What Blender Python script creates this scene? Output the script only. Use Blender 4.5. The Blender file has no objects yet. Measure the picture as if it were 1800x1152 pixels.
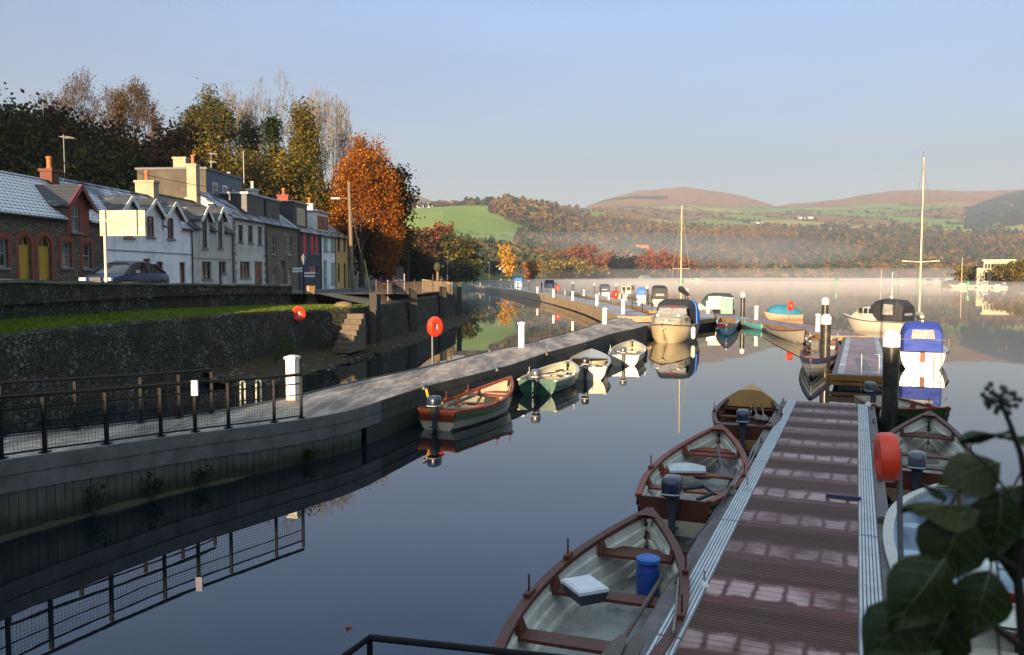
import bpy, math, random
import numpy as np
from mathutils import Vector, Matrix
R = math.radians
sc = bpy.context.scene
col = sc.collection
random.seed(7)

# ------------------------------------------------------------------ camera
CAMH, FPX, HOR = 3.9, 1453.0, 486.0
PITCH = math.atan((576 - HOR) / FPX)
cam_d = bpy.data.cameras.new('camera'); cam = bpy.data.objects.new('camera', cam_d); col.objects.link(cam)
cam.location = (0, 0, CAMH); cam.rotation_euler = (math.pi / 2 - PITCH, 0, 0)
cam_d.sensor_width = 36; cam_d.lens = 36 * FPX / 1800
cam_d.clip_start = 0.05; cam_d.clip_end = 30000
cam_d.dof.use_dof = True; cam_d.dof.focus_distance = 30; cam_d.dof.aperture_fstop = 5.0
sc.camera = cam

# ------------------------------------------------------------------ light
SUN_AZ, SUN_EL = 20.0, 8.0            # degrees left of straight behind the camera / above the horizon
sdir = Vector((-math.sin(R(SUN_AZ)) * math.cos(R(SUN_EL)), -math.cos(R(SUN_AZ)) * math.cos(R(SUN_EL)), math.sin(R(SUN_EL))))
w = bpy.data.worlds.new("World"); sc.world = w; w.use_nodes = True
nt = w.node_tree; bg = nt.nodes['Background']
sky = nt.nodes.new('ShaderNodeTexSky'); sky.sky_type = 'NISHITA'; sky.sun_disc = False
sky.sun_elevation = R(SUN_EL); sky.sun_rotation = math.atan2(sdir.x, sdir.y)
sky.air_density = 1.3; sky.dust_density = 0.4; sky.ozone_density = 2.6; sky.altitude = 50
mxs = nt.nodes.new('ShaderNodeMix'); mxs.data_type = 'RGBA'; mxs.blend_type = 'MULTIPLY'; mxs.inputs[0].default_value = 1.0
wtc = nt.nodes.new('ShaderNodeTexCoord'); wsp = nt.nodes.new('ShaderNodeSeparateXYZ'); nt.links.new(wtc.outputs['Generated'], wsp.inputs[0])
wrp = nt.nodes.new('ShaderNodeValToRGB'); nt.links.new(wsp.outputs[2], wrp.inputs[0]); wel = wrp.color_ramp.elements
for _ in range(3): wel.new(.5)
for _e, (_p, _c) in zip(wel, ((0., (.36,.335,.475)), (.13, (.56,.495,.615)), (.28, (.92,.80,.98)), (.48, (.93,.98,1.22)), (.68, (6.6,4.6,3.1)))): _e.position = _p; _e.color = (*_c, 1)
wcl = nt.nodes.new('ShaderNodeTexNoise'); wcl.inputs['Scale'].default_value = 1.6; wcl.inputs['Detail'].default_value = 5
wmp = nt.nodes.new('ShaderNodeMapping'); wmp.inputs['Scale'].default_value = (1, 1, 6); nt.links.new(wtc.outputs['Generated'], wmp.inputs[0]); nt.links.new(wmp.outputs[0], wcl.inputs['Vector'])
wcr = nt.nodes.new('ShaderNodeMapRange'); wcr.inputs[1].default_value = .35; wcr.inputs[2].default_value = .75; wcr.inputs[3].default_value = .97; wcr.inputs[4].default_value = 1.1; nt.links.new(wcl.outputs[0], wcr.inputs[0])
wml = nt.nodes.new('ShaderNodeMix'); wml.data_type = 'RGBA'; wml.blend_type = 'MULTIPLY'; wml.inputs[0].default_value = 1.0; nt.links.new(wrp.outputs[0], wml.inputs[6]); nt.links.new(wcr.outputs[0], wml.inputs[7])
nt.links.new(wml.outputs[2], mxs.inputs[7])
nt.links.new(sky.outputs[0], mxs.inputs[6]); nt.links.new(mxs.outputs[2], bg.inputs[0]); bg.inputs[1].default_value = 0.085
sl = bpy.data.lights.new('sun', 'SUN'); sl.energy = 5.0; sl.angle = R(0.53); sl.color = (1.0, 0.74, 0.46)
so = bpy.data.objects.new('sun', sl); col.objects.link(so); so.rotation_euler = sdir.to_track_quat('Z', 'Y').to_euler()
sc.view_settings.view_transform = 'Standard'; sc.view_settings.look = 'None'
sc.view_settings.exposure = 1.5; sc.view_settings.gamma = 1
sc.cycles.max_bounces = 8; sc.cycles.transparent_max_bounces = 8; sc.cycles.volume_bounces = 0
sc.cycles.caustics_reflective = False; sc.cycles.caustics_refractive = False

# ------------------------------------------------------------------ pixel -> world
_ca, _sa = math.cos(PITCH), math.sin(PITCH)
def ray(px, py):
    a, b = (px - 900) / FPX, (576 - py) / FPX
    return Vector((a, _ca + b * _sa, -_sa + b * _ca))
def P(px, py, z=0.0):
    r = ray(px, py); t = (z - CAMH) / r.z
    return Vector((r.x * t, r.y * t, z))
def Q(px, py, d):
    r = ray(px, py); t = d / r.y
    return Vector((r.x * t, d, CAMH + r.z * t))

# ------------------------------------------------------------------ mesh builder
class MB:
    def __init__(s): s.v = []; s.f = []; s.m = []
    def add(s, vs, fs, mi=0):
        o = len(s.v); s.v += [tuple(x) for x in vs]
        for f in fs: s.f.append(tuple(i + o for i in f)); s.m.append(mi)
        return s
    def box(s, a, b, mi=0):
        (x0, y0, z0), (x1, y1, z1) = a, b
        return s.add([(x0,y0,z0),(x1,y0,z0),(x1,y1,z0),(x0,y1,z0),(x0,y0,z1),(x1,y0,z1),(x1,y1,z1),(x0,y1,z1)],
                     [(0,3,2,1),(4,5,6,7),(0,1,5,4),(1,2,6,5),(2,3,7,6),(3,0,4,7)], mi)
    def cbox(s, c, sz, mi=0):
        return s.box([c[i]-sz[i]/2 for i in range(3)], [c[i]+sz[i]/2 for i in range(3)], mi)
    def bar(s, p, q, w, h=None, mi=0, up=(0,0,1)):
        p, q = Vector(p), Vector(q); h = h or w
        d = (q - p); L = d.length
        if L < 1e-6: return s
        d /= L; u = Vector(up)
        if abs(d.dot(u)) > .98: u = Vector((1,0,0))
        r = d.cross(u).normalized(); u = r.cross(d)
        vs = [c + r * a * w / 2 + u * b * h / 2 for c in (p, q) for a, b in ((-1,-1),(1,-1),(1,1),(-1,1))]
        return s.add(vs, [(0,1,2,3),(7,6,5,4),(0,4,5,1),(1,5,6,2),(2,6,7,3),(3,7,4,0)], mi)
    def tube(s, pts, rad, n=8, mi=0, cap=True):
        pts = [Vector(p) for p in pts]; k = len(pts)
        rad = rad if isinstance(rad, (list, tuple)) else [rad] * k
        o = len(s.v); pr = None
        for i, p in enumerate(pts):
            d = (pts[min(i+1,k-1)] - pts[max(i-1,0)])
            d = d.normalized() if d.length > 1e-9 else Vector((0,0,1))
            if pr is None:
                a = Vector((0,0,1)) if abs(d.z) < .9 else Vector((1,0,0))
                r = d.cross(a).normalized()
            else:
                r = (pr - d * pr.dot(d)); r = r.normalized() if r.length > 1e-6 else d.orthogonal().normalized()
            pr = r; u = d.cross(r)
            for j in range(n):
                t = 2 * math.pi * j / n
                s.v.append(tuple(p + (r * math.cos(t) + u * math.sin(t)) * rad[i]))
        for i in range(k - 1):
            for j in range(n):
                a = o + i*n + j; b = o + i*n + (j+1) % n
                s.f.append((a, b, b+n, a+n)); s.m.append(mi)
        if cap:
            s.f.append(tuple(o + j for j in reversed(range(n)))); s.m.append(mi)
            s.f.append(tuple(o + (k-1)*n + j for j in range(n))); s.m.append(mi)
        return s
    def lathe(s, prof, n=16, c=(0,0,0), mi=0):
        o = len(s.v)
        for r, z in prof:
            for j in range(n):
                t = 2*math.pi*j/n; s.v.append((c[0]+r*math.cos(t), c[1]+r*math.sin(t), c[2]+z))
        for i in range(len(prof)-1):
            for j in range(n):
                a = o+i*n+j; b = o+i*n+(j+1)%n
                s.f.append((a,b,b+n,a+n)); s.m.append(mi)
        s.f.append(tuple(o+j for j in reversed(range(n)))); s.m.append(mi)
        s.f.append(tuple(o+(len(prof)-1)*n+j for j in range(n))); s.m.append(mi)
        return s
    def loft(s, secs, closed=False, caps=False, mi=0, flip=False):
        o = len(s.v); n = len(secs[0])
        for q in secs: s.v += [tuple(p) for p in q]
        for i in range(len(secs)-1):
            for j in range(n if closed else n-1):
                a = o+i*n+j; b = o+i*n+(j+1)%n
                f = (a,b,b+n,a+n); s.f.append(f[::-1] if flip else f); s.m.append(mi)
        if caps:
            s.f.append(tuple(o+j for j in (range(n) if flip else reversed(range(n))))); s.m.append(mi)
            s.f.append(tuple(o+(len(secs)-1)*n+j for j in (reversed(range(n)) if flip else range(n)))); s.m.append(mi)
        return s
    def poly(s, pts, n, th, mi=0):     # flat polygon pushed along n by th
        pts = [Vector(p) for p in pts]; n = Vector(n) * th; k = len(pts)
        return s.add(pts + [p + n for p in pts], [tuple(reversed(range(k))), tuple(range(k, 2*k))] +
                     [(i, (i+1)%k, (i+1)%k+k, i+k) for i in range(k)], mi)
    def build(s, name, mats, parent=None, smooth=False, loc=None):
        me = bpy.data.meshes.new(name); me.from_pydata(s.v, [], s.f)
        mats = mats if isinstance(mats, (list, tuple)) else [mats]
        for m in mats: me.materials.append(m)
        if len(mats) > 1: me.polygons.foreach_set('material_index', s.m)
        if smooth:
            me.polygons.foreach_set('use_smooth', [True]*len(me.polygons))
            try: me.set_sharp_from_angle(angle=R(smooth if smooth is not True else 40))
            except Exception: pass
        me.update()
        o = bpy.data.objects.new(name, me); col.objects.link(o)
        if parent: o.parent = parent
        if loc: o.location = loc
        return o
def tag(o, label=None, cat=None, group=None, kind=None):
    if label: o['label'] = label
    if cat: o['category'] = cat
    if group: o['group'] = group
    if kind: o['kind'] = kind
    return o
def empty(name, loc, rz=0, label=None, cat=None, group=None):
    o = bpy.data.objects.new(name, None); col.objects.link(o); o.location = loc; o.rotation_euler = (0, 0, rz)
    o.empty_display_size = .2
    return tag(o, label, cat, group)
_kids = {}
def copy_tree(o, parent=None):
    c = o.copy(); col.objects.link(c)
    if parent: c.parent = parent
    for ch in [x for x in o.children]: copy_tree(ch, c)
    return c
def place(o, loc, rz=None, label=None, group=None):
    o.location = loc
    if rz is not None: o.rotation_euler = (0, 0, rz)
    if label: o['label'] = label
    if group: o['group'] = group
    return o

# ------------------------------------------------------------------ materials
class NT:
    def __init__(s, name):
        s.m = bpy.data.materials.new(name); s.m.use_nodes = True; s.t = s.m.node_tree
        s.b = s.t.nodes['Principled BSDF']; s.out = s.t.nodes['Material Output']; s._c = {}
    def n(s, t, **k):
        x = s.t.nodes.new(t)
        for a, b in k.items():
            if a.startswith('_'): setattr(x, a[1:], b)
            else: x.inputs[a.replace('__', ' ')].default_value = b
        return x
    def l(s, a, b): s.t.links.new(a, b)
    def co(s, kind='Object', scale=(1,1,1), rot=(0,0,0)):
        k = (kind, scale, rot)
        if k not in s._c:
            if kind == 'World': src = s.n('ShaderNodeNewGeometry').outputs['Position']
            else: src = s.n('ShaderNodeTexCoord').outputs[kind]
            mp = s.n('ShaderNodeMapping'); mp.inputs['Scale'].default_value = scale; mp.inputs['Rotation'].default_value = rot
            s.l(src, mp.inputs['Vector']); s._c[k] = mp.outputs[0]
        return s._c[k]
    def noise(s, v, scale, detail=5, rough=.55, out=0):
        x = s.n('ShaderNodeTexNoise', Scale=scale, Detail=detail, Roughness=rough); s.l(v, x.inputs['Vector']); return x.outputs[out]
    def ramp(s, v, stops):
        x = s.n('ShaderNodeValToRGB'); e = x.color_ramp.elements
        while len(e) < len(stops): e.new(.5)
        for i, (p, c) in enumerate(stops):
            e[i].position = p; e[i].color = (c, c, c, 1) if isinstance(c, (int, float)) else (*c, 1)
        s.l(v, x.inputs[0]); return x.outputs[0]
    def mix(s, f, a, b, mode='MIX'):
        x = s.n('ShaderNodeMix', _data_type='RGBA', _blend_type=mode)
        for sock, v in ((x.inputs[0], f), (x.inputs[6], a), (x.inputs[7], b)):
            if hasattr(v, 'is_output'): s.l(v, sock)
            elif isinstance(v, (int, float)): sock.default_value = v
            else: sock.default_value = (*v, 1)
        return x.outputs[2]
    def math(s, op, a, b=0.0, clamp=False):
        x = s.n('ShaderNodeMath', _operation=op, _use_clamp=clamp)
        for i, v in enumerate((a, b)):
            if hasattr(v, 'is_output'): s.l(v, x.inputs[i])
            else: x.inputs[i].default_value = v
        return x.outputs[0]
    def bump(s, h, strength=.3, dist=.02):
        x = s.n('ShaderNodeBump', Strength=strength, Distance=dist); s.l(h, x.inputs['Height']); s.l(x.outputs[0], s.b.inputs['Normal']); return x
    def set(s, **k):
        for a, v in k.items():
            i = s.b.inputs[a.replace('__', ' ')]
            if hasattr(v, 'is_output'): s.l(v, i)
            elif isinstance(v, (tuple, list)) and len(v) == 3: i.default_value = (*v, 1)
            else: i.default_value = v
        return s
def mat(name, c, c2=None, sc=4, r=.6, bump=0, bsc=None, metal=0, co='Object', st=(1,1,1), coat=0, dirt=None, dsc=1.3, spec=.5, tide=None):
    t = NT(name); v = t.co(co, st)
    c2 = c2 or tuple(x * .78 for x in c)
    nz = t.noise(v, sc, 6, .6)
    f = t.ramp(nz, [(.3, 0.), (.72, 1.)])
    cc = t.mix(f, c, c2)
    if dirt:
        d = t.ramp(t.noise(v, dsc, 8, .7), [(.48, 0.), (.7, 1.)]); cc = t.mix(t.math('MULTIPLY', d, .75), cc, dirt)
    if tide:
        sp_ = t.n('ShaderNodeSeparateXYZ'); t.l(t.co('World'), sp_.inputs[0])
        tz = t.math('ADD', sp_.outputs[2], t.math('MULTIPLY', t.noise(t.co('World', (2,2,.5)), 2.5, 5, .7), .35))
        cc = t.mix(t.ramp(t.math('SUBTRACT', tz, tide[0]-.5), [(.42, 1.), (.62, 0.)]), cc, tide[1])
    rr = t.math('ADD', t.math('MULTIPLY', t.noise(v, sc*2.3, 4), .3), r - .15, True)
    t.set(Base__Color=cc, Roughness=rr, Metallic=metal, Coat__Weight=coat, Specular__IOR__Level=spec)
    if bump: t.bump(t.noise(v, bsc or sc*4, 6, .6), bump, .02)
    return t.m
def stone_mat(name, a, b, mortar, sc=3.2, lichen=(.42,.42,.38), lich=.5, st=(1,1,1.6), moss=None):
    t = NT(name); v = t.co('World', st)
    wv = t.n('ShaderNodeVectorMath', _operation='ADD'); t.l(v, wv.inputs[0])
    n0 = t.n('ShaderNodeTexNoise', Scale=2.0); t.l(v, n0.inputs['Vector']); 
    ms = t.n('ShaderNodeVectorMath', _operation='SCALE'); ms.inputs['Scale'].default_value = .22; t.l(n0.outputs[1], ms.inputs[0]); t.l(ms.outputs[0], wv.inputs[1])
    vo = t.n('ShaderNodeTexVoronoi', Scale=sc); t.l(wv.outputs[0], vo.inputs['Vector'])
    ed = t.n('ShaderNodeTexVoronoi', _feature='DISTANCE_TO_EDGE', Scale=sc); t.l(wv.outputs[0], ed.inputs['Vector'])
    bw = t.n('ShaderNodeRGBToBW'); t.l(vo.outputs['Color'], bw.inputs[0])
    cc = t.mix(t.ramp(bw.outputs[0], [(.15, 0.), (.85, 1.)]), a, b)
    cc = t.mix(t.math('MULTIPLY', t.noise(v, 9, 6, .7), .55), cc, mortar)
    lm = t.math('MULTIPLY', t.ramp(t.noise(t.co('World'), 1.1, 6, .75), [(.46, 0.), (.6, 1.)]), t.ramp(t.noise(v, 7, 5, .7), [(.5, 0.), (.6, 1.)]))
    cc = t.mix(t.math('MULTIPLY', lm, lich), cc, lichen)
    if moss: cc = t.mix(t.math('MULTIPLY', t.ramp(t.noise(t.co('World'), .6, 6, .7), [(.46, 0.), (.62, 1.)]), .7), cc, moss)
    e = t.ramp(ed.outputs['Distance'], [(.0, 0.), (.09, 1.)])
    cc = t.mix(e, mortar, cc)
    t.set(Base__Color=cc, Roughness=.9, Specular__IOR__Level=.2)
    t.bump(t.math('ADD', e, t.math('MULTIPLY', t.noise(v, 14, 5), .6)), .8, .05)
    return t.m
def slate_mat(name, c, frost=0., fc=(.62,.63,.68), rough=.55):
    t = NT(name); tc = t.n('ShaderNodeTexCoord'); sp = t.n('ShaderNodeSeparateXYZ'); t.l(tc.outputs['Object'], sp.inputs[0])
    cb = t.n('ShaderNodeCombineXYZ'); t.l(sp.outputs[0], cb.inputs[0]); t.l(t.math('MULTIPLY', sp.outputs[2], 1.45), cb.inputs[1])
    br = t.n('ShaderNodeTexBrick', Scale=1.0); t.l(cb.outputs[0], br.inputs['Vector'])
    br.inputs['Brick Width'].default_value = .3; br.inputs['Row Height'].default_value = .24; br.inputs['Mortar Size'].default_value = .03
    br.inputs['Mortar Smooth'].default_value = .4
    br.inputs['Color1'].default_value = (*c, 1); br.inputs['Color2'].default_value = (*[x*.6 for x in c], 1); br.inputs['Mortar'].default_value = (*[x*.25 for x in c], 1)
    cc = t.mix(t.math('MULTIPLY', t.noise(tc.outputs['Object'], 3, 6, .7), .5), br.outputs['Color'], tuple(x*.5 for x in c))
    if frost:
        f = t.ramp(t.noise(tc.outputs['Object'], .55, 6, .62), [(.62-frost*.45, 0.), (.72-frost*.4, 1.)])
        f = t.math('MULTIPLY', f, t.math('SUBTRACT', 1.0, br.outputs['Fac']))
        f = t.math('MULTIPLY', f, t.ramp(t.noise(tc.outputs['Object'], 9, 4, .7), [(.25, .35), (.6, 1.)]))
        cc = t.mix(f, cc, fc)
    t.set(Base__Color=cc, Roughness=rough)
    t.bump(t.math('SUBTRACT', 1.0, br.outputs['Fac']), .6, .03)
    return t.m
def col_mat(name, rough=.75, trans=.25, spec=.2):   # foliage: colour of each leaf clump is stored on the leaves
    t = NT(name); a = t.n('ShaderNodeVertexColor', _layer_name='leaf_colour')
    t.set(Base__Color=a.outputs[0], Roughness=rough, Specular__IOR__Level=spec)
    if trans:
        tr = t.n('ShaderNodeBsdfTranslucent'); t.l(a.outputs[0], tr.inputs[0])
        mx = t.n('ShaderNodeMixShader'); mx.inputs[0].default_value = trans
        t.l(t.b.outputs[0], mx.inputs[1]); t.l(tr.outputs[0], mx.inputs[2]); t.l(mx.outputs[0], t.out.inputs[0])
    return t.m
def deck_mat(name, c, c2, frost=(.5,.47,.47), fr=.5, ang=0., plank=.14, gap=.08, wet=.35):
    # boards run across x' of a rotated world frame
    t = NT(name); v = t.co('World', (1,1,1), (0,0,ang)); sp = t.n('ShaderNodeSeparateXYZ'); t.l(v, sp.inputs[0])
    yy = t.math('DIVIDE', sp.outputs[1], plank); fl = t.math('FLOOR', yy); fx = t.math('FRACT', yy)
    wn = t.n('ShaderNodeTexWhiteNoise', _noise_dimensions='1D'); t.l(fl, wn.inputs['W'])
    g = t.math('MULTIPLY', t.ramp(fx, [(0., 0.), (gap, 1.)]), t.ramp(fx, [(1-gap, 1.), (1., 0.)]))
    cc = t.mix(wn.outputs[0], c, c2)
    cc = t.mix(t.math('MULTIPLY', t.noise(t.co('World', (1,1,1), (0,0,ang)), 2.2, 7, .7), .5), cc, tuple(x*.5 for x in c))
    fm = t.ramp(t.noise(t.co('World', (1.5,.28,1), (0,0,R(14))), .9, 8, .75), [(.5-fr*.25, 0.), (.66-fr*.2, 1.)])
    fm = t.math('MULTIPLY', fm, t.math('ADD', .68, t.math('MULTIPLY', wn.outputs[0], .32)))
    cc = t.mix(fm, cc, frost)
    cc = t.mix(g, tuple(x*.2 for x in c), cc)
    t.set(Base__Color=cc, Roughness=t.math('ADD', wet, t.math('MULTIPLY', fm, .35)))
    t.bump(t.math('ADD', g, t.math('MULTIPLY', t.noise(v, 20, 4), .15)), .5, .012)
    return t.m

white_paint = mat('white_paint', (.74,.73,.68), (.62,.61,.56), 3, .45, dirt=(.35,.33,.28), dsc=2.5)
black_metal = mat('black_metal', (.007,.0075,.009), (.010,.010,.011), 14, .55, .1, dirt=(.014,.012,.011), dsc=9, spec=.12)
black_pile = mat('black_pile', (.012,.012,.012), (.03,.028,.025), 3, .32, dirt=(.10,.08,.05), dsc=2.2)
galv = mat('galvanised_steel', (.17,.172,.175), (.11,.112,.115), 12, .55, metal=.3)
alu = mat('aluminium', (.55,.57,.6), (.42,.44,.47), 5, .42, .05, metal=.35, dirt=(.3,.3,.31), dsc=3)
orange = mat('orange_plastic', (.78,.05,.012), (.68,.04,.01), 3, .35)
rope_m = mat('rope', (.3,.28,.24), (.14,.13,.12), 40, .9, .5)
yellow_rope = mat('yellow_rope', (.55,.4,.04), (.4,.28,.03), 30, .8)
blue_rope = mat('blue_rope', (.06,.14,.4), (.04,.08,.25), 30, .8)
dark_rope = mat('dark_rope', (.02,.025,.05), (.03,.03,.035), 30, .9)
wood_dark = mat('varnished_timber', (.10,.024,.011), (.05,.013,.008), 5, .5, .15, st=(1,8,8), dirt=(.11,.06,.045), dsc=5, spec=.3)
wood_red = mat('red_brown_timber', (.2,.04,.015), (.12,.026,.011), 5, .48, .15, spec=.3)
wood_grey = mat('weathered_timber', (.15,.14,.125), (.09,.085,.075), 6, .8, .4, st=(1,1,.3), dirt=(.045,.045,.035), dsc=.9)
wood_oar = mat('oar_timber', (.1,.07,.05), (.05,.035,.028), 7, .6)
grp_cream = mat('cream_fibreglass', (.5,.45,.34), (.44,.39,.29), 3, .35, dirt=(.3,.27,.2), dsc=2)
grp_white = mat('white_fibreglass', (.45,.425,.36), (.38,.36,.30), 3, .3, dirt=(.4,.37,.31), dsc=2)
grp_inner = mat('worn_fibreglass', (.62,.60,.52), (.48,.47,.41), 4, .55, dirt=(.14,.135,.11), dsc=1.6)
grp_blue = mat('pale_blue_fibreglass', (.36,.43,.52), (.28,.36,.45), 3, .4, dirt=(.2,.22,.24), dsc=2)
floor_m = mat('wet_floorboard', (.33,.33,.30), (.2,.205,.2), 3, .3, dirt=(.05,.05,.05), dsc=3)
hull_green = mat('green_hull_paint', (.02,.05,.018), (.03,.07,.02), 4, .3)
hull_dkgreen = mat('dark_green_hull', (.012,.06,.035), (.015,.085,.06), 3, .3)
hull_dark = mat('dark_hull_paint', (.02,.022,.02), (.05,.045,.035), 4, .35)
hull_red = mat('red_hull_paint', (.3,.012,.012), (.22,.01,.01), 4, .35)
hull_turq = mat('turquoise_paint', (.12,.42,.42), (.1,.34,.36), 3, .4)
hull_blue = mat('blue_hull_paint', (.03,.2,.4), (.02,.14,.3), 3, .35)
cover_blue = mat('blue_canvas', (.022,.05,.30), (.014,.035,.22), 3, .75, .15, 5)
cover_royal = mat('royal_blue_canvas', (.02,.15,.55), (.015,.12,.45), 3, .75, .15, 5)
cover_navy = mat('navy_canvas', (.014,.02,.06), (.01,.014,.04), 3, .75, .15, 5)
cover_black = mat('black_canvas', (.012,.013,.016), (.02,.02,.024), 3, .7, .15, 5)
cover_green = mat('bottle_green_canvas', (.01,.03,.028), (.014,.04,.035), 3, .7, .15, 5)
cover_teal = mat('teal_canvas', (.01,.16,.26), (.008,.11,.2), 3, .7, .15, 5)
cover_tan = mat('mustard_tarpaulin', (.44,.25,.075), (.35,.19,.055), 2.5, .6, .2, 6)
plastic_blue = mat('blue_plastic', (.008,.045,.22), (.007,.035,.17), 3, .4)
plastic_dark = mat('dark_plastic', (.025,.028,.035), (.04,.042,.05), 5, .5)
plastic_pale = mat('pale_plastic', (.55,.55,.56), (.45,.45,.47), 4, .5)
motor_blue = mat('blue_grey_cowling', (.014,.026,.06), (.01,.02,.045), 3, .3, coat=.3)
motor_grey = mat('steel_grey_cowling', (.07,.08,.11), (.05,.055,.075), 3, .32, coat=.3)
motor_black = mat('black_cowling', (.012,.012,.016), (.02,.02,.024), 3, .3, coat=.3)
motor_white = mat('white_cowling', (.6,.6,.58), (.5,.5,.48), 3, .35, coat=.3)
glass = NT('window_glass').set(Base__Color=(.02,.025,.03), Roughness=.06, Specular__IOR__Level=.7).m
clear_panel = mat('clear_vinyl', (.3,.29,.27), (.17,.17,.17), 5, .22, .25, 3)
asphalt = mat('asphalt', (.05,.05,.052), (.04,.04,.042), 30, .85, .3, 60, co='World')
# ------------------------------------------------------------------ water, ground, hills
t = NT('lake_water'); v = t.co('World')
t.set(Base__Color=(.003,.006,.009), Roughness=.012, IOR=1.75, Specular__IOR__Level=.5)
n1 = t.noise(t.co('World', (1,1,1)), .55, 3, .5); n2 = t.noise(t.co('World', (1,.6,1)), 3.0, 2, .5)
pt_ = t.ramp(t.noise(t.co('World', (1,.5,1)), .06, 4, .6), [(.42, .35), (.62, 1.)])
t.bump(t.math('MULTIPLY', t.math('ADD', n1, t.math('MULTIPLY', n2, .14)), pt_), .07, .05)
water_m = t.m
wb = MB(); wb.add([(-9000,-400,0),(9000,-400,0),(9000,9000,0),(-9000,9000,0)], [(0,1,2,3)])
tag(wb.build('water', water_m), kind='structure')
lb = MB(); lb.add([(-12000,-3000,-4),(12000,-3000,-4),(12000,14000,-4),(-12000,14000,-4)], [(0,1,2,3)])
tag(lb.build('ground', mat('lake_bed', (.05,.045,.035), co='World')), kind='structure')

def hsh(i, j, s):
    n = (i * 374761393 + j * 668265263 + s * 974711) & 0xffffffff
    n = ((n ^ (n >> 13)) * 1274126177) & 0xffffffff
    return ((n ^ (n >> 16)) & 0xffff) / 65535.0
def vnoise(x, y, s=0):
    x = np.asarray(x, float); y = np.asarray(y, float)
    i = np.floor(x).astype(np.int64); j = np.floor(y).astype(np.int64); fx = x - i; fy = y - j
    fx = fx*fx*(3-2*fx); fy = fy*fy*(3-2*fy)
    return (hsh(i,j,s)*(1-fx)+hsh(i+1,j,s)*fx)*(1-fy) + (hsh(i,j+1,s)*(1-fx)+hsh(i+1,j+1,s)*fx)*fy
def fbm(x, y, s=0, o=4):
    r = 0; a = .5; tot = 0
    for k in range(o): r = r + a*vnoise(x*2**k, y*2**k, s+k); tot += a; a *= .5
    return r/tot
# hill profile: picture column -> (depth, height) control points of the real slope
HP = [(-700, [(150,2.6),(350,3),(700,20),(1000,45),(1400,100),(2200,200),(3500,380),(5200,330)]),
 (690, [(150,2.6),(350,3),(600,10),(800,30),(1200,90),(1800,150),(2600,230),(3800,408),(5200,330)]),
 (735, [(150,2.6),(350,3),(600,9),(800,28),(1200,98),(1500,128),(2400,190),(3800,376),(5200,300)]),
 (780, [(150,2.6),(350,3),(600,10),(850,38),(1200,96),(1500,130),(2400,170),(3800,330),(5200,300)]),
 (860, [(330,-1),(345,2.5),(600,8),(850,28),(1200,80),(1550,138),(2400,170),(3800,240),(5200,250)]),
 (900, [(400,-1),(415,2),(650,7),(900,28),(1250,78),(1650,154),(2400,170),(3800,220),(5200,250)]),
 (960, [(520,-1),(540,2),(750,8),(1000,30),(1400,80),(1800,158),(2500,170),(3800,250),(5200,280)]),
 (1040, [(700,-1),(715,2),(1000,12),(1400,45),(1900,110),(2500,200),(3300,270),(4600,400),(6200,350)]),
 (1120, [(820,-1),(840,2),(1150,15),(1600,55),(2200,135),(3000,235),(3800,330),(4800,503),(6200,420)]),
 (1200, [(900,-1),(920,2),(1200,15),(1700,58),(2300,140),(3000,225),(3800,330),(4800,517),(6200,420)]),
 (1290, [(980,-1),(1000,2),(1300,15),(1700,50),(2300,130),(3000,220),(3800,310),(4800,472),(6200,400)]),
 (1360, [(1000,-1),(1020,2),(1300,15),(1700,48),(2300,125),(3000,215),(3700,305),(4600,390),(6200,380)]),
 (1480, [(1020,-1),(1040,2),(1300,15),(1700,48),(2300,125),(3000,215),(3700,310),(4700,438),(6200,400)]),
 (1560, [(1020,-1),(1040,2),(1300,15),(1700,48),(2300,125),(3000,215),(3700,330),(4700,490),(6200,420)]),
 (1740, [(1020,-1),(1040,2),(1300,15),(1700,48),(2300,125),(3000,215),(3700,340),(4700,482),(6200,420)]),
 (1800, [(1000,-1),(1020,2),(1300,15),(1700,55),(2300,140),(3000,250),(3700,370),(4600,482),(6200,430)]),
 (2600, [(800,-1),(820,2),(1300,25),(1700,65),(2300,150),(3000,260),(3700,370),(4600,470),(6200,430)])]
_hx = np.array([h[0] for h in HP], float)
_hd = np.array([[p[0] for p in (h[1] if len(h[1]) == 9 else h[1][:1] + [(h[1][0][0]+10, h[1][0][1]+.05)] + h[1][1:])] for h in HP], float)
_hz = np.array([[p[1] for p in (h[1] if len(h[1]) == 9 else h[1][:1] + [(h[1][0][0]+10, h[1][0][1]+.05)] + h[1][1:])] for h in HP], float)
def terrain_z(px, d):
    px = np.asarray(px, float); d = np.asarray(d, float)
    cd = np.stack([np.interp(px, _hx, _hd[:, k]) for k in range(9)], -1)
    cz = np.stack([np.interp(px, _hx, _hz[:, k]) for k in range(9)], -1)
    z = np.full(px.shape, -1.0)
    for k in range(8):
        a, b = cd[..., k], cd[..., k+1]; tt = np.clip((d-a)/(b-a), 0, 1)
        sel = d >= a; z = np.where(sel, cz[..., k] + (cz[..., k+1]-cz[..., k])*tt, z)
    x = (px-900)/FPX*d
    am = np.clip((d-500)/1500, 0, 1)*14
    return z + am*(fbm(x/260, d/260, 3)-.5)*2 + am*.25*(fbm(x/60, d/60, 9)-.5)
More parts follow.
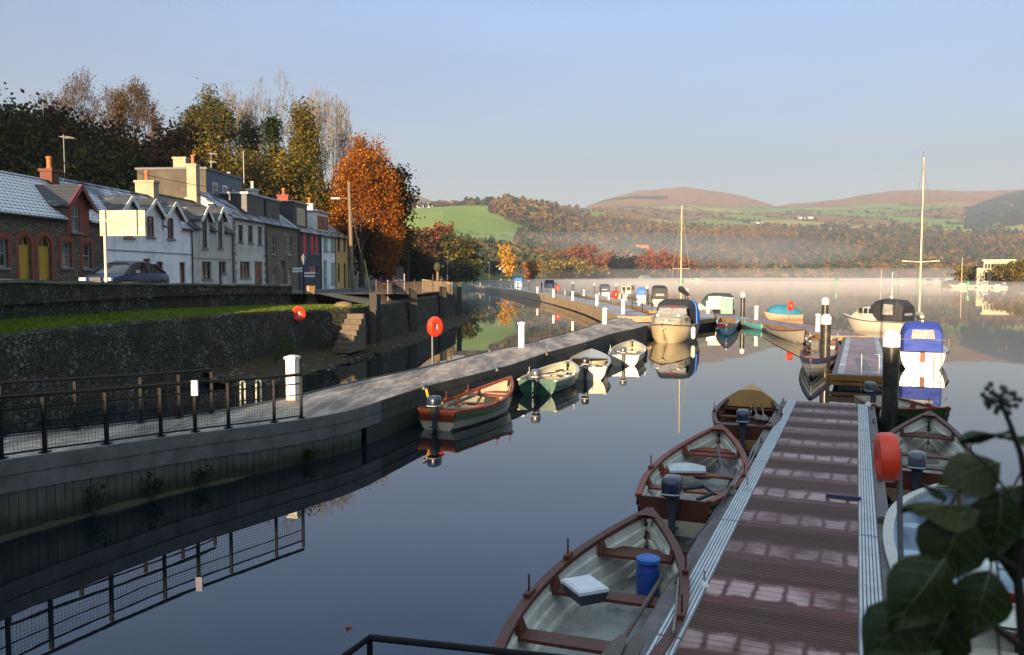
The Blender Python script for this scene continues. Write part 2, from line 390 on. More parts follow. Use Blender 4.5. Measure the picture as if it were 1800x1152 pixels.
def cover(px, py, d, x, z):      # land cover by place: colour and 'woodedness'
    n = fbm(x/420, d/420, 20); n2 = fbm(x/90, d/90, 31); n3 = fbm(x/25, d/25, 44)
    moor = np.array([.34,.155,.05]); moor2 = np.array([.22,.12,.042]); grass = np.array([.19,.25,.05]); grass2 = np.array([.33,.29,.075])
    wood = np.array([.075,.05,.026]); c = moor[None]*(1-n2[:,None]) + moor2[None]*n2[:,None]
    c = np.where((n3 > .62)[:,None], c*.8, c)
    # patchwork fields on the middle slopes
    cell = np.floor((x*.8+d*.3+60*n2)/210)+np.floor((d*.9-x*.25+40*n2)/260)*17
    cr = hsh(cell.astype(np.int64), cell.astype(np.int64)*3+1, 5)
    fz = np.clip((345-z+90*(n-.5))/40, 0, 1)
    fld = np.where((cr < .45)[:,None], grass, np.where((cr < .75)[:,None], grass2, moor2*1.1))*(0.85+.3*n3[:,None])
    c = c*(1-fz[:,None]) + fld*fz[:,None]
    edge = np.abs((x*.8+d*.3+60*n2)/210 % 1-.5) > .455
    edge |= np.abs((d*.9-x*.25+40*n2)/260 % 1-.5) > .465
    c = np.where((edge & (fz > .5))[:,None], np.array([.04,.038,.018]), c)
    wd = np.clip((150 - z + 90*(n-.5) + 50*(n2-.5))/25, 0, 1)*np.clip((d-550)/100, 0, 1)
    wd = np.maximum(wd, np.where((px > 865) & (px < 1420) & (z < 172-(px-900)*.05) & (d > 700), 1., 0))
    # big pasture left of centre
    ex = 945 - 35*np.clip((py-385)/30, -1, 1)**2
    past = (px > 640) & (px < ex) & (z > 24+12*n2) & (z < 130) & (d < 1540) & (d > 700)
    past &= ~((px > 860) & (z > 110 - (px-860)*.5))
    c = np.where(past[:,None], np.array([.20,.265,.055])*(.9+.2*n2[:,None])*np.where(np.abs(z-(52+6*n)) < 1.6, .55, 1.)[:,None], c); wd = np.where(past, 0, wd)
    # conifer plantations
    con = ((px > 1690) & (z > 150) & (z < 470-(1800-px)*1.8) & (n2 > .2)) | ((px > 1050) & (px < 1170) & (z > 385) & (z < 425))
    c = np.where(con[:,None], np.array([.05,.055,.028])*(.7+.6*n3[:,None]), c)
    c = np.where((wd > .5)[:,None] & ~con[:,None], wood*(.7+.6*n2[:,None]), c)
    low = (d < 620) & (z < 14)
    c = np.where(low[:,None], np.array([.07,.08,.03])*(.7+.6*n3[:,None]), c); wd = np.where(low | con, 0, wd)
    return c, wd
npx = np.concatenate([np.linspace(-700, 600, 40)[:-1], np.linspace(600, 1900, 560), np.linspace(1900, 2600, 30)[1:]])
nd = np.concatenate([np.linspace(0, 1, 150)**1.5*5900 + 150])
GX, GD = np.meshgrid(npx, nd, indexing='ij'); GZ = terrain_z(GX, GD); GW = (GX-900)/FPX*GD
V = np.stack([GW, GD, GZ], -1).reshape(-1, 3); na, nb = GX.shape
idx = np.arange(na*nb).reshape(na, nb)
Fq = np.stack([idx[:-1,:-1], idx[1:,:-1], idx[1:,1:], idx[:-1,1:]], -1).reshape(-1, 4)
keep = (V[Fq].max(1)[:, 2] > -.9); Fq = Fq[keep]
me = bpy.data.meshes.new('hills'); me.from_pydata(V.tolist(), [], Fq.tolist())
pyv = HOR - (V[:,2]-CAMH)*FPX/V[:,1]
cv, _ = cover(GX.ravel(), pyv, V[:,1], V[:,0], V[:,2])
ca = me.color_attributes.new('leaf_colour', 'FLOAT_COLOR', 'POINT'); ca.data.foreach_set('color', np.concatenate([cv, np.ones((len(cv),1))], 1).ravel())
me.polygons.foreach_set('use_smooth', [True]*len(me.polygons))
me.materials.append(col_mat('hill_cover', .95, 0, .05)); ho = bpy.data.objects.new('hills', me); col.objects.link(ho); tag(ho, kind='structure')

leaf_m = col_mat('leaves', .8, .42, .04)
far_leaf_m = col_mat('far_leaves', .9, .12, .05)
def leaf_mesh(name, cen, size, colr, mat_, parent=None, seed=0, flat=.0, tri=False):
    rng = np.random.default_rng(seed); k = len(cen)
    a = rng.normal(size=(k,3)); a[:,2] *= (1-flat); a /= np.linalg.norm(a, axis=1, keepdims=True)+1e-9
    b = rng.normal(size=(k,3)); b -= a*(a*b).sum(1, keepdims=True); b /= np.linalg.norm(b, axis=1, keepdims=True)+1e-9
    sz = np.asarray(size).reshape(-1,1)*(.6+.8*rng.random((k,1)))
    a = a*sz; b = b*sz*.7; bend = np.cross(a, b); bend = bend/(np.linalg.norm(bend, axis=1, keepdims=True)+1e-9)*sz*.25
    v = np.stack([cen-a, cen-b*.9+bend, cen+a, cen+b*.9+bend], 1).reshape(-1,3)
    f = np.arange(4*k).reshape(-1,4)
    me = bpy.data.meshes.new(name); me.from_pydata(v.tolist(), [], f.tolist())
    c4 = np.repeat(np.concatenate([colr, np.ones((k,1))], 1), 4, 0)
    ca = me.color_attributes.new('leaf_colour', 'FLOAT_COLOR', 'POINT'); ca.data.foreach_set('color', c4.ravel())
    me.materials.append(mat_); o = bpy.data.objects.new(name, me); col.objects.link(o)
    if parent: o.parent = parent
    return o
# far woodland: one mass of crowns over the slopes
rng = np.random.default_rng(4)
N = 26000
spx = rng.uniform(600, 1900, N); sd = 620 + 2700*rng.random(N)**1.6
sz_ = terrain_z(spx, sd); sx = (spx-900)/FPX*sd; spy = HOR-(sz_-CAMH)*FPX/sd
cc_, wdn = cover(spx, spy, sd, sx, sz_)
hedge = (cc_[:,0] < .045) & (cc_[:,1] > .036) & (rng.random(N) < .5)
ok = ((wdn > rng.random(N)) | hedge) & (sz_ > 1.5)
spx, sd, sz_, sx = spx[ok], sd[ok], sz_[ok], sx[ok]; N = len(sd)
pal = np.array([[.24,.10,.022],[.28,.15,.025],[.17,.09,.028],[.14,.10,.026],[.085,.08,.024],[.04,.055,.022],[.2,.07,.024],[.15,.08,.04],[.12,.065,.036],[.10,.065,.034]])
pn = fbm(sx/150, sd/150, 77)*1.3-.15
pi = np.clip((pn*10 + rng.normal(0, 1.8, N)).astype(int), 0, 9)
golden = (spx > 865) & (spx < 1400) & (sz_ > 95); pi = np.where(golden & (rng.random(N) < .7), rng.integers(0, 3, N), pi)
th = rng.uniform(6, 12, N)*np.where(pi == 5, 1.2, 1)
K = 22
u = rng.normal(size=(N,K,3)); u /= np.linalg.norm(u, axis=2, keepdims=True); u *= (rng.random((N,K,1))**.33)
cen = np.stack([sx, sd, sz_+th*.52], -1)[:,None] + u*np.stack([th*.42, th*.42, th*.5], -1)[:,None]
pal = (pal*.8+pal.mean(1, keepdims=True)*.1)*np.array([1.2,1.38,1.2])
csh = (pal[pi]*.68*rng.uniform(.78, 1.25, (N,1)))[:,None]*rng.uniform(.85, 1.15, (N,K,1))
th = th
fw = leaf_mesh('woodland', cen.reshape(-1,3), np.repeat(th*.26, K), csh.reshape(-1,3), far_leaf_m, seed=5)
tag(fw, kind='stuff')
# ------------------------------------------------------------------ left bank
def strz(d): return float(np.interp(d, [-40, 25, 40, 60, 150], [3.1, 3.1, 3.05, 2.6, 2.5]))
RX0, RXS = -23.0, .07                      # the terrace: facade line x = RX0 + RXS*y
def fac_d(px): return RX0 / ((px-900)/FPX - RXS)
quay = [(-30,-60), (-17.5,-10), (-14.2,12), P(0,588,2.45)[:2], P(200,570,2.42)[:2], P(430,551,2.4)[:2], P(545,545,2.3)[:2], P(612,543,2.3)[:2], P(700,533,2.3)[:2], P(765,521,2.3)[:2], P(800,517,2.3)[:2]]
quay = [tuple(q) for q in quay]
def qx(d): return float(np.interp(d, [q[1] for q in quay], [q[0] for q in quay]))
rw = [(-19.5,-60), (-17.2,-10), tuple(Q(0,489,23.5)[:2]), tuple(Q(250,495,33)[:2]), tuple(Q(510,500,47)[:2])]
def rwx(d): return float(np.interp(d, [q[1] for q in rw], [q[0] for q in rw]))
QEND = quay[-1][1]
def gz(x, d):
    z = strz(d); bx = RX0 + RXS*d - 6.5
    if x < bx: z += min((bx-x)*.34, 13)
    if x < bx: z += 1.2*(float(fbm(x/6, d/6, 3))-.5)*min(1, (bx-x)/4)
    return z
g = MB(); rows = []
ds = list(np.linspace(-60, 20, 9)) + list(np.linspace(23, 86, 30)) + [95,110,130,150,170,200,240,300,360]
for d in ds:
    xe = rwx(d)+.2 if d < 47 else (qx(d)-.25 if d <= QEND else min(qx(QEND), (800-900)/FPX*d)-.5 - (d-QEND)*.02)
    xs = np.linspace(0, 1, 46); rows.append([(xe - 190*q**1.8, d, gz(xe - 190*q**1.8, d)) for q in xs])
g.loft(rows, flip=False)
bank_m = mat('bank_earth', (.045,.045,.02), (.03,.026,.015), 1.2, .95, .4, 8, co='World', dirt=(.06,.04,.02), dsc=.3)
tag(g.build('hillside', bank_m), kind='structure')
rd = MB(); rows = []
for d in np.linspace(-60, 150, 60):
    a = rwx(d) - .35 if d < 47 else min(rwx(47)-.35+(d-47)*.12, qx(min(d,QEND))-2.2); b = RX0+RXS*d+1.3 if d < 88 else RX0+RXS*88+1.3
    rows.append([(a - (a-b)*q, d, strz(d)+.02) for q in (0,.5,1)])
rd.loft(rows); tag(rd.build('road', asphalt), kind='structure')
pv = MB(); rows = []
for d in np.linspace(-60, 88, 40):
    b = RX0+RXS*d; z = strz(d)
    rows.append([(b+1.3, d, z-.05), (b+1.3, d, z+.13), (b-.1, d, z+.13)])
pv.loft(rows); tag(pv.build('pavement', mat('footpath_concrete', (.18,.17,.16), sc=2, co='World', r=.85)), kind='structure')
dark_stone = stone_mat('old_quay_stone', (.075,.066,.052), (.028,.025,.02), (.02,.019,.014), 4.2, (.30,.29,.25), .8, (1,1,1.5), (.02,.028,.008))
road_stone = stone_mat('mossy_wall_stone', (.06,.053,.042), (.022,.02,.016), (.016,.016,.012), 4.6, (.34,.33,.28), .9, (1,1,1.4), (.022,.03,.008))
# road wall: stone with mossy coping
wl = MB(); tops = {-60:3.95, -10:3.9, 24:None}
def wtop(d):
    return float(np.interp(d, [-60, 23.5, 33, 47], [3.8, Q(0,489,23.5).z-.12, Q(250,495,33).z-.12, Q(510,500,47).z-.1]))
rows = []; rows2 = []
for d in np.linspace(-60, 47.2, 90):
    x = rwx(d); j = .05*(float(fbm(d*1.3, 0, 8))-.5); tz = wtop(d)+j
    rows.append([(x+.08+j, d, 1.6), (x+.03, d, tz), (x-.42, d, tz+.02), (x-.45, d, 1.6)])
    rows2.append([(x+.09, d, tz-.02), (x+.05, d, tz+.07+j), (x-.42, d, tz+.08+j), (x-.47, d, tz)])
wl.loft(rows, closed=True, caps=True); rwall = wl.build('stone_wall', road_stone)
tag(rwall, 'long dark mossy stone wall between the road and the grass strip', 'wall')
cpb = MB(); cpb.loft(rows2, closed=True, caps=True); cpb.build('coping', mat('mossy_coping', (.05,.055,.025), (.03,.032,.015), 3, .95, .5, 10, co='World', dirt=(.11,.11,.1), dsc=1.2), rwall)
# lower quay wall
ql = MB(); rows = []
qd = [d for d in np.linspace(-60, QEND, 120)]
def qtop(d):
    return float(np.interp(d, [-60, P(0,588,2.45).y, P(430,551,2.4).y, P(545,545,2.3).y, QEND], [2.6, 2.45, 2.4, 2.3, 2.3]))
for d in qd:
    x = qx(d); j = .09*(float(fbm(d*1.7, 3, 8))-.5); tz = qtop(d)
    rows.append([(x+.28+j, d, -1.2), (x+.0+j, d, tz-.06+j), (x-.06, d, tz+.02+j), (x-.6, d, tz+.01), (x-.6, d, -1.2)])
ql.loft(rows, closed=True, caps=True)
qwall = ql.build('quay_wall', dark_stone); tag(qwall, 'old stone quay wall rising from the muddy foreshore', 'quay wall')
# short return wall at the quay corner
rt = MB(); c = Vector((*quay[-1], 0)); rt.box((c.x-40, c.y-.02, -1.2), (c.x-.6, c.y+.6, 2.28)); rt.build('return_wall', dark_stone, qwall)
# grass strip between both walls
gs = MB(); rows = []
for d in np.linspace(-60, 47, 60):
    a, b = qx(d)-.4, rwx(d)+.02
    zz = qtop(d); zb = float(np.interp(d, [23.5, 33, 47], [2.64, 2.54, 2.3]))
    rows.append([(a+(b-a)*q, d, zz+.02+(zb-zz)*q) for q in (0,.25,.5,.75,1)])
gs.loft(rows, flip=False)
turf = mat('turf', (.085,.13,.016), (.11,.14,.025), 2.5, .95, .6, 30, co='World', dirt=(.09,.075,.03), dsc=1.5)
tag(gs.build('verge', turf), kind='structure')
rg = np.random.default_rng(2); kk = 16000; dd = rg.uniform(13, 46, kk); ff = rg.random(kk)
ax = np.array([qx(d)-.1 for d in dd]); bx_ = np.array([rwx(d)+.1 for d in dd]); gx_ = ax+(bx_-ax)*ff
zt_ = np.array([qtop(d) for d in dd]); zb_ = np.interp(dd, [23.5,33,47], [2.64,2.54,2.3]); gz_ = zt_+(zb_-zt_)*ff
gc = np.where((rg.random(kk) < .75)[:,None], np.array([.10,.155,.016]), np.array([.15,.15,.03]))*rg.uniform(.6,1.4,(kk,1))
gr = leaf_mesh('grass', np.stack([gx_, dd, gz_+.025], -1), np.full(kk, .05), gc, leaf_m, seed=3); tag(gr, kind='stuff')
# quay top between fence and wall (gravel/paving), muddy foreshore
qp = MB(); rows = []
for d in np.linspace(45, QEND, 20):
    rows.append([(qx(d)-.3, d, 2.325), (qx(d)-3.2, d, strz(d)+.05)])
qp.loft(rows, flip=False); tag(qp.build('path', mat('gravel', (.12,.09,.06), (.07,.055,.04), 6, .95, .5, 40, co='World')), kind='structure')
mudpx = [(380,660,640),(430,685,610),(500,672,600),(560,655,592),(620,638,585),(690,618,572),(760,595,563),(815,572,553),(832,558,548)]
mu = MB(); rows = []
for px, yb, yt in mudpx:
    a = P(px, yb, -.06); x0 = qx(a.y + 1.5); 
    n = Vector((x0-a.x, 1.5, 0)); rows.append([(a.x + n.x*q + .12*(float(fbm(px*.1, q*5, 2))-.5), a.y+n.y*q, -.08+.55*q**.8 + .22*(float(fbm(px*.07+3, q*4, 6))-.35)) for q in np.linspace(0, 1, 9)])
rows = [[tuple(Vector(rows[i][k]).lerp(Vector(rows[i+1][k]), s) + Vector((0,0,.14*(float(fbm(i*7+s*9, k*1.7, 12))-.4)))) for k in range(9)] for i in range(len(rows)-1) for s in np.linspace(0, 1, 8)[:-1]]
mu.loft(rows, flip=True)
tag(mu.build('foreshore', mat('mud', (.06,.036,.021), (.025,.018,.012), 2, .9, .9, 7, co='World', dirt=(.025,.036,.01), dsc=.9, spec=.1), smooth=True), kind='structure')
rk = MB(); rs = random.Random(4)
for i in range(230):
    px = rs.uniform(400, 826); yb = np.interp(px, [m[0] for m in mudpx], [m[1] for m in mudpx]); a = P(px, yb, 0)
    q = rs.random()*.8; p = Vector((a.x+(qx(a.y+1.5)-a.x)*q, a.y+1.5*q, -.05+.42*q)); s = rs.uniform(.06, .22)
    rings = [[(p.x+math.cos(t)*s*r*rs.uniform(.75,1.2), p.y+math.sin(t)*s*r*rs.uniform(.75,1.2), p.z+h*s) for t in np.linspace(0, 6.28, 8)[:-1]] for r, h in ((.8,-.3),(1,.1),(.75,.5),(.25,.68))]
    rk.loft(rings, closed=True, caps=True)
tag(rk.build('shore_stones', stone_mat('shore_stone', (.12,.09,.065), (.05,.04,.032), (.02,.018,.014), 1.2, moss=(.03,.04,.01))), kind='stuff')

# ------------------------------------------------------------------ terrace houses
FANG = math.atan2(1, RXS)
ex_ = Vector((RXS, 1, 0)).normalized()
def house(label, pa, pb, eave, rise, depth, wall_m, roof_m, ops=(), base=None, frame_m=None, cat='house', name='terraced_house', quoin=None, surround=None, vis_gable=False, bands=None, overh=.12, gaps=()):
    da, db = fac_d(pa), fac_d(pb)
    o = Vector((RX0+RXS*da, da, 0)); bz = base if base is not None else strz((da+db)/2)-.1
    o.z = bz; L = (Vector((RX0+RXS*db, db, 0)) - Vector((o.x, o.y, 0))).length
    root = empty(name, o, FANG, label, cat)
    def lx(px): return (Vector((RX0+RXS*fac_d(px), fac_d(px), 0))-Vector((o.x,o.y,0))).dot(ex_)
    def lz(px, py): return Q(px, py, fac_d(px)).z - bz
    H = eave - bz
    holes = []
    for op in ops:
        kind, xa, xb, ya, yb = op[:5]; xm = (xa+xb)/2
        za, zb = lz(xm, yb), lz(xm, ya)
        if kind == 'door': za = .12
        holes.append((kind, lx(xa), lx(xb), max(za,.12), zb, op[5] if len(op) > 5 else {}))
    x0, x1 = .012, L-.012
    xs = sorted({x0, x1, *[h[1] for h in holes], *[h[2] for h in holes]}); xs = [x for x in xs if x0 <= x <= x1]
    zs = sorted({0, H, *[h[3] for h in holes], *[h[4] for h in holes]}); zs = [z for z in zs if 0 <= z <= H]
    mb = MB()
    for i in range(len(xs)-1):
        for j in range(len(zs)-1):
            cx, cz = (xs[i]+xs[i+1])/2, (zs[j]+zs[j+1])/2
            if any(h[1] < cx < h[2] and h[3] < cz < h[4] for h in holes): continue
            mb.add([(xs[i],0,zs[j]),(xs[i+1],0,zs[j]),(xs[i+1],0,zs[j+1]),(xs[i],0,zs[j+1])], [(0,1,2,3)])
    for h in holes:
        a, b, c, d = h[1:5]
        mb.add([(a,0,c),(b,0,c),(b,0,d),(a,0,d),(a,.22,c),(b,.22,c),(b,.22,d),(a,.22,d)], [(0,4,5,1),(1,5,6,2),(2,6,7,3),(3,7,4,0)])
    hd = depth/2
    for x in (x0, x1):
        mb.add([(x,0,0),(x,depth,0),(x,depth,H),(x,hd,H+rise),(x,0,H)], [(0,1,2,3,4) if x > x0 else (4,3,2,1,0)])
    mb.add([(x0,depth,0),(x1,depth,0),(x1,depth,H),(x0,depth,H)], [(3,2,1,0)])
    mb.build('wall', wall_m, root)
    rf = None
    if roof_m:
        rb = MB(); sl = rise/hd; t = .09
        gp = sorted((lx(a), lx(b)) for a, b in gaps); cur = x0-.005; strips = []
        for a, b in gp: strips += [(cur, a, -overh), (a, b, .6)]; cur = b
        strips.append((cur, x1+.005, -overh))
        for xa, xb, ya in strips + [(x0-.005, x1+.005, None)]:
            if ya is None: q = [(hd, H+rise+.02), (depth+overh, H-overh*sl+.02)]
            else: q = [(ya, H+ya*sl+.02), (hd, H+rise+.02)]
            (y0_, za), (yb, zb) = q
            rb.add([(xa,y0_,za),(xb,y0_,za),(xb,yb,zb),(xa,yb,zb),(xa,y0_,za+t),(xb,y0_,za+t),(xb,yb,zb+t),(xa,yb,zb+t)],
                   [(3,2,1,0),(4,5,6,7),(0,1,5,4),(1,2,6,5),(2,3,7,6),(3,0,4,7)])
        rb.tube([(x0, hd, H+rise+.11), (x1, hd, H+rise+.11)], .09, 6)
        rf = rb.build('roof', roof_m, root)
        for xa, xb, ya in strips:
            if ya < 0: gb = MB(); gb.tube([(xa, -overh-.05, H-overh*sl+.03), (xb, -overh-.05, H-overh*sl+.03)], .06, 6); gb.build('gutter', pipe_m, root)
        db_ = MB(); db_.tube([(x1-.12, -.07, 0), (x1-.12, -.07, H-.15), (x1-.12, -overh-.05, H-.02)], .045, 6); db_.build('downpipe', pipe_m, root)
    for kind, a, b, c, d, k in holes:
        if kind == 'cut': continue
        fm = k.get('frame', frame_m)
        if kind == 'win':
            fb = MB(); w = .07
            fb.box((a,.1,c),(a+w,.18,d)); fb.box((b-w,.1,c),(b,.18,d)); fb.box((a+w,.1,c),(b-w,.18,c+w)); fb.box((a+w,.1,d-w),(b-w,.18,d))
            for q in range(1, k.get('mul', 1)): x = a+(b-a)*q/k.get('mul', 1); fb.box((x-.03,.105,c+w),(x+.03,.175,d-w))
            for q in range(1, k.get('tr', 2)): z = c+(d-c)*q/k.get('tr', 2); fb.box((a+w,.102,z-.025),(b-w,.172,z+.025))
            f = fb.build('window', fm, root)
            pb = MB(); pb.box((a+.03,.14,c+.03),(b-.03,.15,d-.03)); pb.build('pane', k.get('pane', glass_c), f)
            sb = MB(); sb.box((a-.08,-.07,c-.1),(b+.08,.1,c-.003)); sb.build('sill', k.get('sill', sill_m), f)
        else:
            zt = d
            if k.get('arch'):
                r_ = (b-a)/2; zt = d-r_*1.0
                ab = MB(); pts = [(a,.16,zt)] + [((a+b)/2-math.cos(t)*r_, .16, zt+math.sin(t)*r_) for t in np.linspace(0, math.pi, 11)][1:-1] + [(b,.16,zt)]
                ab.poly(pts, (0,1,0), .02)
            dm = k.get('mat'); dbm = MB(); dbm.box((a+.01,.12,c),(b-.01,.18,zt-.06))
            for q in range(1, 4): x = a+(b-a)*q/4; dbm.box((x-.012,.112,c+.1),(x+.012,.1199,zt-.15))
            dbm.box((a,.1,zt-.06),(b,.18,zt))
            de = dbm.build('door', dm, root)
            if k.get('arch'): ab.build('fanlight', glass_c, de); arch(root, a, b, zt, r_, dm)
            hb = MB(); hb.box((b-.16,.06,c+.95),(b-.1,.12,c+1.1)); hb.build('handle', galv, de)
        if k.get('sur'):
            s = MB(); q = .2
            s.box((a-q,-.02,c-.05),(a-.002,.02,d+.02)); s.box((b+.002,-.02,c-.05),(b+q,.02,d+.02))
            if not k.get('arch'): s.box((a-q,-.02,d+.022),(b+q,.02,d+.26))
            else:
                r_ = (b-a)/2; zc = d-r_
                o_ = [((a+b)/2-math.cos(t)*(r_+.22), -.025, zc+math.sin(t)*(r_+.22)) for t in np.linspace(0, math.pi, 13)]
                i_ = [((a+b)/2-math.cos(t)*r_, -.025, zc+math.sin(t)*r_) for t in np.linspace(0, math.pi, 13)]
                s.loft([i_, o_]); s.loft([[(x,.02,z) for x,_,z in i_], i_]); s.loft([o_, [(x,.02,z) for x,_,z in o_]])
                sp_ = MB();
                for sg in (0, 1):
                    pts = [((a if sg == 0 else b), .01, zc)] + [((a+b)/2-math.cos(t)*r_*(1 if sg == 0 else -1), .01, zc+math.sin(t)*r_) for t in np.linspace(0, math.pi/2, 7)][1:] + [((a if sg == 0 else b), .01, d)]
                    s.poly(pts, (0,1,0), .1)
            s.build('surround', k['sur'], root)
    if quoin:
        for x in (x0, x1):
            q = MB(); z = .1; i = 0
            while z < H-.3:
                ww = .5 if i % 2 else .32; xa = x if x == x0 else x-ww
                q.box((xa, -.03, z), (xa+ww, .01, z+.27)); z += .3; i += 1
            q.build('quoins', quoin, root)
    if bands:
        for z in bands:
            q = MB(); q.box((x0,-.035,z-bz),(x1,-.002,z-bz+.05)); q.build('band', bands_m, root)
    return root, lx, lz, H, L, rf
def arch(root, a, b, z, r, m):
    mb = MB(); o_ = [((a+b)/2-math.cos(t)*r, .1, z+math.sin(t)*r) for t in np.linspace(0, math.pi, 11)]
    mb.tube(o_, .045, 6); mb.bar(((a+b)/2, .1, z), ((a+b)/2, .1, z+r), .04); mb.build('fanlight_frame', m, root)
def dormer(root, xa, xb, z0, ze, zr, back, front_m, roof_m, cheek_m, win=None, frame_m=None, barge=None, name='dormer'):
    mb = MB(); xm = (xa+xb)/2
    if win:
        a, b, c, d = win
        for q in ([(xa,0,z0),(a,0,z0),(a,0,ze),(xa,0,ze)], [(b,0,z0),(xb,0,z0),(xb,0,ze),(b,0,ze)], [(a,0,z0),(b,0,z0),(b,0,c),(a,0,c)], [(a,0,d),(b,0,d),(b,0,ze),(a,0,ze)]):
            mb.add([(x, -.015, z) for x, _, z in q], [(0,1,2,3)])
        mb.add([(a,-.015,c),(b,-.015,c),(b,-.015,d),(a,-.015,d),(a,.15,c),(b,.15,c),(b,.15,d),(a,.15,d)], [(0,4,5,1),(1,5,6,2),(2,6,7,3),(3,7,4,0)])
    else: mb.add([(xa,-.015,z0),(xb,-.015,z0),(xb,-.015,ze),(xa,-.015,ze)], [(0,1,2,3)])
    mb.add([(xa,-.015,ze),(xb,-.015,ze),(xm,-.015,zr)], [(0,1,2)])
    fr = mb.build(name, front_m, root)
    ck = MB()
    ck.add([(xa,-.01,z0),(xa,back,ze-.0),(xa,-.01,ze)], [(0,2,1)]); ck.build('cheek', cheek_m, fr); ck = MB(); ck.add([(xb,-.01,z0),(xb,back,ze),(xb,-.01,ze)], [(0,1,2)]); ck.build('cheek', cheek_m, fr)
    rb = MB(); ov = .16; sl = (zr-ze)/(xm-xa); t = .08
    for s in (-1, 1):
        xe = xm + s*(xm-xa+ov); zz = zr - sl*(xm-xa+ov)
        q = [(xe,-.25,zz),(xm,-.25,zr),(xm,back+.8,zr),(xe,back+.8,zz)]
        rb.add([(x,y,z+.01) for x,y,z in q]+[(x,y,z+t) for x,y,z in q], [(0,1,2,3),(7,6,5,4),(0,4,5,1),(1,5,6,2),(2,6,7,3),(3,7,4,0)])
    rb.build('dormer_roof', roof_m, fr)
    if barge:
        bb = MB()
        for s in (-1, 1):
            xe = xm + s*(xm-xa+ov); zz = zr - sl*(xm-xa+ov)
            bb.bar((xe,-.27,zz-.02),(xm,-.27,zr-.02), .05, .2)
        bb.build('bargeboard', barge, fr)
    if win:
        w = .07; fb = MB(); fb.box((a,.04,c),(a+w,.1,d)); fb.box((b-w,.04,c),(b,.1,d)); fb.box((a+w,.04,c),(b-w,.1,c+w)); fb.box((a+w,.04,d-w),(b-w,.1,d)); fb.box(((a+b)/2-.03,.045,c+w),((a+b)/2+.03,.095,d-w))
        z = c+(d-c)*.62; fb.box((a+w,.042,z-.025),(b-w,.092,z+.025))
        f = fb.build('window', frame_m, root); pb = MB(); pb.box((a+.03,.06,c+.03),(b-.03,.07,d-.03)); pb.build('pane', glass_c, f)
        sb = MB(); sb.box((a-.1,-.1,c-.1),(b+.1,.04,c-.003)); sb.build('sill', sill_m, f)
    return fr
def chimney(parent, x0, x1, y0, y1, z0, z1, m, pots=(), pm=None, name='chimney'):
    mb = MB(); mb.box((x0,y0,z0),(x1,y1,z1)); mb.box((x0-.06,y0-.06,z1+.002),(x1+.06,y1+.06,z1+.14))
    c = mb.build(name, m, parent)
    for q in pots:
        pb = MB(); pb.lathe([(.13,0),(.15,.08),(.11,.12),(.12,.5),(.15,.52),(.15,.6),(.1,.62)], 12, (x0+(x1-x0)*q, (y0+y1)/2, z1+.142)); pb.build('chimney_pot', pm or terra, c)
    return c
def antenna(root, x, y, z, h):
    mb = MB(); mb.tube([(x,y,z),(x,y,z+h)], .025, 6); mb.bar((x-.1,y,z+h-.1),(x+.7,y,z+h-.1), .03)
    for i in range(6): mb.bar((x+i*.12,y-.25,z+h-.1),(x+i*.12,y+.25,z+h-.1), .015)
    mb.build('aerial', galv, root)
pipe_m = mat('black_pipe', (.015,.015,.016), r=.5); bands_m = mat('grey_band', (.25,.25,.27), r=.8)
sill_m = mat('sill_stone', (.2,.19,.18), r=.85); terra = mat('terracotta', (.42,.13,.045), (.34,.1,.035), 6, .8)
glass_c = NT('curtained_glass'); _v = glass_c.co('Object'); glass_c.set(Base__Color=glass_c.ramp(glass_c.noise(_v, 1.1, 3), [(.42,(.02,.024,.028)),(.6,(.16,.16,.15))]), Roughness=.09); glass_c = glass_c.m
render_w = mat('white_render', (.82,.82,.84), (.74,.74,.77), 1.5, .85, .15, 30, dirt=(.38,.38,.38), dsc=.7)
render_c = mat('cream_render', (.52,.50,.44), (.45,.43,.38), 1.5, .85, .15, 30, dirt=(.26,.25,.22), dsc=.8)
render_g = mat('pale_render', (.58,.56,.51), (.5,.485,.44), 1.5, .85, .15, 30, dirt=(.3,.29,.26), dsc=.8)
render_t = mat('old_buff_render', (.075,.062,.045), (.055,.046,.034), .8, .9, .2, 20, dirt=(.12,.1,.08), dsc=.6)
render_n = mat('slate_blue_render', (.035,.045,.065), (.045,.055,.075), 1.5, .85, .15, 30)
render_y = mat('yellow_render', (.56,.36,.12), (.5,.32,.1), 1.5, .85, .15, 30, dirt=(.4,.27,.12), dsc=.8)
clad_b = mat('blue_grey_cladding', (.1,.13,.17), (.075,.095,.13), 1, .8, st=(1,1,6))
cot_stone = stone_mat('cottage_stone', (.20,.15,.11), (.07,.058,.045), (.1,.09,.075), 3.6, (.2,.17,.13), .3, (1,1,2.0))
buff_stone = stone_mat('buff_stone', (.23,.18,.13), (.13,.105,.08), (.17,.15,.12), 2.2, (.3,.26,.2), .3, (1,1,1.8))
brick = NT('red_brick'); _v = brick.co('Object'); _b = brick.n('ShaderNodeTexBrick', Scale=4.2); _s = brick.n('ShaderNodeSeparateXYZ'); brick.l(_v, _s.inputs[0]); _cb = brick.n('ShaderNodeCombineXYZ'); brick.l(_s.outputs[0], _cb.inputs[0]); brick.l(_s.outputs[2], _cb.inputs[1]); brick.l(_cb.outputs[0], _b.inputs['Vector'])
_b.inputs['Color1'].default_value = (.27,.06,.03,1); _b.inputs['Color2'].default_value = (.2,.045,.024,1); _b.inputs['Mortar'].default_value = (.13,.07,.05,1); brick.set(Base__Color=brick.mix(brick.math('MULTIPLY', brick.noise(_v, 3, 5), .6), _b.outputs[0], (.15,.03,.02)), Roughness=.85); brick = brick.m
slate_f = slate_mat('frosted_slate', (.10,.10,.115), .86, (.74,.73,.79))
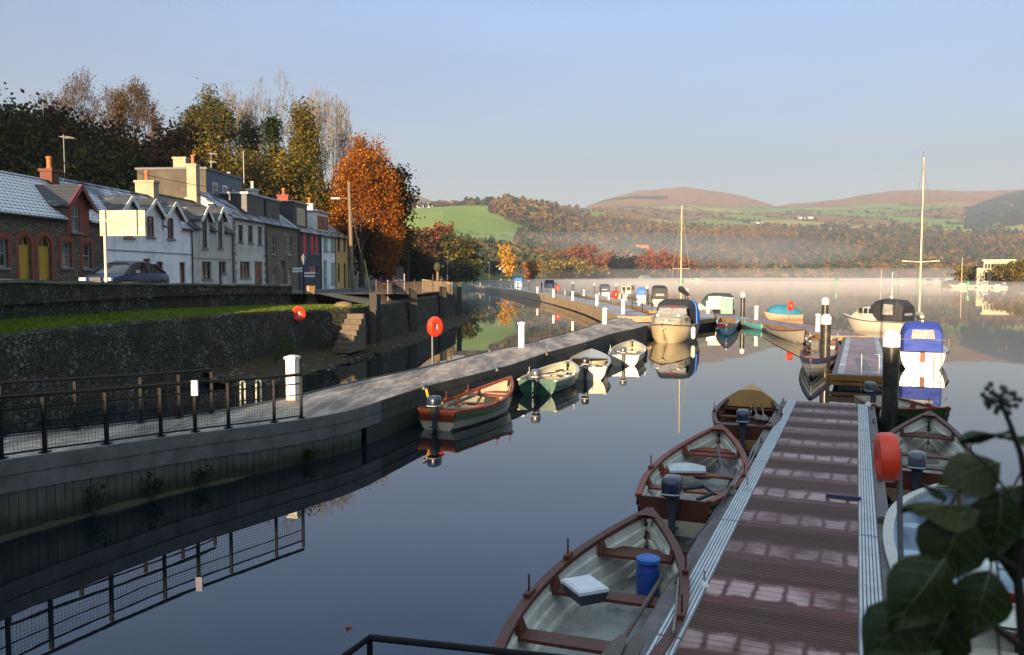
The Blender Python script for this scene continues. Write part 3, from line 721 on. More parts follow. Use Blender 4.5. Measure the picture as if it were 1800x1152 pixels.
slate_h = slate_mat('half_frosted_slate', (.06,.07,.095), .38, (.62,.62,.7))
slate_d = slate_mat('dark_slate', (.045,.047,.055), .12, (.35,.35,.38))
door_y = mat('mustard_door_paint', (.46,.27,.015), (.4,.23,.012), 3, .5)
red_p = mat('dark_red_paint', (.2,.018,.022), (.16,.014,.018), 3, .5); bright_red = mat('bright_red_paint', (.5,.012,.025), r=.5)
brown_p = mat('brown_paint', (.055,.022,.014), (.04,.017,.012), 4, .5); green_p = mat('sage_green_paint', (.16,.34,.22), (.13,.28,.18), 3, .5)
dkgrey_p = mat('charcoal_paint', (.03,.032,.036), r=.55)
W, D = 'win', 'door'; U = {'sur': brick, 'frame': mat('grey_sash', (.3,.3,.3), r=.5)}
stone_h, lx, lz, H, L, rf = house('long stone cottage with frosted slate roof, two yellow arched doors and brick trim', -330, 186, 6.5, 1.95, 5.2, cot_stone, slate_f,
  [(W,-6,17,420,470,U),(D,36,58,414,500,{'mat':door_y,'arch':1,'sur':brick}),(D,70,93,415,500,{'mat':door_y,'arch':1,'sur':brick}),(W,111,128,426,470,U),(W,148,163,428,472,U),
   (W,-160,-125,418,470,U),(W,-90,-60,418,470,U),('cut',130,144,364,408)], base=2.6, gaps=((121,161),))
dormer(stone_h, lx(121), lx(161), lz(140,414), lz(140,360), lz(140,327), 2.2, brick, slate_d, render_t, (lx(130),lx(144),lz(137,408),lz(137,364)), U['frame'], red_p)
chimney(rf, L-.5, L+.1, 2.25, 2.85, H+1.2, H+2.5, mat('sooty_brick', (.15,.05,.028), (.08,.03,.02), 8, .9), (.5,)); antenna(stone_h, L+.8, 2.4, H+1.6, 2.9)
white_h, lx, lz, H, L, rf = house('white rendered house with three pointed gables and red window frames', 187, 340, 6.75, 1.9, 5.2, render_w, slate_h,
  [(W,219,241,459,488,{'mul':2}),(D,254,267,455,500,{'mat':red_p}),(W,277,289,460,489),(W,317,328,461,499),('cut',221,237,382,418),('cut',261,274,381,417),('cut',297,308,384,420)], frame_m=red_p, bands=(5.2,), base=2.55, gaps=((213,246),(254,288),(291,322)))
for a, b, wa, wb, yt, yb, ya, pk in ((213,246,221,237,382,418,374,347),(254,288,261,274,381,417,379,352),(291,322,297,308,384,420,383,357)):
    m_ = (a+b)/2; dormer(white_h, lx(a), lx(b), lz(m_,425), lz(m_,ya), lz(m_,pk), 1.9, render_w, slate_d, render_w, (lx(wa),lx(wb),lz(m_,yb),lz(m_,yt)), red_p, white_paint)
chimney(rf, L-.35, L+.3, 2.15, 3.3, H+1.0, H+2.8, mat('cream_chimney', (.36,.3,.21), (.3,.25,.17), 3, .85, dirt=(.2,.16,.1), dsc=1), (.5,))
cream_h, lx, lz, H, L, rf = house('cream house with two narrow white dormers and dark slate roof', 340.5, 411, 6.85, 2.0, 5.2, render_c, slate_d,
  [(W,356,373,460,491,{'mul':2}),(D,386,392,460,500,{'mat':brown_p}),(W,392,399,460,480),('cut',358,366,382,436),('cut',385.5,393,382,436)], frame_m=brown_p, bands=(5.0,), gaps=((354,371),(382,397)))
for a, b, wa, wb in ((354,371,358,366),(382,397,385.5,393)):
    m_ = (a+b)/2; dormer(cream_h, lx(a), lx(b), lz(m_,442), lz(m_,385), lz(m_,366), 1.9, render_c, slate_d, render_c, (lx(wa),lx(wb),lz(m_,436),lz(m_,382)), brown_p, white_paint)
chimney(rf, L-.35, L+.25, 2.3, 2.95, H+1.0, H+4.5, bpy.data.materials['cream_chimney'], (.5,))
pale_h, lx, lz, H, L, rf = house('pale rendered house with grey stone quoins and three upper windows', 411.5, 470, 7.9, 1.7, 5.2, render_g, slate_h,
  [(W,421,430,396,426),(W,438,447,397,427),(W,455,463,399,430),(W,423,441,460,488,{'mul':3,'tr':1}),(D,449,463,460,500,{'mat':mat('oak_door', (.16,.05,.022), r=.5)})], frame_m=brown_p, quoin=sill_m)
# tall rendered block set back behind it
da = 58.6; blk = empty('tall_house_block', (RX0-2.6+RXS*da, da, 4.0), FANG, 'tall flat-roofed block with buff gable and blue-grey cladding above the terrace', 'house')
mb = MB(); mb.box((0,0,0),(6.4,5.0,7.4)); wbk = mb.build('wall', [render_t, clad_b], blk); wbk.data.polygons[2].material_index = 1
mb = MB(); mb.box((-.1,-.12,7.402),(6.5,5.1,7.55)); mb.build('roof', mat('pale_parapet', (.14,.14,.15), r=.8), blk)
for x in (1.0, 2.7, 4.3):
    f = MB().box((x,-.04,5.0),(x+.85,-.002,6.6)).build('window', white_paint if x < 4 else mat('red_brown_frame', (.2,.05,.03)), blk); MB().box((x+.08,-.05,5.08),(x+.77,-.042,6.52)).build('pane', glass_c, f)
chimney(blk, .1, .8, 1.5, 2.4, 7.56, 8.15, bpy.data.materials['cream_chimney']); antenna(blk, 3.2, 1, 7.5, 1.6); antenna(blk, 5.4, 2, 7.5, 1.3)
buff_h, lx, lz, H, L, rf = house('buff stone house with tall pale windows and pointed arched door', 470.5, 526.5, 7.9, 1.9, 5.2, buff_stone, slate_h,
  [(W,480,488,415,448),(W,507,516,416,449),(W,480.5,488,470,502),(W,508,516,471,502),(D,495,503,459,502,{'mat':mat('grey_green_door', (.12,.13,.11)),'arch':1})], frame_m=mat('pale_green_frame', (.42,.46,.40)))
for x0, x1 in ((-2.2, 1.2), (1.7, 4.6)):
    MB().box((x0,.6,H+.35),(x1,2.6,H+2.0)).build('box_dormer', dkgrey_p, buff_h); MB().box((x0-.12,.45,H+2.002),(x1+.12,2.7,H+2.14)).build('dormer_roof', slate_f, buff_h)
chimney(rf, .2, 1.2, 2.7, 3.5, H+1.6, H+3.2, render_c, (.5,), render_c); chimney(rf, 4.8, 5.6, 2.7, 3.4, H+1.6, H+3.0, render_c, (.5,), render_c)
mb = MB().box((lx(499),-.03,lz(503,416)),(lx(508),-.003,lz(503,409))); mb.build('name_plate', sill_m, buff_h)
MB().tube([(3.6,3.1,H+1.8),(3.6,3.1,H+6.0)], .05, 6).build('aerial', galv, buff_h)
blue_h, lx, lz, H, L, rf = house('dark slate-blue house with bright red shutters', 527, 565.5, 7.7, 1.8, 5.2, render_n, slate_h,
  [(W,534,541,408,446),(W,547.5,553.5,410,447),(W,555.5,561,411,447),(W,545,560,468,480,{'mul':2})], frame_m=bright_red)
for k in ((534,541,408,446),(547.5,553.5,410,447),(555.5,561,411,447)):
    a, b = lx(k[0]), lx(k[1]); MB().box((a,-.02,lz(k[0],k[3])),(a+(b-a)*.8,.035,lz(k[0],k[2]))).build('shutter', bright_red, blue_h)
d_ = MB().box((lx(529),.5,H+.3),(lx(552),2.6,H+2.5)).build('box_dormer', dkgrey_p, blue_h); MB().box((lx(533),.44,H+.6),(lx(547),.498,H+2.1)).build('pane', mat('pale_glazing', (.25,.27,.26), r=.1), blue_h); MB().box((lx(528),.35,H+2.502),(lx(553),2.7,H+2.62)).build('dormer_roof', slate_f, blue_h)
chimney(rf, 4.4, 5.3, 2.4, 3.4, H+1.6, H+3.4, brick, (.3,.7))
green_h, lx, lz, H, L, rf = house('white house with sage green shutters and green door', 566, 590.5, 7.7, 1.8, 5.2, render_w, slate_h,
  [(W,570,577,408,441),(W,583,589.5,410,442),(D,569,576,458,505,{'mat':green_p}),(W,583,589.5,462,500)], frame_m=green_p)
for k in ((570,577,408,441),(583,589.5,410,442),(583,589.5,462,500)):
    a, b = lx(k[0]), lx(k[1]); MB().box((a,-.02,lz(k[0],k[3])),(a+(b-a)*.75,.035,lz(k[0],k[2]))).build('shutter', green_p, green_h)
MB().box((.1,.5,H+.3),(4.2,2.6,H+2.2)).build('box_dormer', white_paint, green_h); f = MB().box((.3,.44,H+.5),(3.9,.498,H+1.95)).build('window', white_paint, green_h)
for q in range(4): MB().box((.4+q*.88,.42,H+.6),(.4+q*.88+.78,.438,H+1.85)).build('pane', glass_c, f)
MB().box((-.05,.3,H+2.202),(4.4,2.7,H+2.32)).build('dormer_roof', slate_f, green_h)
yel_h, lx, lz, H, L, rf = house('small yellow house at the far end of the terrace', 591, 612.5, 7.8, 1.8, 5.2, render_y, slate_h,
  [(W,594.5,599,412,441),(W,605,609.5,413,442),(W,594.5,598.5,463,494),(D,605,609.5,463,505,{'mat':brown_p})], frame_m=brown_p)
chimney(rf, .2, 1.0, 2.3, 3.2, H+1.6, H+3.1, render_c, (.5,))

# ------------------------------------------------------------------ car builder
car_glass = NT('car_glass').set(Base__Color=(.02,.028,.035), Roughness=.08, Specular__IOR__Level=.35).m
tyre_m = mat('tyre', (.015,.015,.015), r=.85); lampw = mat('clear_lens', (.75,.75,.72), r=.1)
def car(name, label, loc, rz, paint, cat='car', hatch=False):
    r = empty(name, loc, rz, label, cat)
    X = [-2.2,-2.12,-1.9,-1.2,-.4,.4,1.1,1.8,2.12,2.22]
    belt = [.62,.86,.93,.95,.94,.92,.9,.82,.7,.55]; bot = [.42,.3,.25,.22,.22,.22,.22,.24,.3,.4]; hw = [.62,.78,.86,.89,.9,.9,.89,.84,.72,.6]
    secs = []
    for x, zt, zb, w_ in zip(X, belt, bot, hw):
        secs.append([(x,-w_*.92,zb),(x,-w_,zb+.15),(x,-w_,zt-.18),(x,-w_*.93,zt-.04),(x,-w_*.6,zt+.015),(x,0,zt+.03),(x,w_*.6,zt+.015),(x,w_*.93,zt-.04),(x,w_,zt-.18),(x,w_,zb+.15),(x,w_*.92,zb)])
    b = MB(); b.loft(secs, closed=True, caps=True); b.build('body', paint, r, smooth=50)
    bx = [-1.95,-1.2,-.7,.1,.55,1.25] if not hatch else [-2.05,-1.75,-.9,.1,.55,1.25]; zt = [.93,1.33,1.42,1.43,1.34,.9]
    g_ = MB(); g_.loft([[(x,-.78 if z < 1 else -.62,.88),(x,-.6 - (1.43-z)*.3,z-.04),(x,-.4,z),(x,.4,z),(x,.6+(1.43-z)*.3,z-.04),(x,.78 if z < 1 else .62,.88)] for x, z in zip(bx, zt)], closed=True, caps=True); g_.build('windows', car_glass, r, smooth=40)
    rb = MB(); rb.loft([[(x,-.59,1.37+dz),(x,-.4,1.425+dz),(x,.4,1.425+dz),(x,.59,1.37+dz)] for x, dz in ((-1.25,-.07),(-.7,.012),(.1,.022),(.6,-.07))]); 
    rb.loft([[(x,-.59,1.345+dz),(x,-.4,1.40+dz),(x,.4,1.40+dz),(x,.59,1.345+dz)] for x, dz in ((-1.25,-.07),(-.7,.012),(.1,.022),(.6,-.07))], flip=True)
    for s in (-1,1):
        rb.bar((.55,s*.63,1.33),(1.28,s*.76,.9),.06); rb.bar((-1.15,s*.63,1.3),(-1.85,s*.74,.92),.09); rb.bar((-.35,s*.635,1.36),(-.35,s*.8,.9),.06)
    rb.build('roof', paint, r)
    for x in (-1.35, 1.38):
        for s in (-1, 1):
            wb_ = MB(); wb_.lathe([(.2,-.1),(.31,-.1),(.33,-.06),(.33,.06),(.31,.1),(.2,.1)], 18); wo = wb_.build('wheel', tyre_m, r); wo.location = (x, s*.8, .33); wo.rotation_euler = (R(90),0,0)
            rm = MB(); rm.lathe([(.05,-.11),(.2,-.104),(.2,.104),(.05,.11)], 14).build('rim', galv, wo)
    for s in (-1, 1):
        MB().cbox((2.13,s*.55,.66),(.16,.3,.12)).build('headlight', lampw, r); MB().cbox((-2.14,s*.58,.74),(.1,.3,.14)).build('tail_light', bright_red, r)
        m_ = MB(); m_.cbox((.62,s*.97,.98),(.12,.18,.12)); m_.build('mirror', paint, r)
    MB().cbox((2.2,0,.5),(.06,.52,.11)).build('number_plate', plastic_pale, r)
    MB().cbox((2.17,0,.66),(.08,.5,.14)).build('grille', plastic_dark, r)
    return r
navy_paint = mat('navy_car_paint', (.008,.014,.05), (.006,.01,.04), 3, .3, spec=.3); red_car = mat('red_car_paint', (.32,.01,.014), r=.25, coat=.6); dark_car = mat('dark_car_paint', (.02,.022,.026), r=.25, coat=.6); silver_car = mat('silver_car_paint', (.4,.41,.42), r=.3, metal=.3)
p = Q(222, 483, 36); car('saloon_car', 'dark navy saloon car on the road behind the stone wall', (p.x, p.y, strz(36)+.06), R(-97), navy_paint)
p = Q(682, 489, 92); car('hatchback_car', 'small red car approaching along the road under the trees', (p.x, p.y, strz(92)+.02), R(-95), red_car, hatch=True)
p = Q(692, 488, 110); car('hatchback_car', 'dark car driving close behind the red car', (p.x, p.y, strz(110)+.02), R(-95), dark_car, hatch=True)
p = Q(712, 487, 150); car('hatchback_car', 'grey car in the distance past the dark roadside pole', (p.x, p.y, 2.6), R(-70), silver_car, hatch=True)
# ------------------------------------------------------------------ trees
bark = mat('bark', (.06,.045,.033), (.035,.028,.022), 5, .95, .5, 20); bark_pale = mat('pale_bark', (.15,.125,.105), (.10,.085,.07), 5, .95, .4, 20)
def skeleton(h, sp, seed, levels=3, kids=6, up=.55, r0=None, trunk_frac=.25, n0=6, rmin=.02, tl=None):
    rs = random.Random(seed); tubes = []; tips = []
    def br(p, d, L, r, lev):
        pts = [p]; rad = [r]; q = Vector(p); dd = Vector(d)
        ns = 5 if lev == 0 else 3
        for i in range(ns):
            dd = (dd + Vector((rs.gauss(0,.13), rs.gauss(0,.13), rs.gauss(0,.08) + (.06 if lev else .0)*up))).normalized()
            q = q + dd*L/ns; pts.append(Vector(q)); rad.append(max(rmin, r*(1-(i+1)/ns*(.75 if lev == 0 else .6))))
        tubes.append((pts, rad, lev)); 
        if lev >= levels: tips.append(pts[-1]); tips.append(pts[-2]); return
        k = kids + (3 if lev == 0 else 0)
        for i in range(k):
            t_ = (trunk_frac + (1-trunk_frac)*(i+rs.random()*.6)/k) if lev == 0 else .25+.75*(i+rs.random()*.6)/k
            f = min(t_, .999)*ns; j = int(f); b = pts[j].lerp(pts[j+1], f-j)
            a = rs.random()*6.283 if lev else i*2.4+rs.random()
            side = Vector((math.cos(a), math.sin(a), 0)); ax_ = dd if lev else Vector((0,0,1))
            side = (side - ax_*side.dot(ax_)).normalized()
            nd_ = (ax_*up + side*(1-up*.5)*(1.15 - (.6*t_ if lev == 0 else 0))).normalized()
            ln = ((sp*(.62-.25*abs(t_-.5)) if tl is None else h*(.78-.3*t_)) if lev == 0 else L*(.52 if tl is None else .55))*(.75+.5*rs.random())
            br(b, nd_, ln, max(rmin, rad[j]*.55), lev+1)
    br(Vector((0,0,0)), Vector((0,0,1)), h*(tl or .9), r0 or h*.018, 0)
    return tubes, tips
def fork(seed, depth=8, rmin=.02, spread=1.0, r0=.28):
    rs = random.Random(seed); tubes = []; tips = []
    def go(p, d, L, r, lev):
        m_ = p + d*L*.5 + Vector((rs.gauss(0,.05), rs.gauss(0,.05), rs.gauss(0,.03)))*L; q = p + d*L + Vector((rs.gauss(0,.06), rs.gauss(0,.06), 0))*L
        r2 = max(rmin, r*.72); tubes.append(([p, m_, q], [r, (r+r2)/2, r2], 0 if lev < 2 else 1 if lev < 4 else 2))
        if lev >= depth: tips.append(q); tips.append(m_); return
        if lev >= depth-2: tips.append(q)
        n = 4 if lev == 0 else 3 if rs.random() < .35 else 2; a0 = rs.random()*6.28
        dn = (q-m_).normalized(); u = dn.orthogonal().normalized(); v_ = dn.cross(u)
        for k in range(n):
            a = a0 + k*6.283/n + rs.gauss(0,.35); th = R(rs.uniform(15, 36))*spread*(1.25 if lev == 0 else 1)
            nd_ = (dn*math.cos(th) + (u*math.cos(a)+v_*math.sin(a))*math.sin(th) + Vector((0,0,.07))).normalized()
            go(q, nd_, L*rs.uniform(.68, .92)*(.9 if lev == 0 else 1), r2*(.9 if k == 0 else .72), lev+1)
    go(Vector((0,0,0)), Vector((rs.gauss(0,.05), rs.gauss(0,.05), 1)).normalized(), 2.4, r0, 0)
    return tubes, tips
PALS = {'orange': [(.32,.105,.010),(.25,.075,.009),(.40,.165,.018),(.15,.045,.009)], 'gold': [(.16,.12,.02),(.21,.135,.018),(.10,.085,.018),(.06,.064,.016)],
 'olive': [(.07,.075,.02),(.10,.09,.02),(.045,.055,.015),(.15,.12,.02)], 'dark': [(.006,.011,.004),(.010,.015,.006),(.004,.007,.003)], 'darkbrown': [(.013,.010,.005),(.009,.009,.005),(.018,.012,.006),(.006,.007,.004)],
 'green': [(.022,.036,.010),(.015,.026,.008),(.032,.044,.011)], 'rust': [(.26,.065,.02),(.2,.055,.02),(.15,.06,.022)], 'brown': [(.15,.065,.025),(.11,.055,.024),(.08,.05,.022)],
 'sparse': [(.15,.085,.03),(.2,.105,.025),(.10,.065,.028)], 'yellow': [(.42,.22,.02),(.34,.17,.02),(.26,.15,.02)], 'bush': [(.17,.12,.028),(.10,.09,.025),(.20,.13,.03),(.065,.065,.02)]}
def tree(label, base, h, sp, pal, nleaf=5000, lsz=.22, seed=1, levels=3, kids=6, up=.55, cone=0., name='broadleaf_tree', bk=None, clump=1.0, trunk_frac=.22, cat='tree', group=None, low=.12, rmin=.02, tl=None, fk=0, spread=1.0):
    root = empty(name, base, random.Random(seed).random()*6, label, cat, group)
    tubes, tips = fork(seed, fk, rmin, spread, h*.02) if fk else skeleton(h, sp, seed, levels, kids, up, None, trunk_frac, 6, rmin, tl)
    zm = sorted(p.z for p in tips)[int(len(tips)*.995)] + (clump*.8 if nleaf else 0); rm = sorted(math.hypot(p.x, p.y) for p in tips)[int(len(tips)*.93)]
    sz_ = h/zm; sr = min(3.2 if fk else 1.8, sp*.5/max(rm, .1))
    def f(p):
        c = 1 - cone*max(0, p.z/zm - .15)
        return Vector((p.x*sr*c, p.y*sr*c, p.z*sz_))
    mb = MB()
    for pts, rad, lev in tubes: mb.tube([f(p) for p in pts], rad, 7 if lev == 0 else 4 if lev < 2 else 3, cap=False)
    mb.build('trunk', bk or bark, root, smooth=True)
    if nleaf:
        rg = np.random.default_rng(seed); tp = np.array([tuple(f(p)) for p in tips]); tp = tp[tp[:,2] > h*low]
        k = len(tp); ci = rg.integers(0, k, nleaf); off = rg.normal(size=(nleaf,3))*np.array([clump, clump, clump*.7])
        pos = tp[ci] + off; pc = np.array(PALS[pal]); cl = rg.integers(0, len(pc), k); cb = rg.uniform(.65, 1.35, k)
        mixr = rg.random(nleaf) < .25; cidx = np.where(mixr, rg.integers(0, len(pc), nleaf), cl[ci])
        c = pc[cidx]*cb[ci][:,None]*rg.uniform(.75, 1.3, (nleaf,1))
        pos[:,2] = np.maximum(pos[:,2], .15)
        leaf_mesh('crown', pos, np.full(nleaf, lsz), c, leaf_m if lsz < .6 else far_leaf_m, root, seed)
    return root
def bank_tree(label, px, d, top, wpx, pal, **k):
    x = (px-900)/FPX*d; z = gz(x, d) - .3; zt = Q(px, top, d).z
    return tree(label, (x, d, z), max(2.5, zt-z), wpx*d/FPX, pal, **k)
G = 'trees on the slope behind the terrace'
bt = [
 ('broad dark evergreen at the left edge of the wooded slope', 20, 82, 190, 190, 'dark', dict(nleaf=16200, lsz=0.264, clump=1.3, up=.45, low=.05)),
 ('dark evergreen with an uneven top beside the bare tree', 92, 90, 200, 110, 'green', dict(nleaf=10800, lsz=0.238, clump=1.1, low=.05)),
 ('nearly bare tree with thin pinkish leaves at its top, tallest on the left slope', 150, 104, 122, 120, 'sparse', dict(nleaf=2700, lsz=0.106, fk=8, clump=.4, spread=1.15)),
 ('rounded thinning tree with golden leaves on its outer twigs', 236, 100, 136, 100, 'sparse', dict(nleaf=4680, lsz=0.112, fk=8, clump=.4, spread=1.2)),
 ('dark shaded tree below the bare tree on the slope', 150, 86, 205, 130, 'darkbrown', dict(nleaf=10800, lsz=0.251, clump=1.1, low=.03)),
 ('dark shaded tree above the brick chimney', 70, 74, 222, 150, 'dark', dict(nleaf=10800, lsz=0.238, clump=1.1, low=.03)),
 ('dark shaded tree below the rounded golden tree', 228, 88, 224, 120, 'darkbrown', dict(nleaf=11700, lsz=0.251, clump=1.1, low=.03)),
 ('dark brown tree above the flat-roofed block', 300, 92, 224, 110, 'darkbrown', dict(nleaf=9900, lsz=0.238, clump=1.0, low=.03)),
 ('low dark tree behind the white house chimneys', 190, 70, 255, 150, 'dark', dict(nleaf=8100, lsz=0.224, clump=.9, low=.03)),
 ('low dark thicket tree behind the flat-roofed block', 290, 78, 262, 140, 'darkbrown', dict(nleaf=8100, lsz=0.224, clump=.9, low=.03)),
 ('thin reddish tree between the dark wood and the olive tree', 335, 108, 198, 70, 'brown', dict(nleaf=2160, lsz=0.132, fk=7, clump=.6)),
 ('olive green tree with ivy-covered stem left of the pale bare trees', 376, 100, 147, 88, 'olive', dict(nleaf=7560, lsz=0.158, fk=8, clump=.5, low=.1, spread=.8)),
 ('wide pale bare tree with upright branches, centre of the slope', 446, 112, 142, 165, None, dict(nleaf=0, fk=9, spread=1.3, bk=bark_pale, rmin=.024)),
 ('dark ivy-covered stem in front of the pale bare tree', 436, 98, 212, 42, 'dark', dict(nleaf=4680, lsz=0.172, up=.8, clump=.6, cone=.4, low=.03)),
 ('slim dark ivy-covered tree right of the pale bare tree', 474, 98, 205, 34, 'green', dict(nleaf=4320, lsz=0.172, up=.8, clump=.5, cone=.4, low=.03)),
 ('conical yellow-green tree in the middle of the slope', 519, 96, 178, 104, 'gold', dict(nleaf=12600, lsz=0.158, levels=3, kids=8, up=.6, clump=.75, cone=.75, low=.08)),
 ('rounded pale bare tree behind the orange beech', 586, 110, 168, 150, None, dict(nleaf=0, fk=9, spread=1.3, bk=bark_pale, rmin=.024)),
 ('large orange beech in autumn leaf at the end of the terrace', 636, 90, 232, 112, 'orange', dict(fk=7, spread=1.3, nleaf=30000, lsz=0.125, clump=.55, low=.03, name='beech_tree')),
 ('dark ivy-covered tree right of the orange beech', 691, 98, 292, 66, 'green', dict(nleaf=12600, lsz=0.172, up=.6, clump=.8, low=.02)),
 ('dark roadside tree under the orange beech', 668, 104, 372, 90, 'dark', dict(nleaf=9000, lsz=0.198, up=.5, clump=.9, low=.02)),
 ('golden brown thicket tree above the flat roof', 400, 84, 246, 90, 'gold', dict(nleaf=6480, lsz=0.158, clump=.8, low=.03)),
 ('golden brown thicket tree behind the black dormers', 462, 88, 262, 110, 'bush', dict(nleaf=8280, lsz=0.172, clump=.85, low=.03)),
 ('olive thicket tree below the conical tree', 540, 90, 268, 110, 'gold', dict(nleaf=9360, lsz=0.165, clump=.85, low=.03)),
 ('dark hedge tree on the roadside bank beyond the red car', 708, 122, 436, 60, 'dark', dict(nleaf=5000, lsz=.2, clump=.8, low=.02)),
 ('dark low hedge tree left of the far copse', 738, 150, 452, 56, 'darkbrown', dict(nleaf=4000, lsz=.24, clump=.9, low=.02)),
 ('brown bush behind the white and yellow houses', 585, 92, 320, 80, 'darkbrown', dict(nleaf=6480, lsz=0.172, clump=.8, low=.03)),
]
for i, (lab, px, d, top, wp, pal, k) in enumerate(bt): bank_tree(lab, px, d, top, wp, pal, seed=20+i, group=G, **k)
def far_tree(label, px, base_py, d, top, wpx, pal, z=None, **k):
    x = (px-900)/FPX*d; zz = z if z is not None else max(.6, float(terrain_z(np.array([px]), np.array([float(d)]))[0]))
    zt = Q(px, top, d).z; k.setdefault('levels', 2); k.setdefault('kids', 7); k.setdefault('rmin', .08)
    return tree(label, (x, d, zz-.4), max(3, zt-zz), wpx*d/FPX, pal, **k)
G2 = 'trees along the far shore'
fl = [
 ('brown tree at the left of the far copse', 738, 0, 250, 398, 66, 'brown', 1700, {}), ('rust red tree topping the far copse', 768, 0, 262, 390, 52, 'rust', 1500, {}),
 ('olive tree in the middle of the far copse', 795, 0, 256, 404, 70, 'olive', 1900, {}), ('greener rounded tree at the right of the far copse', 820, 0, 268, 424, 48, 'green', 1500, {}),
 ('low dark hedge tree at the foot of the far copse', 750, 0, 225, 452, 110, 'dark', 1700, {}), ('low green bush right below the far copse', 805, 0, 240, 455, 70, 'green', 1300, {}),
 ('slender golden poplar by the far car park', 896, 0, 390, 430, 27, 'yellow', 1200, dict(up=.85, cone=.3, name='poplar_tree')), ('small square orange tree right of the poplar', 937, 0, 430, 457, 22, 'orange', 600, {}),
 ('bushy gold-green tree by the shore', 962, 0, 560, 458, 46, 'bush', 1100, {}), ('broad gold-green willow at the water edge', 1006, 0, 600, 456, 70, 'bush', 1800, {}),
 ('rounded yellowish bush on the shoreline', 1038, 0, 640, 470, 48, 'bush', 1100, {}), ('tall red-brown tree behind the willow', 1026, 0, 740, 424, 84, 'rust', 1500, {}),
 ('dark tree between the red-brown trees', 1078, 0, 760, 446, 80, 'darkbrown', 1500, {}), ('wide rust tree above the boathouse', 1152, 0, 860, 436, 84, 'rust', 1600, {}),
 ('brown tree left of the boathouse', 1108, 0, 840, 455, 50, 'brown', 1000, {}), ('brown tree on the shore behind the poplar', 985, 0, 700, 440, 50, 'brown', 1000, {}),
 ('bluish green tree in the smoke below the pasture', 842, 0, 420, 448, 34, 'green', 800, {}), ('dark green tree beside the far road', 868, 0, 440, 458, 30, 'dark', 700, {}),
 ('rust tree to the right of the boathouse', 1200, 0, 930, 452, 56, 'rust', 900, {}), ('brown shoreline tree right of the tall mast', 1262, 0, 1020, 455, 60, 'brown', 800, {}),
]
for i, (lab, px, b, d, top, wp, pal, nl, k) in enumerate(fl):
    far_tree(lab, px, b, d, top, wp, pal, nleaf=nl, lsz=max(.55, d*.0017), clump=max(.8, d*.0028), seed=100+i, low=.02, group=G2, **k)
# ------------------------------------------------------------------ boardwalk and pontoons
def resample(pts, n):
    pts = [Vector(p) for p in pts]; s = [0]
    for a, b in zip(pts[:-1], pts[1:]): s.append(s[-1]+(b-a).length)
    out = []
    for q in np.linspace(0, s[-1], n):
        i = min(max(int(np.searchsorted(s, q))-1, 0), len(pts)-2); f = (q-s[i])/(s[i+1]-s[i]); out.append(pts[i].lerp(pts[i+1], f))
    return out
def smooth_path(pts, it=3):
    for _ in range(it): pts = [pts[0]] + [pts[i]*.5+(pts[i-1]+pts[i+1])*.25 for i in range(1, len(pts)-1)] + [pts[-1]]
    return pts
AZ = .9
def az(px): return AZ + .25*max(0, (530-px)/530) + .15*min(1, max(0, (px-880)/230))
Af = [(-330,880),(-160,838),(0,813),(73,800),(180,788),(270,773),(348,763),(415,755),(475,748),(530,740),(612,725),(747,680),(825,662),(900,642),(960,621),(1028,603),(1076,587),(1116,579),(1136,573)]
Ab = [(-330,800),(-160,786),(0,770),(150,754),(280,740),(373,728),(533,695),(610,675),(762,644),(860,618),(920,607),(1020,580),(1066,564),(1096,557)]
AF = smooth_path(resample([P(x, y, az(x)) for x, y in Af], 120), 6); AB = smooth_path(resample([P(x, y, az(x)) for x, y in Ab], 120), 6)
bw_ang = -math.atan2(AF[60].y-AF[40].y, AF[60].x-AF[40].x)
deck_A = deck_mat('frosted_boardwalk_planks', (.16,.13,.11), (.11,.088,.075), (.40,.37,.36), .42, bw_ang+R(90)-R(90), .15, .06, .55)
# planks lie across the walk: rotate so that y' runs along it
deck_A = deck_mat('frosted_boardwalk', (.14,.096,.068), (.088,.062,.045), (.50,.405,.33), .38, bw_ang+R(90), .15, .07, .5)
walk = empty('boardwalk', AF[40], 0, 'curved grey timber boardwalk with frosted planks leading out to the marina', 'boardwalk')
def B(mb, name, m, root, **k):
    o = mb.build(name, m, None, **k); o.parent = root
    o.matrix_parent_inverse = Matrix.Translation(-Vector(root.location)); return o
mb = MB(); mb.loft([[b, a] for a, b in zip(AF, AB)], flip=False); mb.loft([[b+Vector((0,0,-.12)), a+Vector((0,0,-.12))] for a, b in zip(AF, AB)], flip=True)
B(mb, 'deck', deck_A, walk)
def outn(path, i, s=1):
    d = (path[min(i+1,len(path)-1)]-path[max(i-1,0)]); n = Vector((d.y,-d.x,0)).normalized(); return n*s
fascia_m = mat('grey_fascia_board', (.14,.135,.13), (.085,.08,.078), 4, .8, .3, 14, co='World', dirt=(.04,.04,.035), dsc=1.6)
fascia_d = mat('shaded_wet_fascia', (.045,.045,.034), (.028,.028,.022), 4, .85, .3, 14, co='World', dirt=(.015,.018,.009), dsc=1.6)  # wet wood; shade of the outer stretch is also put into this darker colour
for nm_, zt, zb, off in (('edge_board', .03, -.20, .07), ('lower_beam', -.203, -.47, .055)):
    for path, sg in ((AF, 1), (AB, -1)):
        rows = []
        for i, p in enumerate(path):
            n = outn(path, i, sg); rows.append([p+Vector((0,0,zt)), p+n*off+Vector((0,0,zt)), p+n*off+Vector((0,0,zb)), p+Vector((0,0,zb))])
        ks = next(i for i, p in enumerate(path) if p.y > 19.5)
        for r_, m_ in ((rows[:ks+1], fascia_m), (rows[ks:], fascia_d)): mb = MB(); mb.loft(r_, closed=True, caps=True); B(mb, nm_, m_, walk)
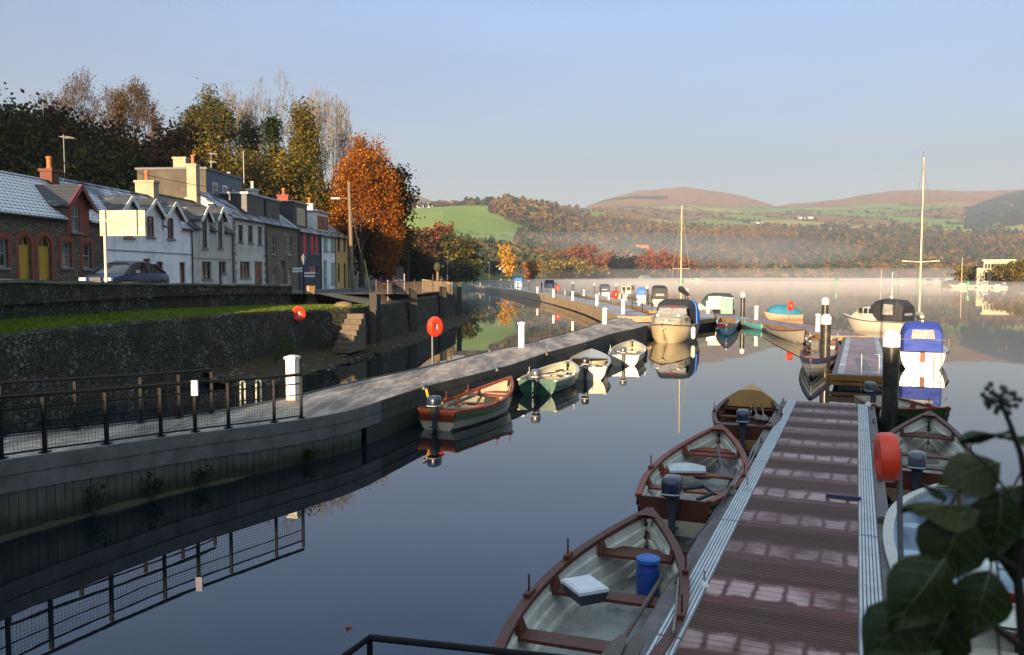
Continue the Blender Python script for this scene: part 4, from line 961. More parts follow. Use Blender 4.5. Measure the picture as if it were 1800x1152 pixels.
# vertical cladding boards on the landward part
s0 = 0; mb = MB(); mb2 = MB(); rs = random.Random(3)
path = resample(AF, 1400); 
acc = 0
endp = P(640, 718, AZ)
i = 0
while i < len(path)-12:
    p = path[i]; j = i
    while j < len(path)-1 and (path[j]-p).length < .135: j += 1
    q = path[j]
    if p.y > endp.y: break
    n = Vector((q.y-p.y, p.x-q.x, 0)).normalized(); dz = -.472; bt_ = -.1 - .05*rs.random(); o_ = .03+.012*rs.random()
    lenb = max(.05, bt_)
    d_ = (q-p).normalized()*.006
    vs = [p+n*o_+d_, q+n*o_-d_, q+d_*0-d_, p+d_]
    top = [Vector((v.x, v.y, p.z+dz)) for v in vs]; bot = [Vector((v.x, v.y, bt_)) for v in vs]
    mb.add(top+bot, [(0,1,2,3),(7,6,5,4),(0,4,5,1),(1,5,6,2),(2,6,7,3),(3,7,4,0)]); i = j
clad_m = mat('weathered_cladding', (.10,.098,.08), (.05,.052,.042), 2.2, .85, .4, 20, co='World', st=(3,3,.4), dirt=(.03,.034,.018), dsc=.8, tide=(.42, (.016,.02,.008)))
B(mb, 'cladding', clad_m, walk)
rows = [[p+Vector((0,0,-.474)), p+outn(AF,i)*.035+Vector((0,0,-.474)), Vector((p.x,p.y,-.1))+outn(AF,i)*.035, Vector((p.x,p.y,-.1))] for i, p in enumerate(AF) if p.y > endp.y+.05]
mb = MB(); mb.loft(rows, closed=True, caps=True); B(mb, 'skirt', mat('dark_wet_skirt', (.03,.03,.023), (.018,.018,.013), 3, .8, .4, 12, co='World', dirt=(.05,.055,.03), dsc=1.5, tide=(.3,(.012,.015,.006))), walk)
# mossy stone toe and supporting piles below
rows = []
for i, p in enumerate(AF):
    n = outn(AF, i); f = max(0, min(1, (endp.y+2-p.y)/6)); w_ = .05+.55*f+.15*float(fbm(i*.6, 1, 4))
    rows.append([Vector((p.x, p.y, -.2))+n*-.2, Vector((p.x, p.y, .22*f-.2+.12*float(fbm(i*.9, 7, 5))*f))+n*.02, Vector((p.x, p.y, -.3))+n*w_])
mb = MB(); mb.loft(rows, flip=True); B(mb, 'mossy_footing', mat('wet_weed', (.02,.024,.008), (.03,.022,.01), 3, .8, .8, 8, co='World', dirt=(.06,.05,.014), dsc=1), walk, smooth=True)
mb = MB(); mb.loft([[Vector((a.x,a.y,-1)), Vector((a.x,a.y,a.z-.45))] for a in [AF[i]-outn(AF,i)*.25 for i in range(40,120)]]); B(mb, 'float', mat('dark_float', (.03,.03,.03), (.02,.02,.018), 2, .6, co='World'), walk)
# straight floating decks
def deck_strip(root_label, name, left, right, z, th, dm, side_m, cat='pontoon', trims=None, group=None):
    r = empty(name, (left[0][0], left[0][1], 0), 0, root_label, cat, group)
    L_ = [Vector((p[0],p[1],z)) for p in left]; R_ = [Vector((p[0],p[1],z)) for p in right]
    mb = MB(); mb.loft([[a,b] for a,b in zip(L_,R_)]); B(mb, 'deck', dm, r)
    for P_, s in ((L_, -1), (R_, 1)):
        rows = []
        for i, p in enumerate(P_):
            n = outn(P_, i, s); rows.append([p+n*-.1+Vector((0,0,.02)), p+n*.06+Vector((0,0,.02)), p+n*.06+Vector((0,0,-th)), p+n*-.1+Vector((0,0,-th))])
        mb = MB(); mb.loft(rows, closed=True, caps=True); B(mb, 'side_beam', side_m, r)
        rows = [[p-outn(P_,i,s)*.12+Vector((0,0,-th)), Vector((p.x,p.y,-.3))-outn(P_,i,s)*.12] for i, p in enumerate(P_)]
        mb = MB(); mb.loft(rows); B(mb, 'float', bpy.data.materials['dark_float'], r)
    for k in (0, -1):
        mb = MB(); a, b = L_[k], R_[k]; mb.bar(a+Vector((0,0,-th/2)), b+Vector((0,0,-th/2)), .14, th*.96); B(mb, 'end_beam', side_m, r)
    return r
lit_timber = mat('pale_jetty_timber', (.34,.25,.15), (.25,.18,.11), 3, .8, .3, 12, co='World', dirt=(.1,.08,.055), dsc=1.1)
tan_timber = mat('new_yellow_timber', (.30,.19,.07), (.22,.14,.055), 3, .7, .2, co='World', dirt=(.12,.08,.04), dsc=1.5)
BZ = 1.15
Bl = [P(1086,556,BZ), P(1080,550,BZ), P(1026,532,BZ), P(956,518,BZ), P(880,507,BZ), P(802,499.2,BZ)]
Bl = smooth_path(resample(Bl, 40), 6); Br = [p - outn(Bl, i)*-2.4 for i, p in enumerate(Bl)]
deck_B = deck_mat('frosted_jetty', (.14,.11,.1), (.1,.08,.07), (.40,.38,.40), .6, R(8), .15, .06, .5)
jet = deck_strip('long straight jetty lined with white posts reaching into the distance', 'jetty', Bl, Br, BZ, .42, deck_B, lit_timber, 'jetty')
mb = MB(); 
for i in range(len(Bl)-1):
    a, b = Bl[i], Bl[i+1]; n = max(1, int((b-a).length/.3))
    if a.y > 190: break
    for k in range(n):
        p = a.lerp(b, k/n); q = a.lerp(b, (k+.96)/n); o = outn(Bl, i, -1)*.02
        mb.add([p+o+Vector((0,0,-.425)), q+o+Vector((0,0,-.425)), Vector((q.x,q.y,.12))+o, Vector((p.x,p.y,.12))+o], [(0,1,2,3)])
B(mb, 'cladding', lit_timber, jet)
Cl = [P(1092,558,.66), P(1170,551,.66), P(1252,546,.66)]; Cr = [P(1134,574,.66), P(1200,566,.66), P(1256,560,.66)]
deck_strip('short link deck behind the cream cruiser', 'pontoon', Cl, Cr, .66, .3, deck_B, tan_timber)
deck_D = deck_mat('purple_brown_decking', (.15,.08,.075), (.11,.06,.057), (.30,.22,.25), .5, R(-8), .15, .06, .4)
c0, c1, c2_ = P(1248,552,.5), P(1385,571,.5), P(1488,590,.5)
Dm = smooth_path(resample([c0, c1, c2_], 20), 4); Dl = [p-outn(Dm,i)*1.15 for i,p in enumerate(Dm)]; Dr = [p+outn(Dm,i)*1.15 for i,p in enumerate(Dm)]
Dl, Dr = Dr, Dl
deck_strip('brown floating pontoon running behind the turquoise and cream rowing boats', 'pontoon', Dr[::-1], Dl[::-1], .5, .3, deck_D, tan_timber)
E0, E1 = P(1142,546,.5), P(1002,512.5,.5)
Em = resample([E0, E1], 12); Er = [p+outn(Em,i)*2.4 for i,p in enumerate(Em)]
deck_strip('outer floating pontoon with yellow timber sides beyond the jetty', 'pontoon', Em, Er, .5, .3, deck_B, tan_timber)

# two main brown pontoons with ribbed aluminium edges
hd = Vector((.385,.923,0)).normalized(); hn = Vector((hd.y,-hd.x,0))
def comp_mat(name, ang):
    t = NT(name); v = t.co('World', (1,1,1), (0,0,ang)); sp = t.n('ShaderNodeSeparateXYZ'); t.l(v, sp.inputs[0])
    yy = sp.outputs[1]; xx = sp.outputs[0]
    bd = t.math('FRACT', t.math('DIVIDE', yy, .145)); gr_ = t.math('FRACT', t.math('DIVIDE', yy, .0483))
    gap = t.math('MULTIPLY', t.ramp(bd, [(0., 0.), (.06, 1.)]), t.ramp(bd, [(.95, 1.), (1., 0.)]))
    groove = t.ramp(gr_, [(.25, 0.), (.5, 1.), (.75, 0.)])
    # frost lies in rectangles between the joists underneath
    bay = t.math('FRACT', t.math('DIVIDE', t.math('ADD', yy, t.math('MULTIPLY', t.noise(v, 1.6, 3), .12)), 1.45))
    cell = t.math('FRACT', t.math('DIVIDE', t.math('ADD', xx, t.math('MULTIPLY', t.noise(v, 2.2, 3), .1)), .3))
    wob = t.math('MULTIPLY', t.math('SUBTRACT', t.noise(v, 3.5, 5, .65), .5), .3)
    m1 = t.ramp(t.math('ADD', bay, wob), [(.14, 0.), (.2, 1.)]); m1 = t.math('MULTIPLY', m1, t.ramp(t.math('ADD', bay, wob), [(.42, 1.), (.5, 0.)]))
    m2 = t.math('MULTIPLY', t.ramp(t.math('ADD', cell, wob), [(.04, 0.), (.16, 1.)]), t.ramp(t.math('ADD', cell, wob), [(.86, 1.), (.97, 0.)]))
    ice = t.math('MULTIPLY', m1, m2)
    ice = t.math('MULTIPLY', ice, t.ramp(t.noise(v, .75, 4, .65), [(.36, .0), (.6, .9)]))
    dry = t.ramp(t.math('ADD', bay, wob), [(.5, 0.), (.58, 1.)])
    base = t.mix(t.noise(v, 4, 6, .7), (.115,.021,.008), (.065,.013,.006))
    base = t.mix(dry, base, t.mix(groove, (.04,.014,.009), (.24,.14,.115)))
    wb_ = t.n('ShaderNodeTexWhiteNoise', _noise_dimensions='1D'); t.l(t.math('FLOOR', t.math('DIVIDE', yy, .145)), wb_.inputs['W']); base = t.mix(t.math('MULTIPLY', wb_.outputs[0], .45), base, (.03,.011,.009))
    cc = t.mix(ice, base, (.46,.31,.30)); cc = t.mix(gap, (.01,.007,.006), cc)
    t.set(Base__Color=cc, Specular__IOR__Level=.14, Roughness=t.math('ADD', t.math('ADD', .36, t.math('MULTIPLY', ice, .3)), t.math('MULTIPLY', dry, .3)))
    t.bump(t.math('MULTIPLY', gap, t.math('ADD', .8, t.math('MULTIPLY', groove, .2))), .4, .012)
    return t.m
comp = comp_mat('ribbed_brown_decking', math.atan2(hd.x, hd.y))
alu_d = mat('dull_aluminium', (.16,.17,.18), (.12,.125,.13), 6, .6)
beam_m = mat('wet_brown_beam', (.085,.06,.055), (.05,.036,.034), 5, .5, .2, co='World', dirt=(.15,.13,.13), dsc=3)
def main_pontoon(label, a, length, W_, z=.5, dm=None):
    r = empty('pontoon', (a.x, a.y, 0), 0, label, 'pontoon'); A = Vector((a.x, a.y, z))
    def pt(u, v_, w=0): return A - hd*u + hn*v_ + Vector((0,0,w))     # u towards the camera from the far end
    seg = 0; i = 0
    while seg < length-.01:
        e = min(seg+4.02, length)
        mb = MB(); q = [pt(seg,.42), pt(e-.012,.42), pt(e-.012,W_-.42), pt(seg,W_-.42)]; mb.poly(q, (0,0,1), -.05); B(mb, 'deck_panel', dm or comp, r)
        for v0 in (.17, W_-.42):
            mb = MB(); mb.poly([pt(seg,v0+.003,.004), pt(e-.02,v0+.003,.004), pt(e-.02,v0+.247,.004), pt(seg,v0+.247,.004)], (0,0,1), -.05)
            B(mb, 'edge_plate', alu_d, r); mb = MB()
            for k in range(6): mb.bar(pt(seg+.01, v0+.03+k*.038, .010), pt(e-.03, v0+.03+k*.038, .010), .024, .012)
            B(mb, 'aluminium_edge', alu, r)
        seg = e; i += 1
    for v0 in (0, W_-.165):
        mb = MB(); mb.poly([pt(0,v0,-.02), pt(length,v0,-.02), pt(length,v0+.163,-.02), pt(0,v0+.163,-.02)], (0,0,1), -.24); B(mb, 'side_beam', beam_m, r)
    mb = MB(); mb.poly([pt(-.1,0,-.03), pt(0,0,-.03), pt(0,W_,-.03), pt(-.1,W_,-.03)], (0,0,1), -.25); B(mb, 'end_beam', beam_m, r)
    mb = MB(); mb.poly([pt(.1,.2,-.29), pt(length,.2,-.29), pt(length,W_-.2,-.29), pt(.1,W_-.2,-.29)], (0,0,1), -.5); B(mb, 'float', bpy.data.materials['dark_float'], r)
    return r, pt
farL = P(1373, 704, .5)
pont, pt = main_pontoon('brown ribbed pontoon in the foreground with frost patches and pale metal edges', farL, 21.5, 2.36)
farL2 = P(1482, 592, .5); nearL2 = P(1462, 657, .5); 
hd_o, hn_o = hd, hn
hd = (farL2-nearL2).normalized(); hn = Vector((hd.y,-hd.x,0)); len2 = (farL2-nearL2).length
pont2, pt2 = main_pontoon('second brown pontoon beyond the gap, ending beside the blue-covered sailing boat', farL2, len2, 2.0, dm=deck_D)
gold_m = mat('wet_golden_timber', (.26,.12,.022), (.18,.08,.016), 4, .35, co='World', dirt=(.06,.03,.01), dsc=3)
q0, q1 = pt2(len2+.02, -.2, -.12), pt2(len2+.02, 2.05, -.12)
mb = MB(); mb.bar(q0, q1, .18, .2); B(mb, 'front_fender', gold_m, pont2); MB_ = MB(); MB_.bar(q0+Vector((0,-.02,-.2)), q1+Vector((0,-.02,-.2)), .12, .12); B(MB_, 'lower_fender', gold_m, pont2)
hd2, hn2 = hd, hn; hd, hn = hd_o, hn_o

# ------------------------------------------------------------------ pilings, posts
def piling(label, loc, ztop, r=.19):
    o = empty('mooring_pile', loc, 0, label, 'mooring pile', 'black mooring piles with white caps')
    MB().lathe([(r,-1),(r,ztop-.42)], 18, (0,0,0)).build('pile', black_pile, o, smooth=True)
    MB().lathe([(r+.015,ztop-.42),(r+.015,ztop-.12),(r*.55,ztop-.02),(.03,ztop)], 18, (0,0,0)).build('cap', white_paint, o, smooth=50)
    return o
p = P(1563, 748, 0.2); piling('thick black pile nearest the viewer, beside the orange lifebuoy', (p.x, p.y, 0), Q(1563,580,p.y).z, .19)
mb = MB()
for px, pb, ptop, lab in ((1450,655,552,'black pile at the near corner of the second pontoon'),(1449,604,523,'black pile just behind the corner pile of the second pontoon'),
    (1305,568,514,'black pile beside the green-canopied cruiser'),(1207,548,508,'black pile behind the blue boat canopy')):
    p = P(px, pb, 0); d = p.y; piling(lab, (p.x, d, 0), min(2.75, Q(px, ptop, d).z))
for px, ptop, lab in ((1137,502,'black pile between the navy and black canopied boats'),(1083,499,'black pile behind the small orange lifebuoy'),(1044,498,'black pile left of the navy-topped boat'),
    (1007,496,'black pile beside the jetty, left of the pale buoy'),(978,496,'black pile touching a distant orange lifebuoy'),(952,494.5,'distant black pile left of the blue-canopied boat'),(929.5,493.2,'distant black pile right of the tall white boat'),
    (910.5,492,'distant black pile touching the right of the tall white boat'),(895,491.6,'distant black pile touching the left of the tall white boat'),(881,491,'far black pile between red boats'),(869.4,490.6,'far black pile near the red buoys'),(819,489.6,'farthest black pile near the bank')):
    d = min(420, (CAMH-2.6)*FPX/max(3.0, ptop-HOR)); x = (px-900)/FPX*d; piling(lab, (x, d, 0), 2.6, .19 if d < 200 else .24)
# square white posts along the walk
def post_shape():
    o = empty('white_post', (0,0,0), 0, 'x', 'post', 'square white service posts along the walkways')
    MB().box((-.12,-.12,0),(.12,.12,1.1)).build('shaft', white_paint, o); 
    mb = MB(); mb.box((-.15,-.15,1.102),(.15,.15,1.16)); mb.loft([[(-.15,-.15,1.161),(.15,-.15,1.161),(.15,.15,1.161),(-.15,.15,1.161)],[(-.05,-.05,1.2),(.05,-.05,1.2),(.05,.05,1.2),(-.05,.05,1.2)]], closed=True, caps=True); mb.build('cap', white_paint, o)
    mb = MB(); mb.box((.06,-.128,.72),(.085,-.1205,.745)); mb.box((.06,-.128,.3),(.085,-.1205,.325)); mb.build('bolts', black_metal, o); mb.build
    MB().box((-.05,-.126,.85),(.05,-.1205,.95)).build('socket_cover', plastic_pale, o)
    return o
wp = post_shape(); first = True
posts = [(515,704,AZ,'white post at the end of the black railing on the boardwalk',.9),(917,612,AZ,'white post halfway along the boardwalk above the green boat',1.0),(1063,573,AZ,'white post at the corner where boardwalk and jetty meet',1.0),
 (1095,552,BZ,'white post on the jetty left of the cream cruiser',1.0),(1049,538,BZ,'white post on the jetty left of the lifebuoy',1.),(1006.6,529,BZ,'white post on the jetty in line with a black pile',1.),(973,523,BZ,'white post where the jetty side turns from sun to shade',1.),
 (944.6,516.5,BZ,'white post on the jetty left of a blue-canopied boat',1.),(919,513,BZ,'white post on the jetty below the tall white boat',1.),(898.5,509.7,BZ,'white post on the far jetty left of the tall white boat',1.),(880,507,BZ,'white post on the far jetty below the far piles',1.),(860.6,505,BZ,'white post on the far jetty near red boats',1.),
 (844,503.2,BZ,'small white post on the far jetty, sixth from its end',1.),(830,501.8,BZ,'small white post on the far jetty, fifth from its end',1.),(819.5,500.9,BZ,'small white post on the far jetty, fourth from its end',1.),(810.8,500.2,BZ,'small white post on the far jetty, third from its end',1.),(807,499.8,BZ,'small white post on the far jetty, second from its end',1.),(803.5,499.5,BZ,'small white post at the very end of the far jetty',1.),
 (992.6,519,.5,'white post on the outer pontoon by a distant lifebuoy',1.),(1026,520.5,.5,'white post on the outer pontoon left of the navy-topped boat',1.),(1070,527,.5,'white post on the outer pontoon by the wheelhouse boat',1.),(1123,537,.5,'white post on the outer pontoon before the blue-canopied boat',1.),
 (1244,551,.66,'white post on the link deck beside the pale sign board',1.),(1329,562,.5,'white post behind the turquoise rowing boat',1.),(1437,583,.5,'white post left of the paired black piles',1.)]
for px, py, z, lab, s in posts:
    o = wp if first else copy_tree(wp); first = False
    p = P(px, py, z); place(o, p, R(-12 if p.y < 60 else -4), lab)
    if s != 1: o.scale = (.98, .98, .92)
# ------------------------------------------------------------------ railings
def railing(label, name, path, nposts, postpx, h, mesh=True, tilt=0):
    r = empty(name, path[0], 0, label, 'railing')
    pp = [path[int(round(q*(len(path)-1)))] for q in nposts]
    for p in pp:
        mb = MB(); mb.bar(p+Vector((0,0,.02)), p+Vector((0,0,h-.05)), .055, .055, up=(0,1,0)); mb.box((p.x-.07,p.y-.07,p.z+.031),(p.x+.07,p.y+.07,p.z+.05)); B(mb, 'post', black_metal, r)
    top = [p+Vector((0,0,h)) for p in path]; mb = MB(); mb.tube(top, .032, 8); B(mb, 'handrail', black_metal, r, smooth=True)
    for f in (.8, .56, .09):
        mb = MB(); mb.tube([p+Vector((0,0,h*f)) for p in path], .017 if f != .56 else .012, 6); B(mb, 'rail', black_metal, r)
    if mesh:
        mb = MB(); pl = resample(path, 2); total = sum((b-a).length for a, b in zip(path[:-1], path[1:])); nn = int(total/.06)
        fine = resample(path, nn)
        for p in fine: mb.bar(p+Vector((0,0,.09*h)), p+Vector((0,0,.8*h)), .0035, .0035, up=(0,1,0))
        co = resample(path, 40)
        for k in range(1, 12):
            z = h*(.09+.71*k/12)
            for a, b in zip(co[:-1], co[1:]): mb.bar(a+Vector((0,0,z)), b+Vector((0,0,z)), .0035, .0035)
        B(mb, 'wire_mesh', mat('dark_wire', (.008,.008,.008), r=.8), r)
    return r
fi = [int(np.argmin([abs((p.x/p.y*_ca*FPX+900)-px) + abs(p.y-P(px,py,az(px)).y)*5 for p in AF])) for px, py in ((-160,838),(0,813),(73,800),(180,788),(270,773),(348,763),(415,755),(475,748),(530,740))]
def sub(path, i0, i1, off): return [path[i]+off for i in range(i0, i1+1)]
rp = sub(AF, fi[0], fi[-1], Vector((-.06,.06,0)))
span = fi[-1]-fi[0]
railing('black steel railing with wire mesh along the near edge of the boardwalk', 'railing', rp, [(i-fi[0])/span for i in fi], None, .95)
bi = [int(np.argmin([(p - P(px,py,az(px))).length for p in AB])) for px, py in ((-160,786),(0,770),(150,754),(240,744),(310,736),(380,727))]
rp2 = sub(AB, bi[0], bi[-1], Vector((.06,-.06,0))); span = bi[-1]-bi[0]
railing('black steel railing along the far edge of the boardwalk', 'railing', rp2, [(i-bi[0])/span for i in bi], None, .95, mesh=False)
# pale tag on the railing, ladder hoops on the far edge
p = P(348,763,az(348)); mb = MB(); mb.box((-.06,-.03,.72),(.06,.03,1.0)); o = mb.build('lock_box', mat('lilac_plastic', (.38,.36,.5), r=.5), None, loc=p+Vector((-.03,-.02,0))); tag(o, 'small pale lilac box fixed on the near boardwalk railing', 'lock box')
p = P(439,708,AZ); lad = empty('ladder', p, R(38), 'pale metal ladder hoops on the far edge of the boardwalk', 'ladder')
for s in (-.19, .19): MB().tube([(s,.1,-.8),(s,.06,.5),(s,-.12,.56),(s,-.22,.5),(s,-.22,.02)], .022, 6).build('handhold', mat('cream_steel', (.55,.5,.4), r=.5), lad)
for z in (-.6,-.3): MB().tube([(-.19,.09,z),(.19,.09,z)], .015, 6).build('rung', galv, lad)
# cleats on walk edges and pontoon edges
def cleat_shape():
    mb = MB(); mb.box((-.09,-.03,0),(.09,.03,.015)); mb.bar((-.05,0,.01),(-.05,0,.07),.03); mb.bar((.05,0,.01),(.05,0,.07),.03); mb.tube([(-.15,0,.085),(-.06,0,.075),(.06,0,.075),(.15,0,.085)], [.012,.02,.02,.012], 6)
    return mb
cl = cleat_shape().build('cleat', galv, None); tag(cl, 'x', 'cleat', 'mooring cleats along the deck edges'); first = True
spots = [(P(747,684,AZ+.03), 70, 'cleat with the yellow rope at the stern of the red-trimmed boat'),(P(875,652,AZ+.03),70,'cleat by the bow of the red-trimmed boat'),(P(962,624,AZ+.03),70,'cleat above the green boat'),(P(1028,606,AZ+.03),70,'cleat above the white motor boat'),(P(1077,590,AZ+.03),70,'cleat above the cream dinghy'),(P(613,674,AZ+.03),70,'cleat on the far boardwalk edge left of the lifebuoy'),(P(862,619,AZ+.03),70,'cleat on the far boardwalk edge right of the lifebuoy')]
for u, lab in ((.3,'cleat at the far left corner of the foreground pontoon'),(2.0,'cleat on the left pontoon edge near the yellow-covered boat'),(4.0,'cleat on the left pontoon edge, stern of the yellow-covered boat'),(6.0,'cleat with knotted rope on the left pontoon edge by the middle boat'),(7.4,'cleat at the middle boat stern on the left pontoon edge'),(10.3,'cleat by the bow of the nearest boat on the left pontoon edge'),(14.5,'cleat in the bottom foreground on the left pontoon edge')):
    spots.append((pt(u,.08,-.018), 68, lab))
for u, lab in ((.4,'cleat at the far right corner of the foreground pontoon'),(2.6,'cleat on the right pontoon edge near the black pile'),(5.0,'cleat on the right pontoon edge above the lifebuoy'),(8.6,'cleat with green rope on the right pontoon edge below the lifebuoy')):
    spots.append((pt(u,2.28,-.018), 68, lab))
for p, a, lab in spots:
    o = cl if first else cl.copy()
    if not first: col.objects.link(o)
    first = False; place(o, p, R(a), lab); o.scale = (1.15,1.3,1.3)
# ------------------------------------------------------------------ lifebuoys on poles
def lifebuoy(label, base, rz, hp, D_=.72, tilt=0, pole=True, back=False):
    r = empty('lifebuoy', base, rz, label, 'lifebuoy', 'orange lifebuoys'); R_ = D_/2; zc = hp
    mb = MB(); prof = [(-.11,R_-.1),(-.10,R_-.02),(-.05,R_),(.05,R_),(.10,R_-.02),(.11,R_-.1),(.1,R_-.2),(.06,R_-.24)]
    n = 28; rings = []
    for k in range(n):
        a = 2*math.pi*k/n; rings.append([(x, math.cos(a)*q, zc+math.sin(a)*q*1.12) for x, q in prof])
    mb.loft(rings+[rings[0]], closed=False); mb.build('ring', orange, r, smooth=60)
    mb = MB(); mb.poly([( -.02, math.cos(a)*(R_-.22), zc+math.sin(a)*(R_-.22)*1.12) for a in np.linspace(0, 2*math.pi, 25)[:-1]], (1,0,0), .03); mb.build('back_plate', mat('deep_orange', (.5,.045,.01), r=.4), r)
    mb = MB(); mb.box((.012,-.05,zc-.2),(.075,.05,zc+.14)); mb.build('rope_holder', plastic_pale, r)
    if pole:
        MB().tube([(-.13,0,0),(-.13,0,hp+.1)], .032, 10).build('pole', galv, r, smooth=True); MB().box((-.22,-.09,0),(-.04,.09,.015)).build('base_plate', galv, r)
    if tilt: r.rotation_euler = (tilt, 0, rz)
    return r
lifebuoy('orange lifebuoy on a pole on the boardwalk above the red-trimmed boat', P(765,640,AZ), R(-38), 1.28, .62)
o = lifebuoy('large bright orange lifebuoy on a leaning pole on the foreground pontoon', pt(13.35,2.27,-.015), 0, 1.34, .51); o.rotation_euler = (R(2),R(2),R(167))
lifebuoy('small orange lifebuoy on the jetty beside a white post', P(1081,548,BZ), R(-60), 1.35, .62)
lifebuoy('orange lifebuoy on a pole behind the cream rowing boat', P(1389,570,.5), R(-45), 1.3, .62)
lifebuoy('tiny orange lifebuoy on the far jetty', P(980,521,.9), R(-60), 1.3, .8)
pq = P(516,566,0); b0 = Vector((qx(37.5)+.3, 37.5, 1.0)); lifebuoy('red-orange lifebuoy mounted on the old quay wall', (qx(38)+.12, 38, Q(515,552,38).z-1.2), R(-50), 1.2, .66)
# ------------------------------------------------------------------ blue cloth on the pontoon
mb = MB(); c = pt(10.2, 1.75, .012); mb.loft([[c+hn*x+hd*y*w_+Vector((0,0,h_)) for y, h_ in ((-.06,0),(-.03,.035),(.02,.04),(.06,0))] for x, w_ in ((-.26,.3),(-.15,.9),(0,1),(.12,1.3),(.2,.9),(.24,.2))]); o = mb.build('rag', mat('dark_blue_cloth', (.012,.014,.05), r=.9), None, smooth=True); tag(o, 'small dark blue rag lying on the brown pontoon deck', 'rag')
# ------------------------------------------------------------------ boats
class Hull:
    def __init__(s, L, B, zs, zm, zb, tw=.7, keel=-.14, rake=.35, full=2.2, peak=.42, kr=.5):
        s.__dict__.update(L=L, B=B, zs=zs, zm=zm, zb=zb, tw=tw, keel=keel, rake=rake, full=full, peak=peak, kr=kr)
    def b(s, t):
        if t < s.peak: f = s.tw+(1-s.tw)*math.sin(math.pi/2*t/s.peak)
        else: f = max(0, 1-((t-s.peak)/(1-s.peak))**s.full)
        return max(.015, s.B/2*f)
    def zg(s, t):
        m = .35
        return s.zm+(s.zs-s.zm)*((m-t)/m)**2 if t < m else s.zm+(s.zb-s.zm)*((t-m)/(1-m))**2
    def zk(s, t):
        q = max(0, (t-.82)/.18); return s.keel + q*q*s.kr*(s.zg(t)-s.keel)*.5
    def pt(s, t, j, off=0, side=1):
        zk, zg = s.zk(t), s.zg(t); a = j*math.pi/2
        y = max(0.004, s.b(t)*math.sin(a)**.75+off if j > 0 else 0.004); z = zk+(zg-zk)*(1-math.cos(a))**.95 - (off*.0)
        q = max(0, (t-.55)/.45); x = t*s.L - s.rake*(1-j)*q*q
        return Vector((x, side*y, z))
def open_boat(name, label, stern, bow, B, zs, zm, zb, hull_m, in_m, rail_m, thwart_m, group='open boats moored at the marina', tw=.7, transom_m=None, thwarts=(.28,.52,.74), strakes=6, motor=None, floor=None, top_strake=None, aft_seat=True, fore=.93, rowlocks=True, full=2.2, tarp=None, motor_off=0., transom_top=None, cat='boat', rail_w=.075, keel=-.14):
    st, bo = Vector((stern[0], stern[1], 0)), Vector((bow[0], bow[1], 0)); L = (bo-st).length; rz = math.atan2(bo.y-st.y, bo.x-st.x)
    r = empty(name, st, rz, label, cat, group); h = Hull(L, B, zs, zm, zb, tw, keel, full=full)
    ts = list(np.linspace(0, .9, 22)) + [.93,.955,.975,.99,1.0]
    js = []
    for k in range(strakes):
        js += [(k/strakes, .024 if k else 0), ((k+1)/strakes-.006, 0)]
    for lo, hi, m_, nm_ in (([x for x in js if x[0] < (strakes-1)/strakes-.001 or not top_strake], None, hull_m, 'hull'), ([x for x in js if x[0] >= (strakes-1)/strakes-.001] if top_strake else [], None, top_strake, 'top_strake')):
        if not lo: continue
        if nm_ == 'hull' and top_strake: lo = lo + [((strakes-1)/strakes, .016)]
        mb = MB()
        for sd in (1, -1):
            mb.loft([[h.pt(t, j, o, sd) for j, o in lo] for t in ts], flip=(sd == 1))
        mb.build(nm_, m_, r)
    mb = MB()
    ji = []
    for k in range(strakes): ji += [(k/strakes, -.022), ((k+1)/strakes-.012, -.055 if strakes > 3 else -.024)]
    ji[-1] = (1.0, -.03)
    for sd in (1, -1): mb.loft([[h.pt(t, j, o, sd)+Vector((.0,0,.02*(1-j))) for j, o in ji] for t in [x for x in ts if x <= .985]], flip=(sd == -1))
    mb.build('inner_planking', in_m, r)
    # transom
    tm = transom_m or thwart_m; mb = MB(); pts = [h.pt(0, j, 0, -1) for j in np.linspace(1, 0, 8)] + [h.pt(0, j, 0, 1) for j in np.linspace(0, 1, 8)][1:]
    if top_strake or transom_top:
        z_c = h.zs*.42; up_ = [p for p in pts if p.z >= z_c]; 
        lowp = [Vector((p.x, p.y, min(p.z, z_c))) for p in pts]; mb.poly(lowp, (1,0,0), .045); tr_ = mb.build('transom', hull_m if not transom_m else transom_m, r)
        m2 = MB(); wy = h.b(0)*.985; m2.poly([(-.004,-wy*.9,z_c+.001),(-.004,-wy,h.zs),(-.004,wy,h.zs),(-.004,wy*.9,z_c+.001)], (1,0,0), .05); m2.build('transom_board', transom_top or thwart_m, r)
    else: mb.poly(pts, (1,0,0), .045); mb.build('transom', tm, r)
    # gunwale
    for sd in (1, -1):
        rows = []
        for t in ts:
            p = h.pt(t, 1, 0, sd); w_ = rail_w
            n = Vector((0, sd, 0)); rows.append([p+n*.025+Vector((0,0,-.035)), p+n*.03+Vector((0,0,.02)), p-n*min(w_, p.y*sd-.001)+Vector((0,0,.024)), p-n*min(w_, p.y*sd-.001)+Vector((0,0,-.03))])
        MB().loft(rows, closed=True, caps=True, flip=(sd == 1)).build('gunwale', rail_m, r)
    # breasthook / foredeck
    tf = [t for t in ts if t >= fore] ; tf = [fore]+tf if tf[0] > fore else tf
    mb = MB(); mb.loft([[h.pt(t,1,0,-1)+Vector((0,.02,.028)), Vector((h.pt(t,1).x,0,h.zg(t)+.045)), h.pt(t,1,0,1)+Vector((0,-.02,.028))] for t in tf], flip=True); mb.loft([[h.pt(t,1,0,-1)+Vector((0,.02,.0)), h.pt(t,1,0,1)+Vector((0,-.02,.0))] for t in tf]); mb.build('foredeck', rail_m, r)
